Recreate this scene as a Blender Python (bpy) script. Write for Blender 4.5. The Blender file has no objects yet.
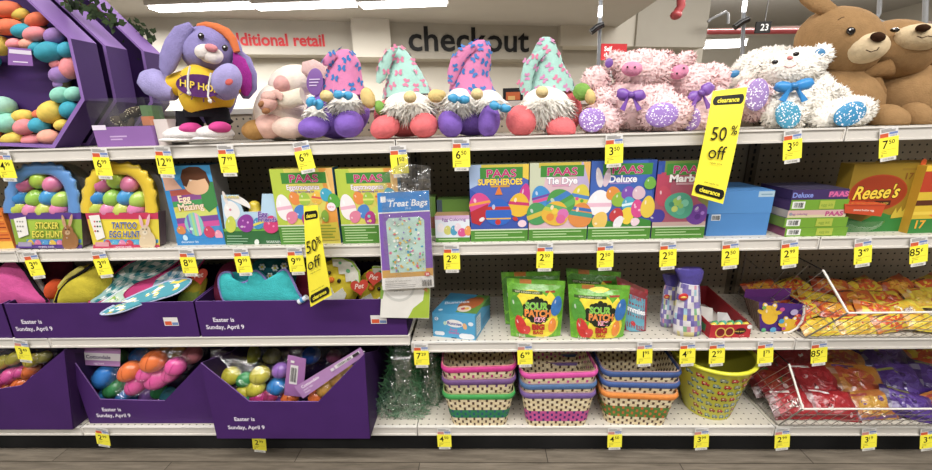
import bpy, bmesh, math, random
from mathutils import Vector, Matrix, noise
random.seed(7)
R = math.radians
scene = bpy.context.scene
COL = scene.collection

# ------------------------------------------------------------------ camera model
F, PIT, YAW, ROL = 390.0, 0.284861, -0.036782, -0.028027
CAM = Vector((0.230998, -1.113762, 1.178319))
cp, sp, cy_, sy_ = math.cos(PIT), math.sin(PIT), math.cos(YAW), math.sin(YAW)
_f = Vector((sy_*cp, cy_*cp, -sp)); _r0 = Vector((cy_, -sy_, 0)); _u0 = _r0.cross(_f)
_r = _r0*math.cos(ROL) + _u0*math.sin(ROL); _u = -_r0*math.sin(ROL) + _u0*math.cos(ROL)
def ray(u, v): return _f*F + _r*(u-466) + _u*(235-v)
def at(u, v, Y):
    d = ray(u, v); return CAM + d*((Y-CAM.y)/d.y)
def atz(u, v, z):
    d = ray(u, v); return CAM + d*((z-CAM.z)/d.z)
def atx(u, v, x):
    d = ray(u, v); return CAM + d*((x-CAM.x)/d.x)
def proj(p):
    d = Vector(p)-CAM; w = d.dot(_f); return 466+F*d.dot(_r)/w, 235-F*d.dot(_u)/w
def Xat(u, Y, Z):
    k = (u-466)/F; n = _r - _f*k            # n.d = 0
    return CAM.x - (n.y*(Y-CAM.y)+n.z*(Z-CAM.z))/n.x
def Zat(v, X, Y):
    k = (235-v)/F; n = _u - _f*k
    return CAM.z - (n.x*(X-CAM.x)+n.y*(Y-CAM.y))/n.z

# ------------------------------------------------------------------ colours
def lin(h):
    if not isinstance(h, str): return h
    h = h.lstrip('#'); h = ''.join(c*2 for c in h) if len(h) == 3 else h; o = []
    for i in (0, 2, 4):
        c = int(h[i:i+2], 16)/255
        o.append(c/12.92 if c <= .04045 else ((c+.055)/1.055)**2.4)
    y = .3*o[0]+.55*o[1]+.15*o[2]
    return tuple(max(0, y+(x-y)*.93)*.93 for x in o)
def mixc(a, b, t):
    a, b = lin(a), lin(b); return tuple(x*(1-t)+y*t for x, y in zip(a, b))
def jit(c, k=.08):
    c = lin(c); s = 1+random.uniform(-k, k); return tuple(min(1, max(0, x*s)) for x in c)

# ------------------------------------------------------------------ materials (all procedural)
def newmat(name):
    m = bpy.data.materials.new(name); m.use_nodes = True
    nt = m.node_tree; return m, nt, nt.nodes['Principled BSDF']
def N(nt, t, **kw):
    n = nt.nodes.new(t)
    for k, v in kw.items(): setattr(n, k, v)
    return n
def vmat(name, rough=.5, spec=.4, metal=0, bump=0, bscale=60, mottle=0, mscale=30, sheen=0, coat=0, glitter=0, trans=0, crinkle=0):
    m, nt, b = newmat(name); L = nt.links
    a = N(nt, 'ShaderNodeAttribute'); a.attribute_name = 'Col'
    col = a.outputs['Color']
    tc = N(nt, 'ShaderNodeTexCoord')
    if mottle:
        nz = N(nt, 'ShaderNodeTexNoise'); nz.inputs['Scale'].default_value = mscale; nz.inputs['Detail'].default_value = 3
        L.new(tc.outputs['Object'], nz.inputs['Vector'])
        mr = N(nt, 'ShaderNodeMapRange'); mr.inputs[1].default_value = .3; mr.inputs[2].default_value = .7
        mr.inputs[3].default_value = 1-mottle; mr.inputs[4].default_value = 1+mottle*.6
        L.new(nz.outputs['Fac'], mr.inputs[0])
        hs = N(nt, 'ShaderNodeHueSaturation'); L.new(mr.outputs[0], hs.inputs['Value']); L.new(col, hs.inputs['Color'])
        col = hs.outputs['Color']
    if glitter:
        vo = N(nt, 'ShaderNodeTexVoronoi'); vo.inputs['Scale'].default_value = 330
        L.new(tc.outputs['Object'], vo.inputs['Vector'])
        sx = N(nt, 'ShaderNodeSeparateColor'); L.new(vo.outputs['Color'], sx.inputs[0])
        gt = N(nt, 'ShaderNodeMath', operation='GREATER_THAN'); gt.inputs[1].default_value = 1-glitter
        L.new(sx.outputs[0], gt.inputs[0])
        mx = N(nt, 'ShaderNodeMix', data_type='RGBA'); L.new(gt.outputs[0], mx.inputs[0]); L.new(col, mx.inputs[6])
        mx.inputs[7].default_value = (1, .97, 1, 1); col = mx.outputs[2]
    L.new(col, b.inputs['Base Color'])
    b.inputs['Roughness'].default_value = rough; b.inputs['Specular IOR Level'].default_value = spec; b.inputs['Metallic'].default_value = metal
    if sheen:
        b.inputs['Sheen Weight'].default_value = sheen; b.inputs['Sheen Roughness'].default_value = .5
        L.new(col, b.inputs['Sheen Tint'])
    if coat: b.inputs['Coat Weight'].default_value = coat; b.inputs['Coat Roughness'].default_value = .08
    if bump:
        nz = N(nt, 'ShaderNodeTexNoise'); nz.inputs['Scale'].default_value = bscale; nz.inputs['Detail'].default_value = 4
        L.new(tc.outputs['Object'], nz.inputs['Vector'])
        bp = N(nt, 'ShaderNodeBump'); bp.inputs['Strength'].default_value = bump; bp.inputs['Distance'].default_value = .01
        L.new(nz.outputs['Fac'], bp.inputs['Height']); L.new(bp.outputs[0], b.inputs['Normal'])
    if trans: b.inputs['Transmission Weight'].default_value = trans
    return m
M = {}
M['paper'] = vmat('printed_card', .5, .35, mottle=.04, mscale=12)
M['card'] = vmat('cardboard', .6, .3, mottle=.10, mscale=9)
M['gloss'] = vmat('gloss_print', .3, .5, coat=.25, mottle=.05, mscale=20)
M['plastic'] = vmat('plastic', .25, .5)
M['egg'] = vmat('glossy_egg', .22, .5, coat=.3)
M['matteegg'] = vmat('painted_egg', .7, .3, mottle=.12, mscale=90)
M['plush'] = vmat('plush_pile', .95, .12, bump=.35, bscale=260, mottle=.12, mscale=45, sheen=.35)
M['fur'] = vmat('long_fur', .95, .1, sheen=.2)
M['fabric'] = vmat('woven_fabric', .85, .2, bump=.2, bscale=220, mottle=.06)
M['satin'] = vmat('satin_ribbon', .35, .5, sheen=.3, mottle=.1, mscale=60)
M['glitter'] = vmat('glitter_cloth', .5, .5, glitter=.16)
M['foil'] = vmat('foil_wrapper', .28, .6, bump=.6, bscale=34, coat=.3, mottle=.14, mscale=40)
M['wicker'] = vmat('wicker_splint', .6, .3, bump=.2, bscale=150, mottle=.13, mscale=60)
M['white'] = vmat('painted_shelf_steel', .4, .4, mottle=.05, mscale=6)
M['wire'] = vmat('zinc_wire', .35, .5, metal=.6)
M['letter'] = vmat('sign_letter', .5, .3)
def film(name, tint=(1, 1, 1), gloss=.10, rough=.12, bs=30, st=.8):
    m, nt, b = newmat(name); L = nt.links; nt.nodes.remove(b)
    out = nt.nodes['Material Output']
    t = N(nt, 'ShaderNodeBsdfTransparent'); t.inputs[0].default_value = (*tint, 1)
    g = N(nt, 'ShaderNodeBsdfGlossy'); g.inputs['Roughness'].default_value = rough; g.inputs[0].default_value = (1, 1, 1, 1)
    tc = N(nt, 'ShaderNodeTexCoord'); nz = N(nt, 'ShaderNodeTexNoise'); nz.inputs['Scale'].default_value = bs; nz.inputs['Detail'].default_value = 3
    L.new(tc.outputs['Object'], nz.inputs['Vector'])
    bp = N(nt, 'ShaderNodeBump'); bp.inputs['Strength'].default_value = st; bp.inputs['Distance'].default_value = .02
    L.new(nz.outputs['Fac'], bp.inputs['Height']); L.new(bp.outputs[0], g.inputs['Normal'])
    mr = N(nt, 'ShaderNodeMapRange'); mr.inputs[1].default_value = .4; mr.inputs[2].default_value = .7
    mr.inputs[3].default_value = gloss*.5; mr.inputs[4].default_value = gloss*2.2
    L.new(nz.outputs['Fac'], mr.inputs[0])
    mx = N(nt, 'ShaderNodeMixShader'); L.new(mr.outputs[0], mx.inputs[0]); L.new(t.outputs[0], mx.inputs[1]); L.new(g.outputs[0], mx.inputs[2])
    L.new(mx.outputs[0], out.inputs[0]); return m
M['film'] = film('clear_film', gloss=.07); M['glossfilm'] = film('crinkled_film', gloss=.2, bs=45, st=1)
M['acetate'] = film('clear_acetate', gloss=.12, rough=.08, bs=8, st=.3)

def holes(name, base, axes, pitch=.0254, rad=.003, dark='#17130d', rough=.6, off=(0, 0)):
    """enamelled steel / hardboard with a square grid of punched holes"""
    m, nt, b = newmat(name); L = nt.links
    tc = N(nt, 'ShaderNodeTexCoord'); sx = N(nt, 'ShaderNodeSeparateXYZ'); L.new(tc.outputs['Object'], sx.inputs[0])
    q = []
    for a, o in zip(axes, off):
        ad = N(nt, 'ShaderNodeMath', operation='ADD'); ad.inputs[1].default_value = 10*pitch+o; L.new(sx.outputs[a], ad.inputs[0])
        dv = N(nt, 'ShaderNodeMath', operation='DIVIDE'); dv.inputs[1].default_value = pitch; L.new(ad.outputs[0], dv.inputs[0])
        fr = N(nt, 'ShaderNodeMath', operation='FRACT'); L.new(dv.outputs[0], fr.inputs[0])
        sb = N(nt, 'ShaderNodeMath', operation='SUBTRACT'); sb.inputs[1].default_value = .5; L.new(fr.outputs[0], sb.inputs[0])
        pw = N(nt, 'ShaderNodeMath', operation='MULTIPLY'); L.new(sb.outputs[0], pw.inputs[0]); L.new(sb.outputs[0], pw.inputs[1]); q.append(pw)
    s = N(nt, 'ShaderNodeMath', operation='ADD'); L.new(q[0].outputs[0], s.inputs[0]); L.new(q[1].outputs[0], s.inputs[1])
    lt = N(nt, 'ShaderNodeMath', operation='LESS_THAN'); lt.inputs[1].default_value = (rad/pitch)**2; L.new(s.outputs[0], lt.inputs[0])
    nz = N(nt, 'ShaderNodeTexNoise'); nz.inputs['Scale'].default_value = 5; L.new(tc.outputs['Object'], nz.inputs['Vector'])
    cr = N(nt, 'ShaderNodeMix', data_type='RGBA'); L.new(nz.outputs['Fac'], cr.inputs[0])
    cr.inputs[6].default_value = (*mixc(base, '#000000', .12), 1); cr.inputs[7].default_value = (*mixc(base, '#ffffff', .06), 1)
    mx = N(nt, 'ShaderNodeMix', data_type='RGBA'); L.new(lt.outputs[0], mx.inputs[0]); L.new(cr.outputs[2], mx.inputs[6]); mx.inputs[7].default_value = (*lin(dark), 1)
    L.new(mx.outputs[2], b.inputs['Base Color']); b.inputs['Roughness'].default_value = rough
    return m
M['peg'] = holes('pegboard', '#9a8c74', ('X', 'Z'), rad=.0036)
M['deck'] = holes('punched_shelf_deck', '#d2cbbb', ('X', 'Y'), pitch=.0254, rad=.0028, rough=.45, dark='#4a4438')
def plain(name, c, rough=.6, em=0, nscale=3, var=.05):
    m, nt, b = newmat(name); L = nt.links
    tc = N(nt, 'ShaderNodeTexCoord'); nz = N(nt, 'ShaderNodeTexNoise'); nz.inputs['Scale'].default_value = nscale; nz.inputs['Detail'].default_value = 4
    L.new(tc.outputs['Object'], nz.inputs['Vector'])
    cr = N(nt, 'ShaderNodeMix', data_type='RGBA'); L.new(nz.outputs['Fac'], cr.inputs[0])
    cr.inputs[6].default_value = (*mixc(c, '#000000', var), 1); cr.inputs[7].default_value = (*mixc(c, '#ffffff', var), 1)
    L.new(cr.outputs[2], b.inputs['Base Color']); b.inputs['Roughness'].default_value = rough
    if c == '#030303': b.inputs['Specular IOR Level'].default_value = 0
    if em:
        b.inputs['Emission Color'].default_value = (1, .97, .98, 1); b.inputs['Emission Strength'].default_value = em
    return m
M['wall'] = plain('painted_wall', '#c9c3b4', .8)
M['fascia'] = plain('painted_fascia', '#aaa496', .8)
M['fascia2'] = plain('retail_fascia', '#b9b3a6', .8)
M['ceil'] = plain('ceiling_paint', '#b9b5ad', .9)
M['black'] = plain('black_kickplate', '#030303', .95)
M['tube'] = plain('tube_and_glint_glow', '#ffffff', .5, em=9)
M['redpipe'] = plain('red_pipe_paint', '#a3262c', .4)
M['steel'] = plain('grey_steel', '#8d8f91', .4)
def floor_mat():
    m, nt, b = newmat('vinyl_plank_floor'); L = nt.links
    tc = N(nt, 'ShaderNodeTexCoord')
    br = N(nt, 'ShaderNodeTexBrick'); br.inputs['Scale'].default_value = 1
    br.inputs['Brick Width'].default_value = .92; br.inputs['Row Height'].default_value = .15; br.inputs['Mortar Size'].default_value = .0018
    br.inputs['Color1'].default_value = (*lin('#83796a'), 1); br.inputs['Color2'].default_value = (*lin('#6f6557'), 1); br.inputs['Mortar'].default_value = (*lin('#4c443a'), 1)
    L.new(tc.outputs['Object'], br.inputs['Vector'])
    mp = N(nt, 'ShaderNodeMapping'); mp.inputs['Scale'].default_value = (2.5, 26, 1); L.new(tc.outputs['Object'], mp.inputs[0])
    nz = N(nt, 'ShaderNodeTexNoise'); nz.inputs['Scale'].default_value = 2.2; nz.inputs['Detail'].default_value = 6; nz.inputs['Roughness'].default_value = .7
    L.new(mp.outputs[0], nz.inputs['Vector'])
    mr = N(nt, 'ShaderNodeMapRange'); mr.inputs[1].default_value = .3; mr.inputs[2].default_value = .7; mr.inputs[3].default_value = .55; mr.inputs[4].default_value = 1.3
    L.new(nz.outputs['Fac'], mr.inputs[0])
    hs = N(nt, 'ShaderNodeHueSaturation'); L.new(mr.outputs[0], hs.inputs['Value']); L.new(br.outputs['Color'], hs.inputs['Color'])
    L.new(hs.outputs['Color'], b.inputs['Base Color']); b.inputs['Roughness'].default_value = .45; b.inputs['Specular IOR Level'].default_value = .3
    return m
M['floor'] = floor_mat()

# ------------------------------------------------------------------ mesh builder with a colour per face
_tcache = {}
def text_geo(s, bold=0.0):
    bold = round(bold*.55, 4)
    k = (s, bold)
    if k not in _tcache:
        cu = bpy.data.curves.new('glyphs', 'FONT'); cu.body = s; cu.align_x = 'LEFT'; cu.offset = bold; cu.resolution_u = 3; cu.fill_mode = 'FRONT'
        o = bpy.data.objects.new('glyphs', cu)
        me = bpy.data.meshes.new_from_object(o)
        vs = [tuple(v.co) for v in me.vertices]; fs = [tuple(p.vertices) for p in me.polygons]
        fl = [p.normal.z for p in me.polygons]
        fs = [f if n >= 0 else f[::-1] for f, n in zip(fs, fl)]
        bpy.data.objects.remove(o); bpy.data.curves.remove(cu); bpy.data.meshes.remove(me)
        xs = [v[0] for v in vs] or [0]
        _tcache[k] = (vs, fs, min(xs), max(xs))
    return _tcache[k]

SOFT = ('plush', 'fur', 'foil', 'fabric', 'film', 'glitter', 'satin', 'egg')
class MB:
    def __init__(s): s.v = []; s.f = []; s.c = []; s.sm = []; s.nn = {}
    def add(s, vs, fs, col, smooth=False):
        b = len(s.v); s.v += [tuple(p) for p in vs]; c = lin(col) if not isinstance(col, list) else None
        for i, f in enumerate(fs):
            s.f.append(tuple(b+k for k in f)); s.c.append(c if c is not None else lin(col[i])); s.sm.append(smooth)
    def box(s, lo, hi, col, mat=None, bev=0):
        x0, y0, z0 = lo; x1, y1, z1 = hi
        vs = [Vector(p) for p in ((x0,y0,z0),(x1,y0,z0),(x1,y1,z0),(x0,y1,z0),(x0,y0,z1),(x1,y0,z1),(x1,y1,z1),(x0,y1,z1))]
        if mat: vs = [mat @ p for p in vs]
        s.add(vs, [(0,1,5,4),(1,2,6,5),(2,3,7,6),(3,0,4,7),(4,5,6,7),(3,2,1,0)], col)
    def hexa(s, p8, col):                                     # bottom 4 then top 4, both counter-clockwise from above starting front-left
        s.add(p8, [(0,1,5,4),(1,2,6,5),(2,3,7,6),(3,0,4,7),(4,5,6,7),(3,2,1,0)], col)
    def prism(s, pts, d, col, side=None):                     # pts: front outline (ccw seen from the front), d: extrusion vector
        n = len(pts); a = [Vector(p) for p in pts]; b = [p+Vector(d) for p in a]
        fs = [tuple(range(n)), tuple(range(2*n-1, n-1, -1))] + [((i+1) % n, i, n+i, n+(i+1) % n) for i in range(n)]
        s.add(a+b, fs, [col, side or col]+[side or col]*n)
    def grid(s, P, col, smooth=True, closed_u=False):          # P[j][i]
        h, w = len(P), len(P[0]); vs = [p for r in P for p in r]; fs = []; cs = []
        for j in range(h-1):
            for i in range(w if closed_u else w-1):
                k = (i+1) % w
                fs.append((j*w+i, j*w+k, (j+1)*w+k, (j+1)*w+i))
                if callable(col): cs.append(col(i/(w-1 if not closed_u else w), j/(h-1)))
        s.add(vs, fs, cs if callable(col) else col, smooth)
    def ell(s, c, ax, ay, az, col, nu=22, nv=13, egg=0, lump=0, seed=0, flat=0):
        """ellipsoid; c centre, ax/ay/az half-axis vectors; col may be f(lon, lat, unit) """
        c, ax, ay, az = Vector(c), Vector(ax), Vector(ay), Vector(az)
        vs = []; un = []
        for j in range(nv+1):
            t = math.pi*j/nv
            for i in range(nu):
                p = 2*math.pi*i/nu
                x, y, z = math.sin(t)*math.cos(p), math.sin(t)*math.sin(p), -math.cos(t)
                k = 1-egg*z*.5 if egg else 1
                if lump: k *= 1+lump*noise.noise(Vector((x*1.6+seed, y*1.6, z*1.6)))
                vs.append(c+ax*(x*k)+ay*(y*k)+az*(z*(1 if egg else k))); un.append((x, y, z))
        fs = []; cs = []
        for j in range(nv):
            for i in range(nu):
                k = (i+1) % nu
                if j == 0: f = (i, nu+k, nu+i)
                elif j == nv-1: f = (j*nu+i, j*nu+k, (j+1)*nu+i)
                else: f = (j*nu+i, j*nu+k, (j+1)*nu+k, (j+1)*nu+i)
                fs.append(f)
                if callable(col):
                    m = Vector((0, 0, 0))
                    for q in f: m += Vector(un[q])
                    cs.append(lin(col(m/len(f))))
        # collapse poles
        if nv: pass
        s.add(vs, fs, cs if callable(col) else col, True)
    def tube(s, pts, r, col, n=8, cap=True, smooth=True):
        pts = [Vector(p) for p in pts]; rs = r if isinstance(r, (list, tuple)) else [r]*len(pts); P = []
        t0 = (pts[1]-pts[0]).normalized(); a = t0.orthogonal().normalized()
        for i, p in enumerate(pts):
            t = (pts[min(i+1, len(pts)-1)]-pts[max(i-1, 0)]).normalized()
            a = (a-t*a.dot(t)).normalized(); b = t.cross(a)
            P.append([p+(a*math.cos(q*2*math.pi/n)+b*math.sin(q*2*math.pi/n))*rs[i] for q in range(n)])
        s.grid(P, col, smooth, True)
        if cap:
            s.add(P[0], [tuple(range(n-1, -1, -1))], col if not callable(col) else col(0, 0)); s.add(P[-1], [tuple(range(n))], col if not callable(col) else col(0, 1))
    def build(s, name, mat, parent=None, loc=None, rot=None, rel=False):
        if not rel and loc is None and mat in SOFT and s.v:       # soft things rest on the shelf under them
            zm = max(v[2] for v in s.v); xm = sum(v[0] for v in s.v)/len(s.v); lv = [1.133, .825, .5185 if xm < 0 else .4905, .1565]
            L = next((q for q in lv if zm > q+.008), None)
            if L is not None and min(v[2] for v in s.v) > L-.12:
                s.v = [(x, y if not (z < 1.21 and y > .331) else .331, L+.0012 if (z < L+.0012 and y > .003) else z) for x, y, z in s.v]
        me = bpy.data.meshes.new(name); me.from_pydata(s.v, [], s.f); me.update()
        ca = me.color_attributes.new('Col', 'FLOAT_COLOR', 'CORNER')
        buf = []
        for p, c in zip(me.polygons, s.c): buf += [c[0], c[1], c[2], 1.0]*p.loop_total
        ca.data.foreach_set('color', buf); me.polygons.foreach_set('use_smooth', s.sm)
        if s.nn:                                                 # tufts take the shading of the body they grow from
            cn = [tuple(v.vector) for v in me.corner_normals]
            for i, nv in s.nn.items():
                for l in me.polygons[i].loop_indices: cn[l] = nv
            me.normals_split_custom_set(cn)
        me.materials.append(M[mat] if isinstance(mat, str) else mat)
        o = bpy.data.objects.new(name, me); COL.objects.link(o)
        if parent is not None:
            o.parent = parent
            if not rel: o.matrix_parent_inverse = parent.matrix_basis.inverted()
        if loc is not None: o.location = loc
        if rot is not None: o.rotation_euler = rot
        if parent is None and loc is None:                      # world-space mesh: put the origin at the base centre
            me_v = me.vertices
            xs = [v.co.x for v in me_v]; ys = [v.co.y for v in me_v]; zs = [v.co.z for v in me_v]
            c = Vector(((min(xs)+max(xs))/2, (min(ys)+max(ys))/2, min(zs)))
            if mat not in ('peg', 'deck', 'floor'):
                me.transform(Matrix.Translation(-c)); o.location = c
        return o

def tag(o, label, cat=None, group=None, kind=None):
    o['label'] = label
    if cat: o['category'] = cat
    if group: o['group'] = group
    if kind: o['kind'] = kind
    return o
def empty(name, loc, label, cat, group=None, rot=None):
    o = bpy.data.objects.new(name, None); o.empty_display_size = .05; COL.objects.link(o); o.location = loc
    if rot: o.rotation_euler = rot
    return tag(o, label, cat, group)
def struct(o): o['kind'] = 'structure'; return o

# ------------------------------------------------------------------ printed faces
class Art:
    """draws flat print onto a face: fn(s, t, d) -> 3D, s to the right, t up, both 0..1, d = lift in metres"""
    def __init__(a, mb, fn, W, H, lift=.00006, sub=1): a.mb, a.fn, a.W, a.H, a.l, a.n, a.sub = mb, fn, W, H, lift, 0, sub
    def _d(a): a.n += 1; return a.l*a.n
    def rect(a, s0, t0, s1, t1, col, k=None):
        d = a._d(); k = k or a.sub
        P = [[a.fn(s0+(s1-s0)*i/k, t0+(t1-t0)*j/k, d) for i in range(k+1)] for j in range(k+1)]
        a.mb.grid(P, col, False)
    def poly(a, pts, col):
        d = a._d(); a.mb.add([a.fn(s, t, d) for s, t in pts], [tuple(range(len(pts)))], col)
    def ell(a, s, t, rs, rt, col, rot=0, n=20, rings=None):
        """rs, rt are fractions of the width"""
        d = a._d(); q = R(rot); rings = rings or (3 if a.sub > 1 else 1); vs = [a.fn(s, t, d)]; fs = []; cs = []
        for r in range(1, rings+1):
            for i in range(n):
                p = 2*math.pi*i/n; x, y = rs*r/rings*math.cos(p), rt*r/rings*math.sin(p)
                x, y = x*math.cos(q)-y*math.sin(q), x*math.sin(q)+y*math.cos(q)
                vs.append(a.fn(s+x, t+y*a.W/a.H, d))
        for i in range(n): fs.append((0, 1+i, 1+(i+1) % n))
        for r in range(1, rings):
            for i in range(n):
                k = (i+1) % n; fs.append((1+(r-1)*n+i, 1+r*n+i, 1+r*n+k, 1+(r-1)*n+k))
        a.mb.add(vs, fs, col)
    def egg(a, s, t, w, h, col, rot=0, bands=(), spots=None):
        d = a._d(); q = R(rot); n = 24
        def P(x, y): return s+x*math.cos(q)-y*math.sin(q), t+(x*math.sin(q)+y*math.cos(q))*a.W/a.H
        out = []
        for i in range(n):
            p = 2*math.pi*i/n; y = math.sin(p); out.append((w*math.cos(p)*(1-.16*y), h*y))
        vs = [a.fn(*P(0, 0), d)]+[a.fn(*P(*o), d) for o in out]
        a.mb.add(vs, [(0, 1+i, 1+(i+1) % n) for i in range(n)], col)
        for (y0, y1, c) in bands:
            d = a._d(); pts = []
            for y in (y0, (y0+y1)/2, y1): pts.append((w*math.sqrt(max(0, 1-y*y))*(1-.16*y), h*y))
            for y in (y1, (y0+y1)/2, y0): pts.append((-w*math.sqrt(max(0, 1-y*y))*(1-.16*y), h*y))
            a.mb.add([a.fn(*P(*o), d) for o in pts], [tuple(range(6))], c)
        for (x, y, r, c) in (spots or ()):
            d = a._d(); k = 10
            a.mb.add([a.fn(*P(x*w+r*w*math.cos(2*math.pi*i/k), y*h+r*w*math.sin(2*math.pi*i/k)), d) for i in range(k)], [tuple(range(k))], c)
        h2 = a._d()
        a.mb.add([a.fn(*P(-w*.38+w*.13*math.cos(2*math.pi*i/8), h*.4+h*.2*math.sin(2*math.pi*i/8)), h2) for i in range(8)], [tuple(range(8))], mixc(col if not isinstance(col, list) else col[0], '#ffffff', .45))
    def text(a, st, s, t, h, col, al='c', bold=0, sx=1, rot=0, shear=0, outline=None, ow=.03):
        """h: cap height as a fraction of the height; the text is centred vertically on t"""
        def put(b, c):
            vs, fs, x0, x1 = text_geo(st, b); k = h*a.H/.72; d = a._d(); q = R(rot)
            w = (x1-x0)*k*sx; ox = {'c': -w/2, 'l': 0, 'r': -w}[al]; P = []
            for x, y, z in vs:
                X = ox+(x-x0)*k*sx+shear*(y-.36)*k; Yy = (y-.36)*k
                X, Yy = X*math.cos(q)-Yy*math.sin(q), X*math.sin(q)+Yy*math.cos(q)
                P.append(a.fn(s+X/a.W, t+Yy/a.H, d))
            a.mb.add(P, fs, c)
        if outline: put(bold+ow, outline)
        put(bold, col)
    def bars(a, s0, t0, s1, t1, n=14, col='#222222'):
        x = s0; r = random.Random(3)
        for i in range(n):
            w = (s1-s0)/n*r.uniform(.25, .75); a.rect(x, t0, x+w, t1, col, 1); x += (s1-s0)/n
    def lines(a, s0, s1, t, n, dt, h, col, seed=1):
        r = random.Random(seed)
        for i in range(n): a.rect(s0, t-i*dt-h/2, s0+(s1-s0)*r.uniform(.6, 1), t-i*dt+h/2, col, 1)

def carton(name, label, cat, u0, u1, vtop, Y, z, thick, base, art, yaw=0, lean=0, group=None, mat='paper', side=None, top=None, zoff=0, parent=None):
    """an upright printed carton standing on z; u0,u1: its bottom front corners in the photo, vtop its top"""
    X0, X1 = Xat(u0, Y, z), Xat(u1, Y, z); W = (X1-X0)/math.cos(R(yaw)); um = (u0+u1)/2
    H = (Zat(vtop, (X0+X1)/2, Y)-z)/math.cos(R(lean))
    mb = MB(); mb.box((-W/2, 0, 0), (W/2, thick, H), base)
    mb.c[0] = lin(base)
    if side: mb.c[1] = mb.c[3] = lin(side)
    if top: mb.c[4] = lin(top)
    a = Art(mb, lambda s, t, d: (-W/2+s*W, -d, t*H), W, H)
    if art: art(a)
    o = mb.build(name, mat, loc=Vector(((X0+X1)/2, Y, z+zoff)), rot=(-R(lean), 0, R(yaw)))
    return tag(o, label, cat, group)

# ------------------------------------------------------------------ soft-toy helpers: sizes given as the toy appears, depth Y in metres
def axes(u, v, Y, ru, rv, ry, rot=0):
    c = at(u, v, Y); q = R(rot)
    a = at(u+ru*math.cos(q), v-ru*math.sin(q), Y)-c
    b = at(u-rv*math.sin(q), v-rv*math.cos(q), Y)-c
    s = (at(u+1, v, Y)-c).length
    return c, a, Vector((0, ry*s, 0)), b, s
def blob(mb, u, v, Y, ru, rv, ry, col, rot=0, egg=0, lump=.05, nu=24, nv=15, pitch=0):
    c, a, d, b, s = axes(u, v, Y, ru, rv, ry, rot)
    if pitch:
        q = R(pitch); bl = b.length; dl = d.length
        b, d = b*math.cos(q)+Vector((0, bl*math.sin(q), 0)), d*math.cos(q)-b*(dl/bl)*math.sin(q)
    mb.ell(c, a, d, b, col, nu, nv, egg, lump, seed=u*.37+v*.11)
    return c, a, d, b, s
def fur(mb, E, n, length, col, down=.25, jk=.1, width=.3, out=.75):
    """tufts over the ellipsoid E=(c,a,d,b,s); length in apparent pixels"""
    c, a, d, b, s = E
    for _ in range(n):
        while True:
            p = Vector((random.gauss(0, 1), random.gauss(0, 1), random.gauss(0, 1))).normalized()
            if p.y < .45: break
        pos = c+a*p.x+d*p.y+b*p.z
        nrm = (a.normalized()*p.x/a.length+d.normalized()*p.y/d.length+b.normalized()*p.z/b.length).normalized()
        t = nrm.orthogonal(); t.rotate(Matrix.Rotation(random.uniform(0, 6.28), 3, nrm))
        L = length*s*random.uniform(.6, 1.25); w = L*width
        tip = pos+(nrm*out+t*.55+Vector((0, 0, -down))).normalized()*L
        sd = nrm.cross(tip-pos)
        if sd.length < 1e-7: continue
        sd.normalize(); root = pos-nrm*L*.25
        mb.nn[len(mb.f)] = tuple((nrm+Vector((random.uniform(-.25, .25), -.35, .3+random.uniform(-.2, .2)))).normalized())
        if sd.cross(tip-root).dot(nrm) < 0: sd = -sd
        mb.add([root-sd*w, root+sd*w, tip], [(0, 1, 2)], jit(col, jk), True)
def loft(mb, path, Y, col, dr=.8, n=20, wob=0):
    """soft cone/sleeve along a path of (u, v, half-width) in the picture plane at depth Y (or per-point Y as 4th value)"""
    P = []; fr = []
    for i, q in enumerate(path):
        u, v, r = q[:3]; y = q[3] if len(q) > 3 else Y
        a = path[max(i-1, 0)]; b = path[min(i+1, len(path)-1)]
        tu, tv = b[0]-a[0], b[1]-a[1]; l = math.hypot(tu, tv) or 1; nu_, nv_ = -tv/l, tu/l
        c = at(u, v, y); ax = at(u+nu_*r, v+nv_*r, y)-c; s = (at(u+1, v, y)-c).length
        dy = Vector((0, r*dr*s, 0)); row = []
        for k in range(n):
            p = 2*math.pi*k/n; w = 1+wob*noise.noise(Vector((math.cos(p)*1.5+u*.1, math.sin(p)*1.5, v*.08)))
            row.append(c+(ax*math.cos(p)+dy*math.sin(p))*w)
        P.append(row); fr.append((c, ax, dy))
    mb.grid(P, col, True, True)
    mb.add(P[0], [tuple(range(n))], col if not callable(col) else col(0, 0)); mb.add(P[-1], [tuple(range(n))], col if not callable(col) else col(0, 1))
    return P
def stick_loft(mb, P, count, size, cols, lift=.0012, seed=0):
    """scatter small butterfly motifs over a lofted surface"""
    rnd = random.Random(seed); h, n = len(P), len(P[0]); done = []
    for _ in range(count*12):
        if len(done) >= count: break
        j = rnd.uniform(.2, h-1.2); k = rnd.uniform(0, n); j0 = int(j); k0 = int(k) % n; fj = j-j0; fk = k-int(k)
        A, B = P[j0][k0], P[j0][(k0+1) % n]; C, D = P[j0+1][k0], P[j0+1][(k0+1) % n]
        p = (A*(1-fk)+B*fk)*(1-fj)+(C*(1-fk)+D*fk)*fj
        if any((p-q).length < size*2.3 for q in done): continue
        tx = (B-A); ty = (C-A)
        if tx.length < 1e-6 or ty.length < 1e-6: continue
        tx.normalize(); nr = tx.cross(ty)
        if nr.length < 1e-6: continue
        nr.normalize(); ty = nr.cross(tx); cen = sum(P[j0], Vector())/n
        if nr.dot(p-cen) < 0: nr = -nr
        if nr.y > .35: continue
        done.append(p); q = rnd.uniform(0, 6.28); e1 = tx*math.cos(q)+ty*math.sin(q); e2 = nr.cross(e1)
        for sg in (-1, 1):
            pts = [p+nr*lift+(e1*sg*x+e2*y)*size for x, y in ((.08, -.15), (.55, -.75), (1.0, -.35), (.75, .1), (.95, .7), (.4, .75), (.08, .2))]
            mb.add(pts, [tuple(range(7))], cols[len(done) % len(cols)])
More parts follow.
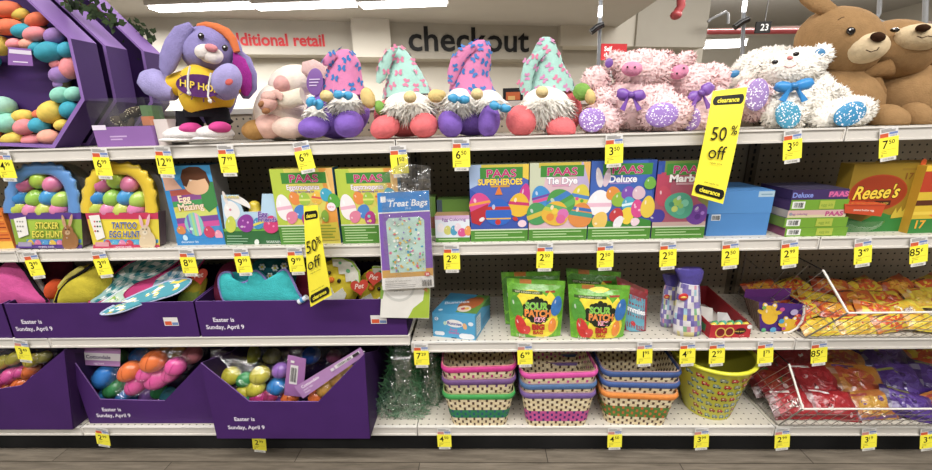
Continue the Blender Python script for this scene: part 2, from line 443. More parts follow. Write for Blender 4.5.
# ================================================================== the setting
ZT, Z2, Z3L, Z3R, Z4 = 1.133, .825, .5175, .490, .155
DEP = .345; BAY = 1.2192
mb = MB(); mb.box((-9, -4, -.05), (14, 16, 0), '#777777'); struct(mb.build('floor', 'floor'))
ZL = at(200, 7, 4.2).z + .06; ZC = 4.3
mb = MB(); mb.box((-9, -4, ZC), (14, 16, ZC+.08), '#aaaaaa'); struct(mb.build('ceiling', M['ceil']))
YW = 5.5
# the checkout wall stands at an angle to the gondola
_P0 = at(388, 54, YW)
def _same(a):
    n = Vector((math.sin(a), -math.cos(a), 0)); f = lambda u, v: CAM+ray(u, v)*(n.dot(_P0-CAM)/n.dot(ray(u, v)))
    return f(562, 57).z-f(150, 54).z
_lo, _hi = -.6, .6
for _ in range(50):
    _m = (_lo+_hi)/2
    if (_same(_m) > 0) == (_same(_hi) > 0): _hi = _m
    else: _lo = _m
ANG = _lo
def atb(u, v, off=0):
    n = Vector((math.sin(ANG), -math.cos(ANG), 0)); P = _P0-n*off
    d = ray(u, v); return CAM+d*(n.dot(P-CAM)/n.dot(d))
BM = Matrix.Rotation(ANG, 4, 'Z')
def bbox(mb, u0, v0, u1, v1, off, d, col='#bbbbbb'):
    i = BM.inverted(); q = [i @ atb(u, v, off) for u, v in ((u0, v0), (u1, v0), (u0, v1), (u1, v1))]
    mb.box((min(q[0].x, q[2].x), q[0].y, (q[2].z+q[3].z)/2), (max(q[1].x, q[3].x), q[0].y+d, (q[0].z+q[1].z)/2), col, BM)
def pxbox(mb, u0, v0, u1, v1, Y, d, col):
    a, b = at(u0, v1, Y), at(u1, v1, Y); c, e = at(u0, v0, Y), at(u1, v0, Y)
    mb.box((min(a.x, c.x), Y, (a.z+b.z)/2), (max(b.x, e.x), Y+d, (c.z+e.z)/2), col)
xr = at(704, 40, YW).x
_i = BM.inverted(); _a, _b = _i @ atb(-300, 54, .45), _i @ atb(703, 50, .45)
mb = MB(); mb.box((_a.x, _a.y, 0), (_b.x, _a.y+.1, ZC), '#c9c3b4', BM); struct(mb.build('wall_back', M['wall']))
mb = MB(); mb.box((-9.1, -4, 0), (-9, 16, ZC), '#c9c3b4'); struct(mb.build('wall_left', M['wall']))
mb = MB(); mb.box((14, -4, 0), (14.1, 16, ZC), '#c9c3b4'); struct(mb.build('wall_right', M['wall']))
mb = MB(); mb.box((xr-.5, 15.5, 0), (14, 15.6, ZC), '#b9b5ac'); struct(mb.build('wall_far', M['wall']))
def fas(name, u0, v0, u1, v1, off, mat, d=.4):
    m = MB(); bbox(m, u0, v0, u1, v1, off, d); return struct(m.build(name, mat))
fas('wall_fascia_retail', 60, 12, 356, 54, .1, M['fascia2'])
fas('wall_pier_white', 354, 16, 389, 57, -.15, M['wall'], .65)
fas('wall_fascia_checkout', 388, 4, 562, 59, .05, M['fascia'])
fas('wall_pier_cream', 562, 3, 642, 46, -.05, M['wall'])
fas('wall_pier_grey', 640, -6, 705, 47, -.1, M['fascia'])
fas('trim_fascia_top', 60, 9, 356, 12.5, .0, M['wall'], .1)
def wall_text(name, label, s, u0, u1, v0, v1, off, col, bold, cat='sign'):
    vs, fs, x0, x1 = text_geo(s, bold); i = BM.inverted(); a = i @ atb(u0, v1, off); b = i @ atb(u1, v1, off); c = i @ atb((u0+u1)/2, v0, off); d = i @ atb((u0+u1)/2, v1, off)
    kx = (b.x-a.x)/(x1-x0); kz = (c.z-d.z)/.73; m = MB()
    o = empty(name, atb((u0+u1)/2, v1, off), label, cat)
    cuts = [text_geo(s[:k+1].rstrip() or ' ', bold)[3] for k in range(len(s))]
    for k, ch in enumerate(s):
        if ch == ' ': continue
        lo = cuts[k-1]+.005 if k else -9
        sel = [f for f in fs if lo-.03 < sum(vs[q][0] for q in f)/len(f) <= cuts[k]+.005 and (k == 0 or min(vs[q][0] for q in f) > cuts[k-1]-.04)]
        ids = sorted({q for f in sel for q in f}); mp = {q: i for i, q in enumerate(ids)}; m = MB()
        m.add([BM @ Vector((a.x+(vs[q][0]-x0)*kx, a.y, d.z+vs[q][1]*kz)) for q in ids], [tuple(mp[q] for q in f) for f in sel], col)
        if sel: m.build('letter', 'letter', o)
    return o
wall_text('wall_lettering', 'red lettering reading additional retail high on the back wall', 'additional retail', 225, 325, 33, 45.5, .09, '#d0242e', .05)
wall_text('wall_lettering', 'big black lettering reading checkout on the beige fascia', 'checkout', 409, 529, 26, 51, .03, '#0a0a0a', .03)

mb = MB(); mb.box((-8.9, 2.6, ZL), (at(640, 10, 5.5).x, 6.6, ZL+.08), '#aaaaaa'); struct(mb.build('ceiling_soffit', M['ceil']))
# fluorescent strip lights on the ceiling beyond the gondola
def strip(u0, v0, u1, v1, Y, label):
    a, b = at(u0, v0, Y), at(u1, v1, Y); z = ZL-.03
    o = empty('ceiling_light', ((a.x+b.x)/2, Y, z), label, 'light', 'fluorescent ceiling lights')
    m = MB(); m.box((a.x-.03, Y-.12, z-.02), (b.x+.03, Y+.12, ZL), '#d0ccc8'); m.build('housing', 'white', o)
    m = MB(); m.box((a.x, Y-.09, z-.05), (b.x, Y+.09, z-.021), '#ffffff'); m.build('diffuser', M['tube'], o)
strip(154, 7, 251, 7, 4.2, 'fluorescent ceiling light above the left end of the retail wall')
strip(256, 4, 355, 4, 4.3, 'fluorescent ceiling light above the red retail lettering')
strip(361, 1, 446, 1, 4.4, 'fluorescent ceiling light above the checkout fascia')
o = empty('ceiling_light', (at(722, 43, 9).x, 9, at(722, 43, 9).z), 'far fluorescent light seen past the grey pier, right of the pigs', 'light', 'fluorescent ceiling lights')
m = MB(); pxbox(m, 703, 41, 746, 46, 9, .3, '#ffffff'); m.build('diffuser', M['tube'], o)
m = MB(); pxbox(m, 701, 39, 748, 41, 9, .35, '#bbbbbb'); m.build('housing', 'white', o)

# beams, pipes and signs past the pier
m = MB(); pxbox(m, 704, 24, 1000, 30, 8, .25, '#9c9890'); struct(m.build('trim_beam', M['ceil']))
p0, p1 = at(704, 32, 7.9), at(960, 30, 7.9); m = MB(); m.tube([p0, p1], .05, '#8f1f26', 12)
tag(m.build('sprinkler_pipe', M['redpipe']), 'long red sprinkler pipe under the ceiling beam at right', 'pipe')
m = MB(); m.tube([at(676, 16, 4.9), at(678, 11, 4.9), at(681, 6, 4.9), at(681, -12, 4.9)], .055, '#a3262c', 12)
m.ell(at(676, 15, 4.9), (.075, 0, 0), (0, .075, 0), (0, 0, .06), '#a3262c', 14, 8)
tag(m.build('sprinkler_pipe', M['redpipe']), 'short red pipe elbow in front of the grey pier', 'pipe')
m = MB(); m.tube([at(708, 22, 6.5), at(711, 19, 6.5), at(726, 12, 6.5), at(728, 14, 6.5), at(728, 24, 6.5)], .025, '#8a8780', 8)
tag(m.build('conduit_pipe', M['steel']), 'bent grey conduit above the red pipe beside the pier', 'pipe')
m = MB(); m.tube([at(879, 14, 6.5), at(876, 20, 6.5), at(890, 26, 6.5)], .03, '#8a8780', 8); m.tube([at(879, 14, 6.5), at(880, -4, 6.5)], .03, '#8a8780', 8)
tag(m.build('conduit_pipe', M['steel']), 'grey conduit drop above the two brown plush bears', 'pipe')
m = MB(); m.tube([at(925, 26, 6.2), at(926, -8, 6.2)], .035, '#9b9b98', 8)
tag(m.build('conduit_pipe', M['steel']), 'upright grey conduit at the far right, above the second brown bear', 'pipe')
o = empty('aisle_sign', at(763, 33, 6), 'small black aisle sign reading 23 under the ceiling beam', 'sign')
m = MB(); pxbox(m, 757, 21.5, 770, 33, 6, .03, '#1b1a19')
A_ = at(757, 33, 6); B_ = at(770, 33, 6); T_ = at(757, 21.5, 6)
Art(m, lambda s, t, d: Vector((A_.x+s*(B_.x-A_.x), 6-d*8, A_.z+t*(T_.z-A_.z))), B_.x-A_.x, T_.z-A_.z).text('23', .5, .5, .58, '#f2f2ef', bold=.02)
m.build('sign_panel', 'letter', o)
m = MB(); m.tube([(A_.x+.1, 6.01, T_.z), (A_.x+.1, 6.01, ZC)], .008, '#777777', 6); m.build('hanger_rod', 'wire', o)
o = empty('checkout_sign', (atb(613, 52, -1.2).x, atb(613, 52, -1.2).y, 0), 'red self checkout sign on a post behind the pink pigs', 'sign')
A_, B_, T_ = atb(601, 60, -1.2), atb(626, 60, -1.2), atb(601, 43.5, -1.2); ex_ = Vector((B_.x-A_.x, B_.y-A_.y, 0)); nb_ = ex_.cross(Vector((0, 0, 1))).normalized()
m = MB(); fn = lambda s, t, d: A_+ex_*s+Vector((0, 0, (T_.z-A_.z)*t))+nb_*d*20
m.prism([fn(0, 0, 0), fn(1, 0, 0), fn(1, 1, 0), fn(0, 1, 0)], -nb_*.03, '#c5262e')
ar = Art(m, fn, ex_.length, T_.z-A_.z); ar.text('Self', .10, .70, .28, '#ffffff', 'l', .05); ar.text('checkout', .10, .34, .26, '#ffffff', 'l', .05, sx=.9)
m.build('sign_panel', 'letter', o)
q_ = A_+ex_*.5-nb_*.05; m = MB(); m.tube([(q_.x, q_.y, 0), (q_.x, q_.y, A_.z+.1)], .025, '#888888', 8); m.build('post', 'wire', o)
o = empty('register_screen', (at(512, 103, 3).x, 3.05, .0), 'small dark register screen with an orange picture, glimpsed between the gnomes', 'screen')
m = MB(); pxbox(m, 503, 88, 523, 104, 3, .05, '#17171a'); pxbox(m, 506, 92, 520, 100, 2.995, .004, '#c9622f'); pxbox(m, 508, 96, 515, 100, 2.993, .004, '#e2b36a'); m.build('screen', 'plastic', o)
q = at(512, 104, 3.02); m = MB(); m.box((q.x-.3, 3.0, 0), (q.x+.3, 3.5, q.z-.05), '#9a948a'); m.build('counter', 'card', o)

# ------------------------------------------------------------------ the gondola: backs, uprights, shelves, kickplate
ZTOP = at(240, 113, DEP).z
for k, nm in ((-2, 'far left'), (-1, 'left'), (0, 'middle'), (1, 'right')):
    x0, x1 = k*BAY+.0185, (k+1)*BAY-.0185
    o = empty('gondola_pegboard', ((x0+x1)/2, DEP+.02, 0), f'brown pegboard back panel of the {nm} shelving bay', 'back panel', 'pegboard back panels')
    m = MB(); m.box((x0, DEP, .12), (x1, DEP+.03, ZTOP), '#85765f'); m.build('pegboard', 'peg', o)
    m = MB(); m.box((x0, DEP-.008, ZTOP-.004), (x1, DEP+.04, ZTOP+.014), '#b3afa6'); m.build('top_rail', 'white', o)
for k, nm in ((-1, 'left end of the left bay'), (0, 'joint behind the hanging treat bags'), (1, 'joint behind the blue boxes'), (2, 'right end of the right bay')):
    x = k*BAY
    o = empty('gondola_upright', (x, DEP+.01, 0), f'slotted steel upright at the {nm}', 'upright', 'slotted uprights')
    m = MB(); m.box((x-.018, DEP-.006, 0), (x+.018, DEP+.04, ZTOP), '#6e6352')
    m.build('post', 'white', o)
    m = MB(); z = .2
    while z < ZTOP-.04:
        m.box((x-.0035, DEP-.0075, z), (x+.0035, DEP-.0055, z+.016), '#0c0a08'); z += .0254
    m.build('slot_row', 'letter', o)
zs = {'top': [ZT]*4, 'second': [Z2]*4, 'third': [Z3L, Z3L, Z3R, Z3R], 'base': [Z4]*4}
for lv, zz in zs.items():
    for i, nm in enumerate(('far left', 'left', 'middle', 'right')):
        k = i-2; x0, x1 = k*BAY+.0015, (k+1)*BAY-.0015; z = zz[i]
        o = empty('gondola_shelf', ((x0+x1)/2, 0, z-.035), f'cream metal {lv} shelf of the {nm} bay with a price channel along its front', 'shelf', 'gondola shelves')
        m = MB(); m.box((x0, .006, z-.012), (x1, DEP-.008, z), '#d9d2c3'); m.build('deck', 'deck', o)
        m = MB(); c = '#d4cfc6'
        m.box((x0, .003, z-.035), (x1, .009, z), c); m.box((x0, -.001, z-.004), (x1, .0092, z+.0006), '#e4e0d8'); m.box((x0, -.001, z-.0354), (x1, .0092, z-.030), '#dad5cc')
        m.box((x0, -.0012, z-.0352), (x0+.003, .02, z+.0004), '#dfdad1'); m.box((x1-.003, -.0012, z-.0352), (x1, .02, z+.0004), '#dfdad1')
        m.build('price_channel', 'white', o)
m = MB(); m.box((-2*BAY, .062, 0), (2*BAY, .08, .118), '#0b0a09'); struct(m.build('trim_kickplate', M['black']))

# ------------------------------------------------------------------ lights
def area(x, y, z, sx, sy, e, col=(1, .965, .935), rx=0):
    l = bpy.data.lights.new('ceiling_and_fill_light', 'AREA'); l.shape = 'RECTANGLE'; l.size = sx; l.size_y = sy; l.energy = e; l.color = col
    o = bpy.data.objects.new('ceiling_and_fill_light', l); COL.objects.link(o); o.location = (x, y, z); o.rotation_euler = (rx, 0, 0); return o
area(.2, -1.5, 3.3, 7, .35, 205, rx=R(0))
area(.2, -3.1, 3.3, 7, .35, 170)
area(-.5, 1.9, 3.3, 9, .35, 110)
area(-2, 4.0, ZL-.15, 9, .35, 330)
area(7, 8.5, ZC-.1, 9, .6, 700); area(6, 3.5, ZC-.1, 6, .6, 420); area(-1, 4.6, ZL-.7, 8, .3, 110)
w = bpy.data.worlds.new('store_ambient'); scene.world = w; w.use_nodes = True
w.node_tree.nodes['Background'].inputs[0].default_value = (1, .96, .92, 1); w.node_tree.nodes['Background'].inputs[1].default_value = .27
scene.view_settings.view_transform = 'Standard'; scene.view_settings.look = 'None'; scene.view_settings.exposure = 0; scene.view_settings.gamma = 1

area(7, 9, 3.0, 9, 3, 260, (1, .97, .95), math.pi); area(3.5, 3, 3.6, 5, 1, 60, (1, .97, .95), math.pi)  # unseen upward-facing fill lights, added to brighten the ceiling
cd = bpy.data.cameras.new('camera'); co = bpy.data.objects.new('camera', cd); COL.objects.link(co); scene.camera = co
cd.sensor_width = 36; cd.lens = F/932*36; cd.clip_start = .02; cd.clip_end = 100
co.matrix_world = Matrix((( _r.x, _u.x, -_f.x, CAM.x), (_r.y, _u.y, -_f.y, CAM.y), (_r.z, _u.z, -_f.z, CAM.z), (0, 0, 0, 1)))
# ================================================================== top shelf
# ---- stacked purple wreath boxes (octagonal, seen from their right)
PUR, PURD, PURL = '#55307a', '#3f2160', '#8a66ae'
def zsh(Y): return ZT
EGGC = ['#e9734a', '#e8c94f', '#ef8f93', '#2f9fb5', '#8ed3bd', '#9b78b8', '#f0a58e', '#39a9c4', '#e58a3c', '#a9dcc6']
def wreath_box(Y0, depth, edge, label):
    # outline as it shows on the plane of its front: a deep tray with cut corners
    o = empty('wreath_box', (at(0, 100, Y0).x, Y0, ZT), label, 'box', 'purple wreath boxes')
    OUT = [(-150, 138), (-150, -40), (-125, -72), (-90, -84), (-50, -76), (70, 36), (84, 98), (54, 146)]
    px = [at(u, v, .015) for u, v in OUT]; zmin = min(p.z for p in px)
    dx = at(edge[0], edge[1], Y0).x-px[5].x
    pts = [Vector((p.x+dx, Y0, p.z-zmin+ZT+.001)) for p in px]
    c = Vector((sum(p.x for p in pts)/8, Y0, sum(p.z for p in pts)/8))
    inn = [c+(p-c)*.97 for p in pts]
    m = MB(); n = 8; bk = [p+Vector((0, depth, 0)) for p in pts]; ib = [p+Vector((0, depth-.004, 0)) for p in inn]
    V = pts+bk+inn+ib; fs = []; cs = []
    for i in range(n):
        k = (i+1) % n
        fs += [(i, n+i, n+k, k), (2*n+i, 2*n+k, 3*n+k, 3*n+i), (i, k, 2*n+k, 2*n+i)]; cs += [PURL if i in (2, 3, 4) else PURD, PURD, PURL]  # upper faces coloured lighter as if lit, the remaining sides darker
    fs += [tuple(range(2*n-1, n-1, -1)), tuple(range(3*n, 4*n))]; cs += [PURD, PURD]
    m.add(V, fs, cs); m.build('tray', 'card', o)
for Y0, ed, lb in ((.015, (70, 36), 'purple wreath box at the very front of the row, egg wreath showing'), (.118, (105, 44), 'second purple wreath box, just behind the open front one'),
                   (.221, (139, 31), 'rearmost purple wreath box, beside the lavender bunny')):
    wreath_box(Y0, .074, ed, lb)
# ---- the egg wreath in the front box
o = empty('egg_wreath', at(0, 132, .05), 'wreath of speckled pastel eggs inside the front purple box', 'wreath')
m = MB(); ctr = at(6, 78, .06); m.tube([at(6+58*math.cos(t), 78+62*math.sin(t), .065) for t in [2*math.pi*i/24 for i in range(25)]], .018, '#5a4a34', 8); m.build('twig_ring', 'card', o)
WE = [(8,10,16,11,3,10),(20,14,11,8,-10,1),(37,20,13,9,25,0),(8,27,18,10,5,0),(23,31,12,9,0,3),(35,34,13,9,10,2),(55,36,11,10,30,5),(50,52,15,13,15,3),(37,48,9,8,40,3),(67,50,9,10,0,7),(70,68,10,14,10,2),
      (61,75,11,11,-20,5),(61,95,10,10,0,4),(74,94,9,9,0,4),(70,110,10,11,20,3),(52,112,13,14,-10,1),(40,125,11,10,0,7),(25,127,11,10,5,2),(23,116,12,8,0,1),(7,123,14,12,0,4),(14,139,14,9,8,1),(32,140,11,8,0,2),(49,137,12,9,-15,6),
      (62,125,8,7,0,1),(2,107,13,13,20,9),(1,46,10,12,0,1),(40,114,8,6,0,0),(28,44,9,7,0,6),(15,44,9,7,0,2),(57,64,7,7,0,2),(60,84,7,6,0,5),(-6,18,11,10,0,5),(-8,136,11,9,0,0),(-10,115,10,10,0,2),(-12,60,11,11,0,3)]
WE += [(10-u, v+3, ru, rv, -rot, ci+3) for (u, v, ru, rv, rot, ci) in WE if u > 36]
for (u, v, ru, rv, rot, ci) in WE:
    m = MB(); blob(m, u, v, .045+random.uniform(0, .015), ru*.83, rv*.83, min(ru, rv)*.8, jit(EGGC[ci % 10], .06), rot, egg=.12, lump=.02, nu=20, nv=12)
    m.build('egg', 'matteegg', o)
m = MB(); P = [at(8, 47, .028), at(8, 65, .028), at(33, 66, .028), at(31, 49, .028)]
m.prism([P[1], P[2], P[3], P[0]], (0, .001, 0), '#8a5da6')
m.add([at(9, 49, .0275), at(9, 53, .0275), at(31.5, 55, .0275), at(31, 51, .0275)], [(0, 1, 2, 3)], '#d9cfe0'); m.add([at(13, 61, .0275), at(13, 62, .0275), at(28, 63, .0275), at(28, 62, .0275)], [(0, 1, 2, 3)], '#e6dcee')
m.build('hang_tag', 'paper', o)
# ---- leafy wreath bulging out between the rear boxes
for (lst, lb) in (([(62,-2),(70,4),(78,2),(86,8),(93,4),(100,12),(108,16),(112,22)], 'dark leafy sprigs over the second purple box'), ([(128,30),(134,34),(140,26),(146,32),(150,40),(138,44),(131,50),(128,60)], 'dark leafy sprigs behind the rearmost purple box')):
    m = MB(); rr = random.Random(5)
    for (u, v) in lst:
        for q in range(9):
            c = at(u+rr.uniform(-7, 7), v+rr.uniform(-6, 6), .105 if lst[0][0] < 100 else .30); a = rr.uniform(0, 6.28); L = rr.uniform(.018, .032)
            d = Vector((math.cos(a), rr.uniform(-.6, .3), math.sin(a)))*L; w = d.cross(Vector((0, 1, .3))).normalized()*L*.3
            m.add([c, c+d*.5+w, c+d, c+d*.5-w], [(0, 1, 2, 3)], jit('#2c3b22' if q % 3 else '#3d4f2c', .3))
    m.tube([at(u, v, .11 if lst[0][0] < 100 else .31) for u, v in lst], .004, '#3a2c1c', 6)
    tag(m.build('leafy_wreath', 'fabric'), lb, 'greenery', kind='stuff')

# ---- clear bow box
X0, X1 = Xat(98, .02, ZT), Xat(156, .02, ZT); XB = Xat(170, .02, ZT)
o = empty('bow_box', ((X0+X1)/2, .02, ZT), 'clear acetate box with lilac base holding a dark dotted bow', 'box')
H = Zat(99, X0, .02)-ZT; d = .1
m = MB(); m.box((X0, .02, ZT), (X1, .02+d, ZT+H*.42), '#8d62a6'); m.box((X0-.0005, .0195, ZT+H*.36), (X0+.04, .0199, ZT+H*.46), '#e2d8ea')
for q, w_ in ((.2, .05), (.14, .035)): m.box((X0+.045, .0195, ZT+H*q), (X0+.045+w_, .0199, ZT+H*(q+.03)), '#c4a6d2')
m.build('base_tray', 'paper', o)
m = MB(); m.box((X0, .02, ZT+H*.42), (X1, .02+d, ZT+H), '#ffffff'); m.build('lid', 'acetate', o)
m = MB()
cx = Xat(128, .06, ZT+H*.6); zc = ZT+H*.62
for sg in (-1, 1):
    m.ell((cx+sg*.022, .06, zc+.012*sg), (.024, 0, .008*sg), (0, .022, 0), (0, 0, .015), '#4b4033', 14, 9, lump=.15)
    m.ell((cx+sg*.012, .05, zc-.022), (.008, 0, -.004*sg), (0, .006, 0), (.012*sg, 0, .022), '#4b4033', 12, 8)
m.ell((cx, .045, zc), (.01, 0, 0), (0, .01, 0), (0, 0, .011), '#3e352a', 12, 8)
rr = random.Random(2)
for _ in range(46):
    sg = rr.choice((-1, 1)); a, b_ = rr.uniform(-1, 1), rr.uniform(-.8, .8); y = .06-.024*math.sqrt(max(0, 1-a*a-b_*b_))
    p = (cx+sg*.022+a*.024, y, zc+.012*sg+a*.008*sg+b_*.015); m.ell(p, (.0014, 0, 0), (0, .0014, 0), (0, 0, .0014), '#d8cfae', 6, 4)
m.build('bow', 'fabric', o)
m = MB(); xr_ = X1-.045; m.box((xr_, .05, ZT+H*.43), (xr_+.035, .09, ZT+H*.85), '#5a7a4e'); m.box((xr_, .045, ZT+H*.43), (xr_+.036, .049, ZT+H*.62), '#c8794e'); m.build('insert_card', 'paper', o)
m = MB(); x1 = XB; m.box((X1+.002, .03, ZT), (x1, .1, ZT+H*.55), '#d3c7c2'); m.build('end_flap', 'paper', o)

# ---- lavender hip hop bunny
def bow(m, u, v, Y, w, h, col, rot=0, tails=True, knot=.22):
    for sg in (-1, 1):
        q = R(rot); uu, vv = u+sg*w*.5*math.cos(q), v-sg*w*.5*math.sin(q)
        blob(m, uu, vv, Y, w*.5, h*.5, w*.25, col, rot+sg*12, lump=.22, nu=18, nv=10)
        if tails:
            q = [at(u+sg*1, v, Y-.006), at(u+sg*w*.2, v+h*.1, Y-.012), at(u+sg*w*.72, v+h*1.15, Y-.012), at(u+sg*w*.42, v+h*1.35, Y-.012)]
            m.prism(q if sg > 0 else q[::-1], (0, .004, 0), col)
    blob(m, u, v, Y-.008, w*knot, h*.3, w*.2, mixc(col, '#000000', .15), rot, lump=.1, nu=14, nv=9)
def part(o, name, mat, fn):
    m = MB(); fn(m); return m.build(name, mat, o)
LAV, LAV2 = '#8f86bd', '#a29ace'
Yb = .11
o = empty('bunny_plush', at(197, 138, Yb), 'standing lavender bunny plush in yellow hoodie and white sneakers', 'plush toy')
def f(m):
    E = blob(m, 212, 51, Yb, 27, 26, 26, LAV, -18, lump=.03)      # head
    blob(m, 210, 92, Yb+.01, 24, 34, 22, LAV, 0)
part(o, 'body', 'plush', f)
part(o, 'ear', 'plush', lambda m: loft(m, [(191,25,4),(182,32,9),(175,44,10.5),(170,57,10.5),(167,69,8),(166,75,3)], Yb-.065, LAV, .4))
def f(m):
    loft(m, [(236,51,4),(241,61,10),(245,76,12),(247,90,10),(246,99,3)], Yb-.01, LAV, .4)
e = part(o, 'ear', 'plush', f)
m = MB(); loft(m, [(234,52,1),(239,62,7),(244,76,8),(246,90,6),(246,96,2)], Yb-.032, '#a02a8e', .25); m.build('ear_lining', 'plush', e)
def f(m):
    loft(m, [(198,26,2.5),(206,25,3.5),(216,27,4),(226,32,4.5),(233,40,4),(237,52,3)], Yb-.035, '#d4703a', .9)
part(o, 'headband', 'fabric', f)
def f(m):
    blob(m, 205, 52, Yb-.075, 10, 8, 6, '#e7ded8', -10); blob(m, 214, 56, Yb-.075, 9, 8, 6, '#e7ded8', -25); blob(m, 209, 57, Yb-.068, 10, 6, 6, '#e7ded8', -20)
mu = part(o, 'muzzle', 'plush', f)
m = MB(); blob(m, 211, 48, Yb-.092, 6.5, 4, 3, '#e08f94', -16, egg=-.3); m.build('nose', 'plush', mu)
for (u, v) in ((201, 36), (225, 48)):
    m = MB(); blob(m, u, v, Yb-.077 if u < 210 else Yb-.078, 2.8, 3.5, 2.5, '#14100f'); blob(m, u-.7, v-1, Yb-.086, .8, .8, .6, '#ffffff', nu=8, nv=6); m.build('eye', 'egg', o)
YEL = '#e3b80c'
def f(m):
    loft(m, [(210,68,14),(207,75,21),(206,86,24),(208,98,24),(209,107,21),(210,111,18)], Yb-.02, YEL, .95, 26, .05)
    loft(m, [(189,80,11),(180,84,12),(173,86,11)], Yb-.03, YEL, .9, 16); loft(m, [(222,84,11),(228,90,11),(231,95,10)], Yb-.05, YEL, .9, 16)
hd = part(o, 'hoodie', 'fabric', f)
m = MB(); Yp = Yb-.108
def hf(s, t, d): return at(172+56*s+2*(1-t), 97-26*t+7*s, Yp+.05*abs(s-.5)**2*3-d*3)
a = Art(m, hf, .14, .066, .0004)
a.ell(.47, .56, .42, .21, '#5b2c6b', 4, 28); a.text('HIP HOP', .47, .55, .28, '#f3d340', bold=.03, rot=-4)
for (s0, t0, s1, t1) in ((.1, .1, .2, .28), (.3, -.02, .34, .16), (.52, -.05, .52, .12), (.72, .0, .67, .15), (.9, .12, .8, .28), (.12, .9, .2, .78)):
    a.poly([(s0, t0), (s0+.02, t0), (s1+.012, t1), (s1, t1)], '#5b2c6b')
m.build('printed_logo', 'fabric', hd)
for (us, pts) in ((0, [(190,66),(188,76),(188,88),(189,93)]), (1, [(211,73),(209,84),(208,96),(210,101)])):
    m = MB(); m.tube([at(u, v, Yb-.13) for u, v in pts], .0024, '#e9e6dd', 8); m.ell(at(pts[-1][0], pts[-1][1], Yb-.128), (.005, 0, 0), (0, .005, 0), (0, 0, .006), '#e9e6dd', 8, 6); m.build('drawstring', 'fabric', hd)
part(o, 'arm', 'plush', lambda m: loft(m, [(176,92,9),(166,90,12),(155,83,14),(147,77,11),(143,73,4)], Yb-.04, LAV2, .8))
def f(m): blob(m, 227, 80, Yb-.085, 14, 17, 11, LAV2, -15, egg=.15); blob(m, 226, 92, Yb-.06, 12, 8, 9, LAV2)
ar_ = part(o, 'arm', 'plush', f)
m = MB(); blob(m, 229, 82, Yb-.121, 4, 3.2, 1, '#d0605a', 20); m.build('button_patch', 'plush', ar_)
def f(m):
    loft(m, [(206,104,19),(206,111,20),(206,117,19)], Yb-.02, '#17161c', .8, 24)
    loft(m, [(191,112,13),(190,122,12),(189,128,13)], Yb-.02, '#17161c', .9); loft(m, [(216,112,12),(219,122,11),(221,126,12)], Yb-.02, '#17161c', .9)
part(o, 'trousers', 'fabric', f)
for (u, v, r) in ((187, 135, -8), (216, 134, -18)):
    m = MB(); blob(m, u, v-1, Yb-.06, 17 if u < 200 else 13, 8, 22, '#e6e1df', r*.5, lump=.05); blob(m, u-2, v+4, Yb-.06, 17.5 if u < 200 else 13.5, 3.2, 24, '#f2efec', 0)
    s_ = m.build('shoe', 'plush', o); m = MB(); blob(m, u+4, v-6.5, Yb-.075, 8, 6, 13, '#d2418f', -10); m.build('shoe_cuff', 'fabric', s_)

# ---- cream lop-eared plush with brown feet, hugging a small pink bunny
Yb = .17
CRM = '#fdf3e2'
o = empty('lamb_plush', at(290, 139, Yb), 'cream plush lying back with pink ears and tan feet, hugging a tiny pink bunny', 'plush toy')
def f(m):
    blob(m, 283, 112, Yb, 27, 30, 26, CRM, -14, lump=.06); blob(m, 294, 82, Yb, 24, 17, 20, '#f0e4d6', 12, lump=.05); blob(m, 306, 120, Yb+.02, 22, 22, 20, CRM, 0)
part(o, 'body', 'plush', f)
part(o, 'arm', 'plush', lambda m: loft(m, [(303,96,9),(292,99,9),(283,100,8),(276,99,5)], Yb-.09, '#e4d9c4', .7))
def f(m): blob(m, 283, 84, Yb-.05, 9, 9, 8, '#dba5a0', 0, lump=.05)
part(o, 'muzzle', 'plush', f)
def f(m): loft(m, [(303,68,6),(311,68,9),(318,72,10),(323,80,8),(326,90,6)], Yb-.04, '#dcb9b4', .5)
part(o, 'ear', 'plush', f)
m = MB(); blob(m, 315, 82, Yb-.09, 8.5, 14, 1, '#7d559e', 0)
for q in range(3): m.box((at(309, 80+q*3, Yb-.096).x, Yb-.0945, at(309, 80+q*3, Yb-.0945).z), (at(320-q*2, 80, Yb-.0945).x, Yb-.094, at(309, 79+q*3, Yb-.0945).z), '#d9c9e6')
m.build('hang_tag', 'paper', o)
def f(m):
    blob(m, 271, 126, Yb-.06, 16, 13, 16, '#e0b4a6', 10); 
lg = part(o, 'leg', 'plush', f)
m = MB(); blob(m, 256, 130, Yb-.075, 12.5, 10.5, 13, '#a97f45', 0); m.build('foot', 'plush', lg)
def f(m): blob(m, 290, 128, Yb-.08, 17, 11, 15, '#e0c4b4', -6)
part(o, 'leg', 'plush', f)
o = empty('small_bunny_plush', at(267, 110, .07), 'tiny pink bunny plush held in the arms of the cream plush', 'plush toy')
def f(m): blob(m, 268, 104, .06, 9, 8, 7, '#d6a89c', 20); blob(m, 269, 97, .06, 8, 6, 6, '#dcb0a4', 0)
part(o, 'body', 'plush', f)
for (u, v, r) in ((262, 104, 30), (266, 111, 10)): part(o, 'paw', 'plush', lambda m: blob(m, u, v, .045, 4, 3.2, 3, '#9a6a46', r))
part(o, 'ear', 'plush', lambda m: loft(m, [(271,94,3),(276,93,4),(280,96,3.5),(281,100,1.5)], .06, '#dcb0a4', .5))

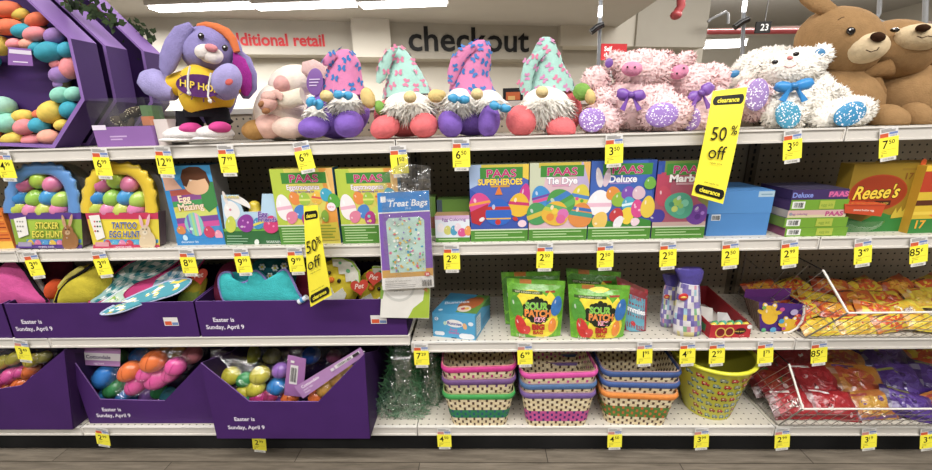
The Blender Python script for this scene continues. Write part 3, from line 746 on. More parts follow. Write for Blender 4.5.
# ---- gnomes
def gnome(label, u, hatpath, hatcol, mot, body, foot, beard, nose, bodyE, feet, hands, bows, Yg, beardE, hat2=None, egg=None, seed=0):
    o = empty('gnome_plush', at(u, 139, Yg), label, 'plush toy', 'sitting gnome plushes')
    def f(m): blob(m, *bodyE[:2], Yg+.02, *bodyE[2:], body, 0, lump=.05)
    part(o, 'body', 'plush', f)
    m = MB(); P = loft(m, hatpath, Yg, hatcol, .75, 26, .10); stick_loft(m, P, 80, .0122, mot, seed=seed)
    if hat2:
        P2 = loft(m, hat2, Yg-.035, hatcol, .4, 16, .08); stick_loft(m, P2, 14, .0105, mot, seed=seed+1)
    m.build('hat', 'fabric', o)
    m = MB()
    for b in beardE:
        E = blob(m, b[0], b[1]+3, Yg-.045, b[2]*.95, b[3]*.9, b[4], mixc(beard, '#000000', .1), b[5]); fur(m, E, 1700, 11, beard, 1.0, .08, .13, .5)
    m.build('beard', 'fur', o)
    part(o, 'nose', 'plush', lambda m: blob(m, nose[0], nose[1], Yg-.125, nose[2], nose[2]*.95, nose[2], '#e6cf94', lump=.02))
    for (fu, fv, fr, fw, r) in feet: part(o, 'foot', 'plush', lambda m: blob(m, fu, fv, Yg-.07, fr, fw, 15, foot, r, egg=.08, lump=.04, pitch=-10))
    for (hu, hv, a_, b_, r) in hands: part(o, 'hand', 'plush', lambda m: blob(m, hu, hv, Yg-.075, a_, b_, 6, '#e3c77f', r, lump=.05))
    for (bu, bv, w_, h_, r) in bows: part(o, 'bow', 'satin', lambda m: bow(m, bu, bv, Yg-.125, w_, h_, '#3a9fd0', r, False))
    if egg:
        part(o, 'sleeve', 'plush', lambda m: blob(m, egg[0], egg[1], Yg-.06, egg[2], egg[3], 8, '#7fae4e', egg[4]))
    return o
PINK, MINT, BLU, PK2 = '#d77fae', '#a5d2c6', '#3b78bd', '#e07f9c'
VIO, COR = '#8562c0', '#ee7478'
gnome('purple gnome plush leftmost of the four gnomes, pink hat with blue motifs', 338,
      [(345,97,21),(344,88,20),(344,76,17.5),(345,66,16),(347,59,14),(349,54,10),(351,51.5,4)], PINK, [BLU], VIO, VIO, '#faf6ee', (328, 96, 5.2), (338, 114, 31, 26, 26),
      [(314,127,15,11,0),(349,124,14.5,14,8)], [(326,96,6,6,0),(368,98,7,11,20)], [(343,95,10,9,-4),(315,103,9,11,-20)], .11, [(345,97,14,10,10,0),(318,107,8,11,7,0)],
      [(336,54,3),(331,57,5),(327,62,5),(323,64,2)], None, 1)
gnome('coral gnome plush second from left, tall mint hat folded to its left', 402,
      [(407,96,25),(406,86,22),(404,74,17),(402,63,12),(399,54,8),(397,47,3.5)], MINT, ['#d9809f'], COR, COR, '#faf5ea', (410, 97, 6.6), (404, 116, 30, 22, 26),
      [(385,127,15,12,20),(424,125,14,13,-8)], [(437,95,9,5.5,5)], [], .11, [(408,102,25,15,14,0)], [(397,47,2),(390,54,5),(384,66,6),(381,77,5),(378,83,2)], (380, 108, 5, 8, 20), 2)
gnome('purple gnome plush third from left, bent pink hat under the checkout sign', 468,
      [(472,95,24),(471,86,22),(471,76,19),(473,66,17),(477,57,15),(481,50,12),(484,44,8),(486,41.5,3)], PINK, [BLU, '#4a7fc4'], VIO, VIO, '#faf6ee', (477, 94, 6.2), (472, 113, 30, 24, 26),
      [(450,124,12,14,30),(489,121,11,17,-8)], [(436,96,8,7,0)], [(459,99,11,9,-8),(500,107,11,9,-15)], .11, [(459,97,14,13,10,15),(490,98,14,12,10,-20)],
      [(476,46,3),(465,52,6),(457,62,7),(453,74,6),(451,84,3)], None, 3)
gnome('coral gnome plush rightmost of the four gnomes, mint hat and long white beard', 550,
      [(552,93,23),(551,84,21),(549,74,18),(547,64,16),(546,54,14),(547,46,11),(549,41,8),(551,39,3)], MINT, ['#d9809f', '#cf89b5'], COR, COR, '#faf6ec', (542, 92, 6.4), (556, 112, 26, 24, 26),
      [(521,121,15,16,15),(561,128,15,12,-5)], [(590,97,5.5,8,10)], [], .11, [(546,102,26,20,14,0)], [(544,52,3),(535,58,5),(530,66,7),(527,76,6),(525,88,6),(524,95,3)], (582, 92, 9, 9, 0), 4)

# ---- shaggy pigs
PIG, PIGD, GLT = '#ffdedd', '#e692b4', '#a57fd0'
def shag(o, name, col, lst, Yd=0, L=5.2, n=520, mat='fur'):
    m = MB()
    for (u, v, Y, ru, rv, ry, r) in lst:
        E = blob(m, u, v, Y, ru, rv, ry, col, r, lump=.10, nu=22, nv=13); fur(m, E, int(n*4.2*(ru*rv)/500)+300, L, col, .25, .035, .32, .38)
    return m.build(name, mat, o)
o = empty('pig_plush', at(633, 134, .12), 'shaggy pink pig plush seen whole, purple bow and glittery foot pads', 'plush toy', 'pink pig plushes')
shag(o, 'body', PIG, [(640, 104, .15, 34, 30, 28, 0), (642, 70, .13, 27, 20, 22, 0)])
shag(o, 'arm', PIG, [(596, 80, .15, 12, 13, 14, -30), (604, 98, .1, 11, 10, 12, 0)], n=420)
shag(o, 'leg', PIG, [(600, 119, .07, 19, 15, 15, 0)]); shag(o, 'leg', PIG, [(665, 113, .06, 25, 19, 16, 10)])
for (u, v, r) in ((616, 60, 20), (665, 60, -30)):
    e = shag(o, 'ear', PIG, [(u, v, .12, 9, 8, 6, r)], n=300)
part(o, 'ear_lining', 'satin', lambda m: blob(m, 609, 63, .075, 4, 5, 1.5, '#7b4fa8', -20))
sn = part(o, 'snout', 'plush', lambda m: blob(m, 632, 69, .045, 10.5, 7.5, 6, PIGD, 5, lump=.02))
for u in (627.5, 635): m = MB(); blob(m, u, 67, .0275, 1.2, 1.2, .8, '#3a1a22', nu=8, nv=6); m.build('nostril', 'egg', sn)
part(o, 'bow', 'satin', lambda m: bow(m, 631, 95, .03, 15, 12, '#7d4fb0', -3))
part(o, 'foot_pad', 'glitter', lambda m: blob(m, 592, 120, .018, 13.5, 12.5, 3, GLT, 0, lump=.03))
part(o, 'foot_pad', 'glitter', lambda m: blob(m, 662, 115, .004, 17, 12.5, 3, GLT, 14, lump=.03))
o = empty('pig_plush', at(700, 134, .16), 'shaggy pink pig plush leaning behind the 50% off sign, one foot raised', 'plush toy', 'pink pig plushes')
shag(o, 'body', PIG, [(700, 110, .2, 32, 28, 26, 0), (690, 82, .17, 24, 17, 20, 15), (712, 78, .19, 14, 14, 14, 0)])
shag(o, 'leg', PIG, [(695, 118, .1, 17, 16, 14, 0)]); shag(o, 'leg', PIG, [(752, 100, .1, 18, 20, 15, -15)])
shag(o, 'ear', PIG, [(684, 60, .16, 10, 6, 6, 30)], n=300)
sn = part(o, 'snout', 'plush', lambda m: blob(m, 679, 72, .1, 10, 7, 6, PIGD, 25, lump=.02))
for (u, v) in ((677, 73.5), (684, 68)): m = MB(); blob(m, u, v, .083, 1.2, 1.2, .8, '#3a1a22', nu=8, nv=6); m.build('nostril', 'egg', sn)
part(o, 'bow', 'satin', lambda m: bow(m, 701, 93, .06, 15, 12, '#8457b6', 32))
part(o, 'foot_pad', 'glitter', lambda m: blob(m, 691, 119, .06, 10, 12, 3, GLT, -20, lump=.03))
part(o, 'foot_pad', 'glitter', lambda m: blob(m, 757, 95, .045, 11.5, 17, 3, '#a383c6', -18, lump=.03))

# ---- white plushes
WH = '#fffaf0'
o = empty('lamb_plush', at(765, 133, .24), 'white shaggy plush lying behind, only its back and blue-lined ear showing', 'plush toy', 'white shaggy plushes')
shag(o, 'body', WH, [(768, 66, .25, 34, 18, 20, 12), (745, 78, .25, 14, 12, 14, 30)])
part(o, 'ear_lining', 'satin', lambda m: blob(m, 734, 74, .2, 6, 3.5, 2, '#2f7fb4', 25))
o = empty('lamb_plush', at(800, 133, .12), 'white shaggy bear cub plush with blue bow and blue glitter paws', 'plush toy', 'white shaggy plushes')
shag(o, 'body', WH, [(802, 100, .15, 30, 32, 26, 0), (789, 70, .13, 29, 18, 22, 8), (802, 62, .13, 18, 14, 20, 0)])
e = shag(o, 'ear', WH, [(822, 54, .10, 9, 8, 6, 15)], n=300); m = MB(); blob(m, 820, 53, .078, 5.5, 4.5, 2, '#3583b5', 20); m.build('ear_lining', 'satin', e)
shag(o, 'arm', WH, [(829, 92, .1, 17, 9, 10, -20)]); shag(o, 'leg', WH, [(783, 112, .07, 20, 20, 14, 0)]); shag(o, 'leg', WH, [(842, 114, .07, 31, 15, 15, 18)])
for (u, v) in ((775, 62), (796, 54)): m = MB(); blob(m, u, v, .048 if u < 790 else .044, 3.2, 2.3, 2, '#1b1412', 15); m.build('eye', 'egg', o)
part(o, 'nose', 'plush', lambda m: blob(m, 790, 58, .034, 2.8, 2.2, 2, '#d98a86', 10))
part(o, 'mouth', 'fabric', lambda m: m.tube([at(784, 66, .036), at(788, 68, .036), at(792, 67, .036), at(796, 65, .036)], .0012, '#c9837c', 6))
part(o, 'bow', 'satin', lambda m: bow(m, 794, 86, .035, 20, 12, '#2f8fd6', 8))
part(o, 'foot_pad', 'glitter', lambda m: blob(m, 788, 115, .025, 13, 14, 3, '#3d9dc0', 0, lump=.03))
part(o, 'foot_pad', 'glitter', lambda m: blob(m, 850, 114, .018, 18, 11, 3, '#2f8fc0', 28, lump=.03))

# ---- brown bears
BR, BRD, BRL = '#9e7b50', '#8d6a41', '#dcc59d'
def brown(label, hu, hv, hr, Yq, parts_):
    o = empty('bear_plush', at(hu, 132, Yq), label, 'plush toy', 'brown bear plushes'); parts_(o); return o
def f1(o):
    Yq = .16
    part(o, 'body', 'plush', lambda m: (blob(m, 836, 98, Yq+.02, 40, 38, 32, BR, -20, lump=.03), blob(m, 838, 44, Yq, 37, 37, 34, BR, -10, lump=.02)))
    part(o, 'ear', 'plush', lambda m: loft(m, [(833,12,7),(825,8,9),(815,3,9),(804,-2,6),(798,-5,2)], Yq-.02, BR, .5))
    mz = part(o, 'muzzle', 'plush', lambda m: blob(m, 864, 48, Yq-.07, 21, 15.5, 18, BRL, 22, lump=.02))
    m = MB(); blob(m, 878, 37, Yq-.118, 6.5, 5, 5, '#3b2416', -8, lump=.03); m.build('nose', 'plush', mz)
    m = MB(); m.tube([at(866, 50, Yq-.12), at(871, 52, Yq-.12), at(877, 50, Yq-.12), at(880, 46, Yq-.115)], .0012, '#4a2f1c', 6); m.build('mouth', 'fabric', mz)
    for (u, v, dy) in ((851, 31, .088), (873, 28, .07)): m = MB(); blob(m, u, v, Yq-dy, 4 if u < 860 else 2.4, 4, 3, '#150e0a'); blob(m, u-1, v-1.3, Yq-dy-.008, 1, 1, .7, '#ffffff', nu=8, nv=6); m.build('eye', 'egg', o)
    part(o, 'eyebrow', 'fabric', lambda m: m.tube([at(838, 20, Yq-.085), at(841, 18, Yq-.085), at(844, 17, Yq-.083)], .0012, '#4a2f1c', 6))
    part(o, 'arm', 'plush', lambda m: loft(m, [(868,70,5),(873,80,8),(877,92,9),(876,101,6),(873,104,2)], Yq-.04, BRD, .6))
    part(o, 'foot', 'plush', lambda m: blob(m, 888, 119, Yq-.07, 16, 15, 16, BR, 12, egg=.1))
def f2(o):
    Yq = .17
    part(o, 'body', 'plush', lambda m: (blob(m, 912, 100, Yq+.02, 42, 36, 30, BR, 0, lump=.03), blob(m, 892, 50, Yq, 37, 30, 30, BR, 10, lump=.02)))
    mz = part(o, 'muzzle', 'plush', lambda m: blob(m, 917, 38, Yq-.07, 22, 14, 18, BRL, 6, lump=.02))
    m = MB(); blob(m, 923, 28, Yq-.115, 6, 4, 5, '#3b2416', 0); m.build('nose', 'plush', mz)
    m = MB(); m.tube([at(917, 36, Yq-.128), at(922, 38, Yq-.13), at(928, 36, Yq-.13), at(933, 37, Yq-.128)], .0012, '#4a2f1c', 6); m.build('mouth', 'fabric', mz)
    m = MB(); blob(m, 895, 30, Yq-.078, 4, 2.4, 3, '#150e0a'); blob(m, 894, 29, Yq-.086, 1, .8, .7, '#ffffff', nu=8, nv=6); m.build('eye', 'egg', o)
    part(o, 'arm', 'plush', lambda m: loft(m, [(890,68,9),(878,70,7),(870,73,5),(862,75,2)], Yq-.06, BRD, .6))
    part(o, 'foot', 'plush', lambda m: blob(m, 914, 117, Yq-.08, 13, 15, 15, BR, -18, egg=.1))
def f3(o):
    Yq = .2
    part(o, 'body', 'plush', lambda m: (blob(m, 962, 104, Yq+.02, 34, 40, 30, BR, 0, lump=.03), blob(m, 958, 52, Yq, 32, 28, 28, BRD, 10, lump=.02)))
    part(o, 'foot', 'plush', lambda m: blob(m, 948, 119, Yq-.1, 13, 13, 15, BR, -18, egg=.1))
brown('big brown plush with raised ear, left one of the brown bears', 838, 44, 37, .16, f1)
brown('big brown plush second from left, looking right with cream muzzle', 892, 50, 37, .17, f2)
brown('brown plush cut off by the right edge of the photo', 950, 52, 37, .2, f3)

# ---- slim sign poles rising from the gondola top
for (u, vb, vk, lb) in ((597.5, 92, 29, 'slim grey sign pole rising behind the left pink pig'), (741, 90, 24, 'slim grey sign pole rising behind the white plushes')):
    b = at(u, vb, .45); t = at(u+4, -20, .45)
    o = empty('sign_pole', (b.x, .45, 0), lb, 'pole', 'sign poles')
    m = MB(); m.tube([(b.x, .45, .0), b, t], .0065, '#8e9296', 10); m.build('pole', 'wire', o)
    q = at(u+1, vk, .44); m = MB(); m.tube([q+Vector((-.03, -.01, -.012)), q+Vector((-.008, -.012, .004)), q+Vector((.012, -.012, .012))], .011, '#131313', 10); m.build('clamp', 'plastic', o)
    q = at(u+2, vk-17, .445); m = MB(); m.box((q.x-.006, .434, q.z-.016), (q.x+.006, .44, q.z+.016), '#ffffff'); m.build('painted_glint', M['tube'], o)  # bright reflection on the pole, painted as a glowing white patch
# ================================================================== second shelf
def pxart(mb, u0, v0, u1, v1, Y, lift=.00015, sub=1, bulge=None):
    def fn(s, t, d):
        p = at(u0+s*(u1-u0), v1+t*(v0-v1), Y); b = bulge(s, t) if bulge else 0
        return p-Vector((0, d+b, 0))
    return Art(mb, fn, u1-u0, v1-v0, lift, sub)
def smooth_out(pts, k=5):
    out = []; n = len(pts)
    for i in range(n):
        p0, p1, p2, p3 = (pts[(i+j-1) % n] for j in range(4))
        for q in range(k):
            t = q/k; out.append(tuple(.5*((2*b)+(c-a)*t+(2*a-5*b+4*c-d)*t*t+(3*b-a-3*c+d)*t**3) for a, b, c, d in zip(p0, p1, p2, p3)))
    return out
def outline_prism(mb, pts, Y, d, col, side=None):
    P = [at(u, v, Y) for u, v in pts]
    ar = sum(P[i].x*P[(i+1) % len(P)].z-P[(i+1) % len(P)].x*P[i].z for i in range(len(P)))
    if ar < 0: P = P[::-1]
    mb.prism(P, (0, d, 0), col, side)
def egg_set(label, du, arch, archd, band, panel, title, tcol, animal, hdu=0):
    o = empty('egg_hunt_box', at(50+du, 249, .03), label, 'box', 'basket shaped egg hunt boxes')
    OUT = [(18, 248), (6, 214), (3, 196), (6, 178), (14, 167), (32, 162), (52, 166), (66, 178), (74, 194), (81, 214), (82, 247)]
    up = smooth_out(OUT[1:10], 4)[:-4]; pts = [(u+du, v) for u, v in [OUT[0]]+up+[OUT[10]]]
    def se(a, rx, ry): c, s = math.cos(a), math.sin(a); return 42+du+rx*math.copysign(abs(c)**.78, c), 213-ry*abs(s)**.78
    n = 44; AN = [math.pi*(1-i/n) for i in range(n+1)]
    m = MB(); outline_prism(m, [se(a_, 36, 47) for a_ in AN]+[(80+du, 246), (19+du, 247)], .055, .02, archd)
    def wav(i): return 1+.028*math.sin(i*1.62)
    O = [se(a_, 38.5*wav(i), 51*wav(i)) for i, a_ in enumerate(AN)]; I_ = [se(a_, 26, 38.5) for a_ in AN]
    P = []
    for k, (dy, f) in enumerate(((.045, 0), (.024, 0), (.019, .25), (.018, .5), (.02, .85), (.026, 1), (.045, 1))):
        P.append([at(o_[0]*(1-f)+i_[0]*f, o_[1]*(1-f)+i_[1]*f, .0)+Vector((0, dy, 0)) for o_, i_ in zip(O, I_)])
    P = [[at(*(tuple(x*(1-f)+y*f for x, y in zip(o_, i_))), dy) for o_, i_ in zip(O, I_)] for dy, f in ((.045, 0), (.024, .02), (.0195, .25), (.0185, .5), (.0205, .85), (.026, 1), (.045, 1))]
    m.grid(P[::-1], arch)
    m.build('card_handle', 'gloss', o)
    m = MB(); X = [at(17+du, 247.5, .02), at(82+du, 246.5, .02), at(81+du, 212.5, .02), at(8+du, 213, .02)]
    m.prism(X, (0, .03, 0), band, '#5a4a52')
    a = pxart(m, 8+du, 212, 83+du, 248, .02)
    a.poly([(.03, .8), (.98, .8), (1, 0), (.12, 0)], panel[0]); a.rect(.25, .14, .98, .24, panel[2]); a.poly([(.24, .76), (.86, .78), (.84, .27), (.33, .25)], panel[1])
    for q in range(7): a.egg(.30+.1*q, .13, .045, .05, panel[3+q % 3], 10*q)
    a.rect(.12, 0, 1, .10, band); a.text('surprise inside', .42, .05, .06, '#e8dff0', 'l', sx=.9); a.rect(.15, .05, .33, .17, mixc(band, '#ffffff', .3))
    if hdu: a.poly([(.06, .9), (.2, .93), (.28, .3), (.17, .22)], '#f2efe8')
    else: a.poly([(.09, .82), (.25, .88), (.29, .38), (.16, .28)], '#f2efe8')
    for q in range(8): a.ell(.14+.035*(q % 3)+.006*(q//3), .74-.13*(q//3), .012, .012, '#9a9a92' if not hdu else ['#c33', '#333', '#3a5'][q % 3], n=8)
    for q, w in enumerate(title): a.text(w, .54 if q == 0 else .55, .64-.24*q, .18, tcol, bold=.05, sx=.68, outline=panel[6], ow=.045)
    # animal at the lower right
    c1, c2, c3 = animal
    ux, vy = .84, .34
    a.egg(ux+.01, vy-.12, .11, .13, c1); a.egg(ux-.02, vy+.14, .075, .085, c1); a.egg(ux-.075, vy+.42, .022, .085, c2, 14); a.egg(ux+.02, vy+.44, .022, .085, c2, -12); a.ell(ux-.02, vy+.1, .035, .03, c3)
    for e in (-.035, .01): a.ell(ux-.01+e, vy+.2, .009, .009, '#20140c', n=8)
    a.ell(ux-.015, vy+.12, .01, .007, '#20140c', n=8)
    m.build('printed_base', 'gloss', o)
    EG = [(26, 184, '#cf6a98'), (40, 180, '#a9c93e'), (53, 184, '#d9789f'), (22, 197, '#2f86c8'), (36, 198, '#97c84a'), (50, 197, '#3f97d2'), (62, 200, '#a9c94f'), (21, 208, '#bccb4a'), (33, 210, '#df86ae'), (46, 210, '#c3cf56'), (60, 209, '#df7fb0')]
    for (u, v, c) in EG:
        m = MB(); blob(m, u+du, v, .042, 8.2, 8.8, 7.4, c, random.uniform(-15, 15), egg=.14, lump=0, nu=18, nv=12); m.build('egg', 'egg', o)
    return o
egg_set('sky blue basket shaped box reading STICKER EGG HUNT', 0, '#5e93d2', '#7b8d9d', '#5a3a8c', ['#8fae3a', '#a8c83a', '#4f8fce', '#e7c23c', '#d97aa8', '#56a1d6', '#3d5a17'], ('STICKER', 'EGG HUNT'), '#ece04a', ('#9a6a3c', '#c79a76', '#c9a57c'))
egg_set('yellow basket shaped box reading TATTOO EGG HUNT', 77, '#e6c414', '#b8a020', '#c8325a', ['#e2cf2d', '#f0da2e', '#4f9fd6', '#d94a5a', '#5ab5d8', '#e48bb0', '#f4e36a'], ('TATTOO', 'EGG HUNT'), '#3d5fb0', ('#dcc7a2', '#e7b3c0', '#e9dcc2'), 1)
for (du, lb) in ((15, 'grey back of a spare egg hunt box behind the sticker one'), (93, 'grey back of a spare egg hunt box behind the tattoo one')):
    m = MB(); pts = [(20, 244), (10, 210), (8, 192), (13, 175), (25, 165), (42, 164), (58, 170), (70, 184), (78, 208), (82, 243)]
    outline_prism(m, [(u+du, v) for u, v in smooth_out(pts, 3)], .075, .03, '#a8a49f'); tag(m.build('egg_hunt_box', 'paper'), lb, 'box', 'basket shaped egg hunt boxes')

def art_orange(a):
    a.rect(0, 0, 1, 1, '#e07a1e')
    for q in range(9): a.rect(.05, .06+q*.1, .98, .09+q*.1, ['#b8451a', '#f0a432', '#8f2f14'][q % 3])
    a.rect(.6, 0, 1, .2, '#e8b93a')
carton('toy_pack', 'orange striped pack at the far left of the second shelf', 'pack', -40, 15, 212, .03, Z2, .06, '#d06d1c', art_orange)

def art_mazing(a):
    a.rect(0, 0, 1, 1, '#2f8fd0'); a.poly([(0, .72), (.0, 1), (1, 1), (1, .8), (.5, .9)], '#3fa3de')
    a.poly([(.02, .7), (.02, .95), (.12, .98), (.3, .78), (.36, .72)], '#d8a78e')
    st = ['#b5574a', '#8d4f92', '#3f9a56', '#d2c94a', '#cfd668', '#7b4a9a', '#d0509a', '#4a8fc8']
    for q, c in enumerate(st): a.poly([(.10, .70-.07*q), (.96, .74-.07*q), (.96, .67-.07*q), (.10, .63-.07*q)], c)
    a.poly([(.72, .78), (1, .80), (1, .5), (.8, .42), (.7, .5)], '#3f8a48')
    a.egg(.66, .78, .24, .22, '#e7b98f', 0); 
    a.poly([(.40, .76), (.38, .86), (.45, .95), (.6, .985), (.78, .98), (.9, .92), (.94, .8), (.92, .74), (.86, .84), (.7, .82), (.55, .83), (.46, .74)], '#5d3620')
    a.text('Egg', .36, .60, .085, '#f4e3c0', bold=.05, rot=4, outline='#a34a78', ow=.05); a.text('Mazing', .46, .50, .085, '#f4e3c0', bold=.05, rot=4, outline='#a34a78', ow=.05)
    a.egg(.44, .27, .24, .19, '#7fc7c0', 90, [(-.6, -.3, '#e4a8c6'), (-.1, .15, '#9fd48a'), (.4, .65, '#7a6fc0')])
    a.egg(.15, .2, .09, .09, '#d7894a'); a.egg(.72, .17, .11, .12, '#c73f62'); a.egg(.9, .13, .08, .1, '#e79ab0'); a.rect(.0, .0, 1, .09, '#2f86c6'); a.text('decorator kit', .1, .045, .03, '#e6f0f8', 'l'); a.egg(.2, .1, .05, .06, '#bfe0ef')
carton('egg_decorator_box', 'tall blue rainbow striped box reading Egg Mazing', 'box', 178, 226, 165.5, .035, Z2, .07, '#2d6ea8', art_mazing, side='#8b8784')

# small kit with a cut-away window
o = empty('egg_dye_kit', at(252, 245, .03), 'low pale blue egg kit box with a cut-out window and yellow cup inside', 'box')
OUT = [(227, 246), (221, 195), (238, 195), (243, 212), (261, 212), (262, 194), (276, 194), (280, 245)]
m = MB(); outline_prism(m, OUT, .03, .004, '#b5d5ea')
P = [at(227, 246, .03), at(280, 245, .03)]
m.box((P[0].x+.004, .034, Z2), (P[1].x-.004, .11, Z2+.07), '#2c4f33')
a = pxart(m, 221, 194, 280, 246, .03)
a.poly([(.09, 0), (1, .02), (.985, .3), (.05, .28)], '#2f6b3a'); a.poly([(.05, .28), (.985, .3), (.975, .36), (.6, .33), (.3, .37), (.04, .33)], '#6fae3f')
a.egg(.18, .68, .13, .17, '#ece9e6', 20); a.egg(.07, .93, .03, .12, '#e4dcd8', 20); a.egg(.37, .88, .03, .14, '#ece9e6', 55); a.ell(.16, .7, .02, .02, '#d98a98'); a.poly([(.1, .93), (.5, .72), (.5, .78), (.2, .97)], '#eee9e4')
a.egg(.17, .42, .09, .14, '#c9d24a'); a.egg(.42, .44, .15, .14, '#8f3a9a', 90, spots=[(-.4, .1, .12, '#d58ad8'), (.3, .3, .1, '#d58ad8'), (.1, -.3, .12, '#e8a8e6')]); a.egg(.64, .44, .09, .1, '#3f8fc0', 20, [(-.2, .2, '#e0d24a')]); a.egg(.86, .42, .13, .15, '#d23a78', 0, spots=[(-.3, .1, .14, '#f08ab8'), (.3, -.2, .14, '#f08ab8')])
a.text('Egg', .72, .62, .10, '#6d3fa0', bold=.06, outline='#efe6f4', ow=.05); a.text('Friends', .80, .52, .09, '#6d3fa0', bold=.06, outline='#efe6f4', ow=.05); a.text('SURPRISE', .32, .95, .05, '#d8c23a', 'r', bold=.04)
a.ell(.62, .08, .04, .05, '#dfe9df'); a.text('WARNING', .78, .09, .05, '#dfe9df', 'l'); a.lines(.12, .5, .2, 4, .05, .012, '#a8cfae')
m.build('printed_tray', 'gloss', o)
m = MB(); q = at(256, 214, .06); m.tube([q+Vector((0, 0, -.03)), q+Vector((0, 0, .012)), q+Vector((0, 0, .014)), q+Vector((0, 0, .03)), q+Vector((0, 0, .037)), q+Vector((0, 0, .042))], [.019, .019, .0165, .0165, .014, .006], '#d8bf2a', 18); m.build('cup', 'plastic', o)

GRN, PAP = '#4f8a2e', '#d1347c'
def logo(a, s=.53, t=.88, w=.36, h=.07, ccol='#3f8a35'):
    a.poly([(s-w, t-h), (s+w, t-h), (s+w, t+h), (s-w, t+h)], ccol); a.text('PAAS', s, t-.003, .098, '#c2286f', bold=.035, sx=1.22, outline='#e8cfd8', ow=.03)
def bottom(a, h=.15):
    a.rect(0, 0, 1, h, GRN); a.rect(0, h, 1, h+.018, '#d5dcc8')
    for q in range(int(h/.04)): a.lines(.07, .96, h-.03-.0*q-q*.035, 1, 1, .012, '#b9d79c', q)
def art_extra(a):
    a.rect(0, 0, 1, 1, '#d9cf58'); a.poly([(0, .2), (0, 1), (.22, 1), (.3, .6), (.12, .2)], '#b5c93a'); a.poly([(.78, 1), (1, 1), (1, .22), (.7, .22), (.86, .6)], '#e39a3a'); a.poly([(.9, 1), (1, 1), (1, .4)], '#eab866'); a.poly([(.86, .95), (.9, .97), (.98, .5), (.95, .5)], '#f1cf7c')
    logo(a); a.text('Eggstravaganza', .50, .765, .065, '#f7f2f6', bold=.03, sx=.80, outline='#8a3f96', ow=.05); a.text('egg decorating kit', .50, .705, .028, '#6d3f9a', bold=.03)
    a.egg(.34, .62, .09, .11, '#e58a3c', 20); a.egg(.50, .61, .09, .11, '#9fc23e', 0, [(-.3, 0, '#d8e06a')]); a.egg(.70, .62, .085, .11, '#e8b93a', -10, [(-.1, .2, '#d9564a')]); a.egg(.86, .66, .10, .11, '#3aa6c4', 20); a.egg(.97, .58, .10, .12, '#58a83a', 10)
    a.egg(.15, .50, .13, .22, '#f0e9ea', 8, [(-.15, .1, '#e9b3c8')]); a.egg(.40, .44, .12, .10, '#4a86cc', 80); a.egg(.64, .42, .12, .11, '#c9d85a', 70); a.egg(.25, .37, .11, .09, '#df7f9c', 60); a.egg(.50, .34, .13, .09, '#b53a86', 85, spots=[(-.3, 0, .2, '#e9d84a'), (.3, .2, .2, '#7fd0c4')])
    a.ell(.92, .5, .07, .07, '#f4e4ec'); a.text('NEW', .92, .5, .025, '#d1347c')
    a.poly([(.66, .27), (.99, .30), (.99, .05), (.66, .05)], '#cdbb35'); a.lines(.70, .97, .25, 5, .04, .02, '#8d9a2c')
    a.rect(0, 0, .66, .25, GRN); a.rect(0, .25, .66, .266, '#d5dcc8')
    for q in range(6): a.lines(.05, .60, .22-q*.036, 1, 1, .014, '#b9d79c', q)
    a.egg(.80, .38, .10, .06, '#7fa83a', 90)
carton('egg_dye_box', 'egg dye box reading PAAS Eggstravaganza, the one behind the 50% off sign', 'box', 281.5, 341, 168.5, .025, Z2, .05, '#c9b84a', art_extra, side='#3f7a9a')
carton('egg_dye_box', 'egg dye box reading PAAS Eggstravaganza, beside the hanging treat bags', 'box', 343.5, 402, 168.5, .025, Z2, .05, '#c9b84a', art_extra, side='#3f7a9a')
def art_mini(a):
    a.rect(0, 0, 1, 1, '#dfe6ee'); a.rect(0, .85, 1, 1, '#cfa9cf'); a.text('Egg Coloring', .55, .86, .12, '#8a4fa0', bold=.05, outline='#f4eef6', ow=.05)
    a.egg(.16, .55, .10, .14, '#efe8ea'); a.egg(.36, .45, .11, .14, '#d2cf6a'); a.egg(.54, .44, .10, .15, '#4a9fc4'); a.egg(.66, .55, .1, .13, '#e6d3dc'); a.egg(.78, .36, .13, .13, '#d8508f'); a.egg(.95, .42, .10, .15, '#e59a4a')
    a.rect(0, 0, 1, .17, GRN); a.lines(.08, .95, .1, 1, .1, .04, '#b9d79c')
def art_cup(a):
    a.rect(0, 0, 1, 1, '#587f2e'); a.rect(0, 0, .16, 1, '#3c4a56'); a.rect(.24, .08, .92, .46, '#9a9a4a'); a.text('PAAS', .62, .28, .26, '#b03a5a', bold=.08, sx=1.2)
carton('egg_dye_box', 'small low egg colouring box in front, between treat bags and superhero box', 'box', 436, 470, 215.5, .02, Z2, .05, '#a9855a', art_mini)
carton('egg_dye_box', 'small green PAAS box standing behind the low egg colouring box', 'box', 438.5, 470, 199.5, .075, Z2, .05, '#48692a', art_cup)
carton('egg_dye_box', 'sliver of a green box beside the right edge of the hanging treat bags', 'box', 424, 437, 197, .09, Z2, .05, '#55722f', lambda a: (a.rect(0, 0, 1, 1, '#5f8434'), a.rect(0, .2, 1, .5, '#7f4a36')))
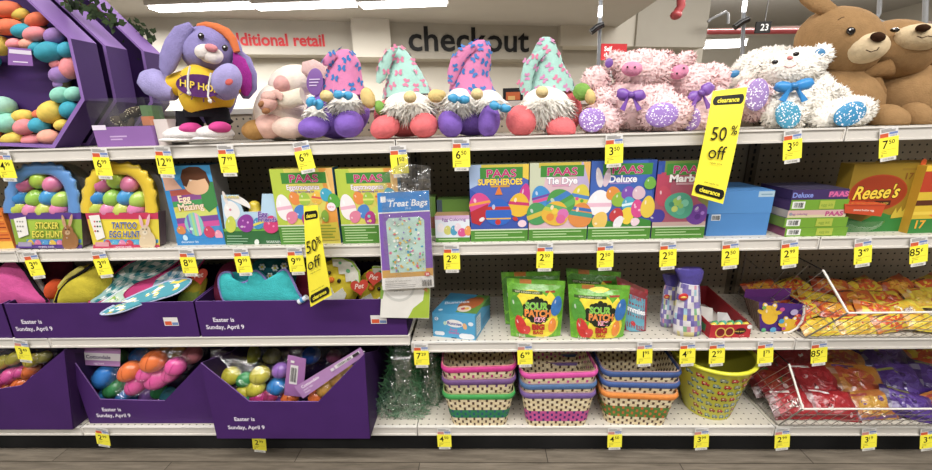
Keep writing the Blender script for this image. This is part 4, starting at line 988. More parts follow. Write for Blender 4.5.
def art_super(a):
    a.rect(0, 0, 1, 1, '#4a64b8'); a.poly([(0, .15), (0, .7), (.5, .45), (1, .7), (1, .15)], '#3a55aa'); a.poly([(0, .7), (0, 1), (.25, 1), (.15, .75)], '#9fb6d8'); a.poly([(.85, .85), (1, .8), (1, 1), (.86, 1)], '#e1c13a')
    a.poly([(.2, .94), (.9, .96), (.9, 1), (.2, 1)], '#c9b83a'); logo(a, .54, .895)
    a.text('SUPERHEROES', .52, .785, .075, '#f2d23a', bold=.07, sx=.84, outline='#5a2a7a', ow=.05); a.rect(.36, .715, .68, .74, '#c9973a')
    a.egg(.17, .50, .19, .20, '#d8478c', 10, [(-.02, .2, '#e59a3a')]); a.egg(.93, .58, .10, .24, '#c8388a', -8); a.egg(.84, .48, .18, .21, '#e6b820', -6, [(.0, .26, '#c8326a')])
    a.poly([(0, .40), (.3, .50), (.46, .40), (.3, .33), (.16, .22), (.02, .26)], '#b82a35'); a.egg(.49, .39, .225, .24, '#2d66c4', 0, [(.18, .42, '#c0332f'), (-.52, -.42, '#e3b23a')]); a.poly([(.43, .62), (.5, .74), (.56, .62)], '#e07a2a'); a.ell(.48, .26, .05, .05, '#c8322f')
    a.ell(.2, .3, .05, .035, '#e8e0e4', 30); a.ell(.78, .3, .05, .035, '#c0332f', -30); a.ell(.9, .235, .075, .065, '#f0cfdc'); bottom(a)
def art_tie(a):
    a.rect(0, 0, 1, 1, '#d9b7c0'); a.poly([(0, .3), (0, 1), (.3, 1), (.2, .5)], '#c7cdb0'); a.poly([(.75, 1), (1, 1), (1, .3), (.85, .5)], '#b7a9cf'); a.poly([(.88, 1), (1, 1), (1, .72)], '#e0b05a')
    a.poly([(.15, .94), (.85, .96), (.85, 1), (.15, 1)], '#c9b83a'); logo(a, .54, .895); a.text('Tie Dye', .54, .78, .085, '#f6f2f4', bold=.07, outline='#6a5a9a', ow=.05); a.rect(.38, .705, .66, .725, '#d89ab8')
    a.egg(.2, .58, .16, .19, '#3f8fd0', 15, [(-.45, -.15, '#d8508f'), (-.1, .08, '#7a3fa0')]); a.egg(.86, .58, .15, .20, '#d7c93a', -12, [(-.2, .1, '#4a86c8')], [(-.3, -.3, .2, '#d8508f'), (.3, -.4, .2, '#58a83a')])
    a.egg(.14, .36, .19, .2, '#4a9a5a', 20, [(-.3, .1, '#d2b93a')]); a.egg(.88, .33, .20, .22, '#dd8a3f', -10, [(-.1, .25, '#3f9a8a'), (.35, .6, '#3a6fb8')]); a.egg(.52, .50, .24, .24, '#4f9a4a', 30, [(-.6, -.2, '#5fae5a'), (.1, .5, '#3f7fc4')])
    a.egg(.45, .36, .23, .215, '#e3b42f', -15, [(.05, .35, '#b8c83a'), (.35, .65, '#5fae6a')], [(.55, .1, .42, '#d86fb0'), (.5, -.35, .36, '#d9609a'), (-.3, -.4, .3, '#e0892f'), (-.1, .15, .25, '#e8c93a')]); bottom(a)
def art_deluxe(a):
    a.rect(0, 0, 1, 1, '#3f64b4'); a.poly([(.86, 1), (1, 1), (1, .5)], '#2d4fa0'); logo(a, .56, .895, .38); a.text('Deluxe', .50, .78, .085, '#f1eff4', bold=.06, outline='#5a4f8a', ow=.05); a.rect(.30, .715, .62, .735, '#8f7fc0')
    a.poly([(0, .14), (0, .3), (.35, .24), (.7, .3), (1, .24), (1, .14)], '#3f8a35')
    a.egg(.13, .80, .05, .16, '#d8ced0', 12); a.egg(.25, .80, .05, .15, '#d5bcc8', -10); a.egg(.16, .48, .19, .21, '#efecee', 0, [(-.3, .0, '#e7b9cc')]); a.egg(.18, .25, .15, .12, '#e9c25a', 80)
    a.egg(.36, .60, .11, .11, '#df8f35', 15); a.egg(.46, .52, .11, .12, '#8fb83a', -10); a.egg(.60, .60, .11, .11, '#7f4fb0', 0); a.egg(.76, .6, .1, .11, '#d8b8c4', 10); a.egg(.62, .46, .11, .12, '#4aa6c4', 10, [(-.2, .15, '#d8eef4')]); a.egg(.60, .31, .14, .11, '#e8cb2f', 85); a.egg(.76, .40, .10, .15, '#d8478c', 8, spots=[(-.3, .2, .2, '#f2b0cc'), (.3, -.2, .2, '#f2b0cc')]); a.egg(.44, .32, .11, .12, '#c23a3f', -10)
    a.egg(.92, .42, .11, .18, '#e6c83a', 0); a.egg(.92, .72, .09, .1, '#6fae3f', 0); a.egg(.74, .23, .07, .07, '#e9cfd8', 40); a.egg(.47, .22, .12, .07, '#e8e4e8', 70); bottom(a)
def art_marble(a):
    a.rect(0, 0, 1, 1, '#a9566a'); a.poly([(.0, .9), (.0, .5), (.25, .55), (.3, .9)], '#b8445f'); a.poly([(.75, .9), (1, .95), (1, .4), (.8, .5)], '#7f7f3f'); a.rect(0, .86, 1, 1, '#6a8a3f'); a.rect(0, .86, .12, 1, '#2d4fa0'); a.rect(0, .84, .07, .95, '#3a55a8'); logo(a, .56, .895, .40); a.text('Marble', .54, .785, .09, '#f4f0ee', bold=.08, sx=1.2, outline='#7a3f4a', ow=.05); a.rect(.36, .70, .74, .725, '#c99aa4')
    a.egg(.16, .56, .14, .2, '#c0485f', 10); a.egg(.06, .30, .14, .16, '#4a3f9a', 70); a.rect(0, .15, 1, .22, '#c7a9a0')
    a.egg(.82, .32, .19, .21, '#6f3f9a', -30, spots=[(-.3, .3, .25, '#9a6ac0'), (.2, -.2, .3, '#5a2f86'), (.4, .3, .2, '#a87ad0')]); a.egg(.47, .44, .28, .24, '#4fa88a', -35, spots=[(-.3, .1, .3, '#9fc85a'), (.2, .35, .26, '#7fd0b0'), (.3, -.3, .3, '#5fb89a'), (-.1, -.45, .22, '#c8d86a'), (-.5, -.3, .18, '#3f8f76'), (.1, .0, .18, '#8fc86a')]); bottom(a)
carton('egg_dye_box', 'PAAS box reading SUPERHEROES with masked eggs on blue', 'box', 471, 527.5, 164.5, .02, Z2, .045, '#7f8a7a', art_super, side='#6a7f9a')
carton('egg_dye_box', 'PAAS box reading Tie Dye with rainbow dyed eggs', 'box', 528.5, 586, 162.5, .02, Z2, .045, '#9a9a7a', art_tie)
carton('egg_dye_box', 'PAAS box reading Deluxe with many eggs on blue', 'box', 587, 649, 160.5, .02, Z2, .045, '#3f5a8a', art_deluxe, side='#2f4f9a')
carton('egg_dye_box', 'PAAS box reading Marble with one big green marbled egg', 'box', 650.5, 703, 160.5, .02, Z2, .045, '#6a5a5a', art_marble, side='#2f4f9a')

# flat blue boxes
def flat_box(label, u0, u1, v0, v1, Y, d, base, art=None, side=None, group=None, zb=None, top=None, cat='box', name='flat_box'):
    """a box lying flat, only its front edge panel seen square on"""
    um = (u0+u1)/2; z0 = Zat(v1, Xat(u0, Y, .85), Y) if zb is None else zb
    X0, X1 = Xat(u0, Y, z0), Xat(u1, Y, z0); z1 = Zat(v0, (X0+X1)/2, Y); m = MB()
    W, H = X1-X0, z1-z0; m.box((-W/2, 0, 0), (W/2, d, H), base)
    if side: m.c[3] = m.c[1] = lin(side)
    if top: m.c[4] = lin(top)
    a = Art(m, lambda s, t, dd: (-W/2+s*W, -dd, t*H), W, H)
    if art: art(a)
    return tag(m.build(name, 'paper', loc=Vector(((X0+X1)/2, Y, z0))), label, cat, group), z1
b_, z1 = flat_box('blue flat box, the lower one, under the 50% off sign', 705.5, 766, 213.5, 233, .035, .16, '#4a86c4', lambda a: (a.rect(.05, .7, .2, .97, '#d8dde0'), a.bars(.06, .73, .19, .92)), zb=Z2)
flat_box('blue flat box lying on top of the other blue one', 706, 771, 191, 213, .035, .16, '#4f8cca', lambda a: (a.rect(.76, .72, 1, .97, '#a9c4d4'), a.rect(.8, .8, .97, .86, '#7f9fb4')), zb=z1+.0005)
b_.location.z += 0
def art_st(kind):
    def f(a):
        if kind == 'g':
            a.rect(0, 0, 1, 1, '#6f9f26'); a.rect(.03, .16, .25, .84, '#e4e6e0'); a.bars(.06, .26, .22, .74); a.rect(.5, .1, .76, .9, '#a9b83a'); a.text('egg kit', .63, .5, .3, '#7f9a2c', bold=.03)
        elif kind == 'p':
            a.rect(0, 0, 1, 1, '#3f2d5f'); a.text('Deluxe', .2, .48, .5, '#7f8fd8', bold=.06); a.rect(.68, .2, .97, .85, '#7f3f7a'); a.text('PAAS', .83, .52, .5, '#d8609a', bold=.08, sx=1.2)
        else:
            a.rect(0, 0, 1, 1, '#d0a9a4'); a.rect(0, 0, 1, .35, '#cfc79a'); a.text('egg coloring', .2, .5, .3, '#8a5f8a', bold=.03); a.text('PAAS', .8, .5, .6, '#b8457f', bold=.08, sx=1.2); a.ell(.05, .5, .03, .03, '#8f8f9a')
    return f
zb = Z2; Ld = [(227.3, 236.5, 784, 846, 'g', 'lying green egg dye box at the bottom of the stack of five', '#8a4f6a'), (217.5, 227.3, 783.5, 846, 'g', 'lying green egg dye box second from bottom of the stack', '#6f8f3a'),
     (210, 217.3, 787, 845, 'w', 'lying pink and cream egg dye box in the middle of the stack', '#b8b0a8'), (199.5, 209.8, 789.5, 847, 'g', 'lying green egg dye box second from top of the stack', '#4f3a6a'), (189.5, 199.3, 791, 847.5, 'p', 'lying dark purple egg dye box on top of the stack', '#3a2a58')]
for (v0, v1, u0, u1, kd, lb, sc_) in Ld:
    b_, zb = flat_box(lb, u0, u1, v0, v1, .015, .13, '#5f8f26' if kd == 'g' else '#3f2d5f' if kd == 'p' else '#c9a9a4', art_st(kd), sc_, 'stacked egg dye boxes', zb, '#3f3a52', name='egg_dye_box'); zb += .0004

# candy boxes at the right end
def art_candy(a):
    a.rect(0, 0, 1, 1, '#94760f'); a.poly([(0, .0), (0, .25), (.3, .16), (.55, .3), (.7, .25), (.85, .32), (1, .28), (1, 0)], '#2f7f35'); a.ell(.44, .58, .42, .28, '#a83c12', 0, 36); a.ell(.44, .58, .40, .26, '#9c350c', 0, 36)  # yellow darkened: the shade on this box is put into its print
    a.text("Reese's", .43, .60, .19, '#f0cf2a', bold=.04, sx=.80, shear=.25, rot=2, outline='#3a1a0a', ow=.06); a.rect(.22, .40, .66, .47, '#4a1f0f'); a.text('peanut butter eggs', .44, .435, .035, '#e0b93a'); a.text('17', .83, .82, .09, '#7a4a12', bold=.05); a.rect(.7, .9, .98, .93, '#8a6a12')
    for q in range(11): a.ell(.955+.012*(-1)**q, .05+q*.095, .04, .06, '#d8581a')
    a.poly([(.72, .25), (.76, .36), (.79, .28), (.83, .38), (.86, .3), (.9, .36), (.9, .22), (.72, .2)], '#c9b02a')
carton('candy_box', "big yellow candy box with an orange oval reading Reese's", 'box', 838, 905, 163.5, .05, Z2, .045, '#b08c12', art_candy, side='#8a6f14')
def art_candy2(a):
    a.rect(0, 0, 1, 1, '#d8b41a'); a.rect(0, 0, 1, .22, '#2f7f35'); a.poly([(0, .62), (.7, .62), (.7, .92), (0, .92)], '#b83a16'); a.rect(0, .42, 1, .5, '#5a2a12'); a.ell(.5, .3, .2, .08, '#e07a1e'); a.text('17', .2, .14, .12, '#e8a41a', bold=.06); a.ell(.6, .12, .14, .1, '#d8481a'); a.rect(0, .28, 1, .33, '#e8c93a')
    a.rect(0, .92, .5, 1, '#e8c01a'); a.text("Reese's", .45, .78, .1, '#f0cf2a', bold=.05)
carton('candy_box', 'second yellow and green candy box at the far right edge of the second shelf', 'box', 905.5, 960, 165, .03, Z2, .14, '#c89a1a', art_candy2, yaw=3)
# clear cup lying by the candy box with an orange pack across it
m = MB(); c = at(867, 216, .03); P = []
for j in range(9):
    t = j/8*math.pi*.5; r = .068*math.cos(t*.98); P.append([Vector((c.x+r*math.cos(q*2*math.pi/24), .055+r*.7*math.sin(q*2*math.pi/24), Z2+.043-.042*math.sin(t))) for q in range(24)])
m.grid(P, '#ffffff', True, True); tag(m.build('plastic_bowl', M['acetate']), 'clear plastic bowl in front of the big yellow candy box', 'bowl')
m = MB(); Pq = [at(845, 213, .012), at(881, 216.5, .012), at(886, 204, .012), at(845, 204, .012)]
m.prism(Pq, (0, .06, 0), '#c8481c'); a = pxart(m, 845, 204, 886, 216, .0118); a.text('peanut butter egg', .46, .5, .17, '#f4d8c8', bold=.03, rot=-2); a.rect(.03, .84, .97, .9, '#a83a14')
tag(m.build('candy_pack', 'gloss'), "small orange candy pack resting on the clear bowl", 'pack')

# ---- treat bag packs on the clip strip
o = empty('treat_bag_pack', at(405, 200, -.035), 'hanging treat bag pack with blue header reading Treat Bags', 'pack')
m = MB(); Y = -.035
Q = [(382.6, 290), (434, 287), (428.7, 190.5), (377, 193)]
def qf(s, t, d):
    u = (Q[0][0]*(1-s)+Q[1][0]*s)*(1-t)+(Q[3][0]*(1-s)+Q[2][0]*s)*t; v = (Q[0][1]*(1-s)+Q[1][1]*s)*(1-t)+(Q[3][1]*(1-s)+Q[2][1]*s)*t
    return at(u, v, Y)-Vector((0, d, 0))
m.prism([qf(0, 0, 0), qf(1, 0, 0), qf(1, 1, 0), qf(0, 1, 0)], (0, .006, 0), '#e9e7e4')
a = Art(m, qf, 51, 97, .00003, 4)
a.rect(0, .12, 1, .80, '#7f58b0'); a.rect(0, .79, 1, 1, '#2f86d0'); a.rect(0, .785, 1, .797, '#e8e6e2'); a.rect(.06, .9, .16, .96, '#f0f0f0'); a.text('party', .26, .93, .03, '#dfeaf6'); a.text('Treat Bags', .58, .885, .068, '#f6f6f4', bold=.03, shear=.2); a.text('20 ct', .58, .83, .02, '#e6eef6')
a.rect(.0, .12, 1, .20, '#c99a4a'); a.rect(.0, .0, 1, .12, '#e6e4df'); a.rect(.0, .795, .012, .12, '#e9e7e4')
a.poly([(.17, .17), (.86, .17), (.88, .70), (.80, .735), (.2, .735), (.14, .70)], '#b9d8cc')
rr = random.Random(4)
for q in range(120):
    s_, t_ = rr.uniform(.18, .84), rr.uniform(.185, .72); c = rr.choice(['#e0a83a', '#d8708f', '#5fae6a', '#4a9fc8', '#e8d85a', '#f2f0e8', '#8f7fc0', '#f2f0e8']); a.ell(s_, t_, rr.uniform(.012, .032), rr.uniform(.012, .03), c, rr.uniform(0, 90), 9, 1)
a.text('Treat bags for candy and toys', .06, .09, .016, '#8a8884', 'l'); a.lines(.06, .7, .06, 3, .018, .006, '#a8a6a2'); a.bars(.78, .02, .97, .085, 12); a.ell(.89, .145, .055, .045, '#c8323a'); a.text('20', .89, .145, .025, '#f4f0ea', bold=.04)
m.build('printed_pack', 'gloss', o)
m = MB(); P = [qf(0, 1, .001), qf(1, 1, .001), at(431, 166, Y+.004), at(400, 163, Y+.006), at(379, 178, Y)]; m.prism(P, (0, .0008, 0), '#ffffff'); m.build('poly_flap', 'film', o)
m = MB(); P = [at(u, v, Y-.006) for u, v in ((379, 178), (381, 191), (386, 292), (436, 289), (430, 166), (400, 163))]; m.prism(P, (0, .0006, 0), '#ffffff'); m.build('clear_sleeve', 'film', o)
o = empty('treat_bag_pack', at(405, 315, -.02), 'white and lime pack hanging behind the treat bags, only its lower end showing', 'pack')
m = MB(); Y = -.018; P = [at(u, v, Y) for u, v in ((380, 317.5), (429, 318.5), (432, 250), (384, 250))]; m.prism(P, (0, .004, 0), '#e6e4dc')
a = pxart(m, 380, 286, 430, 318, Y); a.poly([(.56, 0), (.98, .0), (1, .9), (.9, 1), (.86, .55), (.66, .3)], '#a3bf2f'); a.poly([(.02, 1), (.0, .6), (.05, .6), (.1, 1)], '#7fa83a'); a.ell(.38, .98, .32, .30, '#cfcfc8', 0, 24); a.ell(.38, 1.0, .28, .26, '#e9e8e2', 0, 24); a.text('wall clings', .38, .86, .06, '#9a9a94', rot=4); a.poly([(.86, .9), (.94, .96), (.95, .8)], '#d8863a')
m.build('printed_pack', 'gloss', o)
m = MB(); m.prism([at(401, 150, -.012), at(409, 150, -.012), at(410, 200, -.012), at(402, 200, -.012)], (0, .001, 0), '#ffffff')
tag(m.build('hanging_strip', 'film'), 'clear merchandising strip hanging from the top shelf lip by the 1.50 tag', 'strip')
# ================================================================== third shelf
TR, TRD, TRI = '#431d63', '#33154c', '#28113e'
def tray(label, bl, br, top, Yf, z, depth, hback, notch=None, text=None, sticker=None, tx=.17, group='purple display trays'):
    """open cardboard display tray; bl/br bottom front corners and the top line of its front wall, all as seen in the photo"""
    x0, x1 = Xat(bl[0], Yf, z), Xat(br[0], Yf, z); W = x1-x0
    o = empty('display_tray', ((x0+x1)/2, Yf, z), label, 'tray', group)
    fl = [at(u, v, Yf) for u, v in top]; t = .004
    m = MB(); pts = [Vector((x0, Yf, z)), Vector((x1, Yf, z))]+[Vector((p.x, Yf, p.z)) for p in fl[::-1]]
    n = len(pts); bk = [p+Vector((0, t, 0)) for p in pts]
    # triangulate the notched wall as strips between bottom and top line
    top3 = fl; k = len(top3); bot = [Vector((x0+(x1-x0)*max(0, min(1, (p.x-top3[0].x)/(top3[-1].x-top3[0].x))), Yf, z)) for p in top3]
    V = bot+top3; fs = [(i, i+1, k+i+1, k+i) for i in range(k-1)]
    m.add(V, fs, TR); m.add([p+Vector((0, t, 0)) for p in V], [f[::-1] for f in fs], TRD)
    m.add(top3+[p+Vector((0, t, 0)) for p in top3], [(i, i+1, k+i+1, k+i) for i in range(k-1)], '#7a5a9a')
    a = Art(m, lambda s, tt, d: Vector((x0+W*s, Yf-d, z+tt*.1)), W, .1)
    if text:
        a.text('Easter is', tx, .62*text, .15, '#e6e0ec', bold=.04); a.text('Sunday, April 9', tx, .36*text, .15, '#e6e0ec', bold=.04)
    if sticker:
        s0 = sticker; a.rect(s0, .42, s0+.075, .72, '#e4e0dc'); a.rect(s0+.004, .44, s0+.04, .58, '#d8562e'); a.rect(s0+.042, .44, s0+.073, .54, '#6f88b8')
    m.build('front_wall', 'card', o)
    zl, zr = fl[0].z, fl[-1].z
    xl, xr_ = fl[0].x, fl[-1].x
    for (xb, xt, zt, nm, sg) in ((x0, xl, zl, 'left', -1), (x1, xr_, zr, 'right', 1)):
        m = MB(); P = [Vector((xb, Yf+t, z)), Vector((xb, Yf+depth, z)), Vector((xt, Yf+depth, z+hback)), Vector((xt, Yf+depth*.45, z+hback)), Vector((xt, Yf+t, zt))]
        Q = [p+Vector((-sg*t, 0, 0)) for p in P]
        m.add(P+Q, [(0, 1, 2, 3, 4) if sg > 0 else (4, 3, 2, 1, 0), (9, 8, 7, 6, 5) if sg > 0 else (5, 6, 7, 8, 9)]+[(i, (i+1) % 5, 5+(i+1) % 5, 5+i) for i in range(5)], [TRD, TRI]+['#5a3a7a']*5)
        m.build('side_wall', 'card', o)
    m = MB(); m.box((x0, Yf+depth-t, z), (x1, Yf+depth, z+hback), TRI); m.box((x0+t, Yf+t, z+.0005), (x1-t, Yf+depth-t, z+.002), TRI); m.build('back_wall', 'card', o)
    return o
tray('purple display tray at the far left edge of the third shelf', (-190, 337), (13, 337), [(-200, 304), (1.5, 304)], .004, Z3L+.0008, .31, .14, group=None)
tray('purple Easter is Sunday tray on the third shelf holding pink, yellow and plaid toys', (15, 337), (200, 336), [(4, 304), (60, 303.5), (193, 301.7)], 0, Z3L+.0008, .31, .14, text=1.0, sticker=.83, tx=.125)
tray('purple Easter is Sunday tray on the third shelf holding turquoise and chick toys', (202, 335.6), (408, 333), [(194.5, 301.5), (300, 300.5), (404, 299)], 0, Z3L+.0008, .31, .14, text=1.0, sticker=.83, tx=.125)

def pillow(mb, pts, Y, th, col, dome=1, seam=None, patch=None, tilt=0, rings=6, wr=.0):
    """stuffed or filled flat shape with an outline given as it shows in the photo"""
    pts = smooth_out(pts, 4); C0 = at(sum(p[0] for p in pts)/len(pts), sum(p[1] for p in pts)/len(pts), Y); n = len(pts)
    edge = [at(u, v, Y) for u, v in pts]
    if tilt:
        for p in edge: p.y += (p.z-C0.z)*tilt
    vs = []; 
    for sg in (-1, 1):
        for r in range(rings+1):
            k = r/rings
            for p in edge:
                q = C0+(p-C0)*k; hgt = th*math.sqrt(max(0, 1-k**(2.2*dome)))
                if wr: hgt *= 1+wr*noise.noise(q*55)
                vs.append(q+Vector((0, sg*hgt, 0)))
    fs = []; cs = []
    for s_, sg in enumerate((-1, 1)):
        o_ = s_*(rings+1)*n
        for r in range(rings):
            for i in range(n):
                k = (i+1) % n; f = (o_+r*n+i, o_+r*n+k, o_+(r+1)*n+k, o_+(r+1)*n+i)
                fs.append(f if sg > 0 else f[::-1])
                if callable(col):
                    c = sum((vs[x] for x in f), Vector())/4; cs.append(lin(col(*proj(c))))
    mb.add(vs, fs, cs if callable(col) else col, True)
    if seam: mb.tube(edge+[edge[0]], seam[0], seam[1], 8, False)
    return edge, C0
GT = 'plush toys in the third shelf trays'
# pink chick-shaped plush cushion
o = empty('plush_cushion', at(20, 300, .06), 'pink plush cushion with black and white piping at the left of the tray', 'plush toy', GT)
m = MB(); pillow(m, [(-14, 262), (2, 266), (9, 259), (16, 260), (27, 272), (37, 288), (50, 304), (20, 310), (-10, 305), (-20, 285)], .06, .035, '#d8579c'); m.build('cover', 'plush', o)
m = MB(); m.tube([at(u, v, .058) for u, v in ((-4, 262), (3, 266), (9, 260), (15, 259), (26, 271), (36, 287), (48, 302))], .0055, '#17131a', 8); m.build('piping', 'fabric', o)
m = MB(); m.tube([at(u, v, .075) for u, v in ((12, 257), (24, 264), (34, 277), (44, 292), (54, 303))], .012, '#a39c98', 8); m.build('side_panel', 'plush', o)
o = empty('plush_cushion', at(85, 300, .07), 'yellow plush cushion with a black band and orange beak', 'plush toy', GT)
m = MB(); pillow(m, [(57, 300), (62, 285), (74, 272), (90, 264), (108, 262), (112, 280), (106, 300), (84, 306), (62, 306)], .08, .045, '#d6c52c'); m.build('cover', 'plush', o)
m = MB(); m.tube([at(u, v, .045) for u, v in ((56, 302), (60, 291), (70, 280), (84, 271), (96, 262))], .005, '#17131a', 8); m.build('piping', 'fabric', o)
m = MB(); pillow(m, [(46, 288), (50, 281), (58, 279), (63, 284), (59, 296), (52, 299), (47, 295)], .062, .02, '#d8521f'); m.build('beak', 'plush', o)
m = MB(); pillow(m, [(60, 289), (70, 279), (84, 270), (80, 266), (68, 274), (58, 286)], .055, .012, '#e8dc6a'); m.build('side_panel', 'plush', o)
# soft bags in gingham and floral prints
def gingham(c1, c2, cm, s=5):
    def f(u, v):
        a, b = (u+v*.4)//s % 2, (v*.9-u*.35)//s % 2; return c1 if a and b else c2 if not a and not b else cm
    return f
def floral(base, cols, s=4.5):
    def f(u, v):
        r = noise.noise(Vector((u/s, v/s, 3.3))); return cols[int(abs(u*7.3+v*3.1)) % len(cols)] if r > .18 else base
    return f
GB = [('teal and white gingham bag with pink trim, highest in the heap', [(103, 294), (108, 281), (122, 266), (150, 258), (172, 262), (160, 274), (135, 286), (112, 296)], .10, gingham('#2f7f86', '#dfe3df', '#8fb5b0'), '#c2356f'),
      ('blue and white gingham bag with pink trim at the right of the heap', [(150, 287), (160, 276), (182, 264), (196, 262), (190, 276), (172, 286), (156, 292)], .085, gingham('#3f7f9a', '#e3e3df', '#9ab5bf'), '#c2356f'),
      ('plain magenta folded bag in the middle of the heap', [(128, 293), (134, 285), (152, 280), (168, 282), (160, 290), (140, 296)], .065, '#c23a76', '#a82a62'),
      ('green and white floral bag in the heap', [(102, 305), (110, 297), (124, 289), (140, 291), (134, 300), (116, 308)], .05, floral('#bcd6c2', ['#e8e3d2', '#8fb84a', '#5f9aa0']), '#d9dfe6'),
      ('pale blue daisy print bag hanging over the tray edge', [(110, 309), (122, 301), (142, 292), (164, 284), (184, 284), (176, 294), (150, 301), (128, 308)], .02, floral('#4f9fae', ['#eceee8', '#e6cf4a', '#eceee8']), '#b9c4e0')]
for lb, pts, Y, c, sm in GB:
    o = empty('treat_bag', at(pts[0][0], pts[0][1], Y), lb, 'bag', 'folded print bags in the tray'); m = MB(); pillow(m, pts, Y, .012, c, rings=9, tilt=.8); m.build('cloth', 'fabric', o)
    m = MB(); ed = [at(u, v, Y-.002) for u, v in smooth_out(pts, 4)]; C0 = sum(ed, Vector())/len(ed)
    for p in ed: p.y += (p.z-C0.z)*.8
    m.tube(ed+[ed[0]], .0028, sm, 6, False); m.build('trim', 'fabric', o)
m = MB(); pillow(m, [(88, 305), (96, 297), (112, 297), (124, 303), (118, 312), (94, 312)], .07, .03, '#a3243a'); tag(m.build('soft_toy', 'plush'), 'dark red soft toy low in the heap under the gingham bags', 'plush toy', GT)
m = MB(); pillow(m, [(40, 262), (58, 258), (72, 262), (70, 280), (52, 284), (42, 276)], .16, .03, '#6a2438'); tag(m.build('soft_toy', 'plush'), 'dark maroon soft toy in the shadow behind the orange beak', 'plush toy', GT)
def heart(mb, u, v, r, Y, col, rot=0):
    pts = []
    for i in range(28):
        t = 2*math.pi*i/28; x = 16*math.sin(t)**3; y = 13*math.cos(t)-5*math.cos(2*t)-2*math.cos(3*t)-math.cos(4*t)
        q = R(rot); x, y = x*math.cos(q)-y*math.sin(q), x*math.sin(q)+y*math.cos(q); pts.append((u+x*r/16, v-y*r/16))
    outline_prism(mb, pts, Y, .002, col)
    a = pxart(mb, u-r, v-r, u+r, v+r, Y-.0006); a.text('Pet', .5, .56, .28, '#f0d8cc', bold=.03, shear=.3, rot=rot)
def pet(o, u, v, r, Y, rot): m = MB(); heart(m, u, v, r, Y, '#c8402c', rot); m.build('heart_tag', 'paper', o)
o = empty('chick_plush', at(196, 300, .1), 'yellow plush with red heart tag at the right end of the gingham tray', 'plush toy', GT)
m = MB(); pillow(m, [(178, 302), (184, 288), (196, 276), (206, 278), (204, 292), (198, 304)], .1, .03, lambda u, v: '#d9c42c' if v < 292 else '#9fb84a'); m.build('cover', 'plush', o); pet(o, 199, 276, 9, .06, 10)
# turquoise plush with lavender piping
o = empty('plush_cushion', at(258, 300, .06), 'turquoise plush cushion with lavender piping and two notches', 'plush toy', GT)
TQ = [(226, 302), (220, 290), (219, 279), (223, 273), (231, 273), (234, 281), (242, 283), (249, 280), (251, 273), (257, 271), (263, 276), (268, 281), (276, 280), (279, 272), (286, 270), (291, 277), (297, 290), (302, 301), (290, 309), (250, 309)]
m = MB(); edge, _ = pillow(m, TQ, .05, .03, '#35bcbf', dome=1.4); m.build('cover', 'plush', o)
m = MB(); m.tube(edge+[edge[0]], .004, '#8f86c8', 8, False); m.build('piping', 'fabric', o)
m = MB(); pillow(m, [(246, 276), (254, 262), (268, 257), (284, 260), (294, 270), (296, 290), (270, 296), (250, 290)], .10, .03, '#1f5f66'); o2 = tag(m.build('plush_cushion', 'plush'), 'dark teal plush with white daisies behind the turquoise cushion', 'plush toy', GT)
m = MB()
for (u, v) in ((262, 267), (275, 268), (270, 276), (284, 266)):
    for q in range(6): c = at(u+2.4*math.cos(q*1.05), v+2.4*math.sin(q*1.05), .068); m.ell(c, (.0042, 0, 0), (0, .002, 0), (0, 0, .0042), '#dfe0d8', 8, 6)
    m.ell(at(u, v, .066), (.004, 0, 0), (0, .002, 0), (0, 0, .004), '#d8c63a', 8, 6)
m.build('daisy_print', 'fabric', o2)
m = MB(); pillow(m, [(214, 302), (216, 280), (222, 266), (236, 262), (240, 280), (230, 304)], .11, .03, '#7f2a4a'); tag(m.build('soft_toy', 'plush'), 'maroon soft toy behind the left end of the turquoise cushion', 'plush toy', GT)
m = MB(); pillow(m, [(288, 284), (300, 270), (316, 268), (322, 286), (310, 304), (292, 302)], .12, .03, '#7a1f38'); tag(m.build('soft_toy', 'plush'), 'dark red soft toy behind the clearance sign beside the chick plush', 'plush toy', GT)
# chicks in eggshells
def chick(label, u, v, Y, s=1, flip=1, pt=True):
    o = empty('chick_plush', at(u, v+18, Y), label, 'plush toy', GT); K = lambda x, y: (u+x*s*flip, v+y*s)
    m = MB(); pillow(m, [K(-19, 14), K(-21, -4), K(-14, -16), K(0, -22), K(13, -19), K(22, -8), K(22, 8), K(14, 22), K(-8, 24)], Y, .03, '#e3cf22', dome=1.3); m.build('body', 'plush', o)
    m = MB(); Z = [K(-6, -22), K(4, -22), K(14, -18), K(21, -8), K(22, 4), K(16, 8), K(13, 1), K(8, 2), K(7, -6), K(1, -6), K(0, -13), K(-5, -14)]
    outline_prism(m, Z, Y-.034, .012, '#e6e6da'); ed = [at(x, y, Y-.034) for x, y in Z[:6]]; m.tube(ed, .003, '#9fc83a', 6)
    for (x, y, r) in ((10, -9, 2.6), (2, -17, 2), (18, 1, 1.8), (14, -14, 1.4)): m.ell(at(*K(x, y), Y-.035), (r*s*.0027, 0, 0), (0, .001, 0), (0, 0, r*s*.0027), '#6fb87f', 12, 6)
    m.build('eggshell_cap', 'plush', o)
    for (x, y) in ((-9, -7), (1, 1)): m = MB(); blob(m, *K(x, y), Y-.032, 2.1*s, 2.1*s, 1.4, '#17120c', nu=10, nv=8); m.build('eye', 'egg', o)
    m = MB(); blob(m, *K(-7, 0), Y-.034, 3.4*s, 2.8*s, 3, '#e07a1e', nu=12, nv=8); m.build('beak', 'plush', o)
    m = MB(); outline_prism(m, [K(-18, 12), K(-8, 6), K(-4, 14), K(4, 8), K(8, 15), K(4, 24), K(-12, 24)], Y-.033, .01, '#e6e6da'); m.build('eggshell_base', 'plush', o)
    return o
c = chick('yellow chick plush with spotted eggshell cap, right of the clearance sign', 338, 280, .07); pet(c, 359.5, 287, 9, .025, 8)
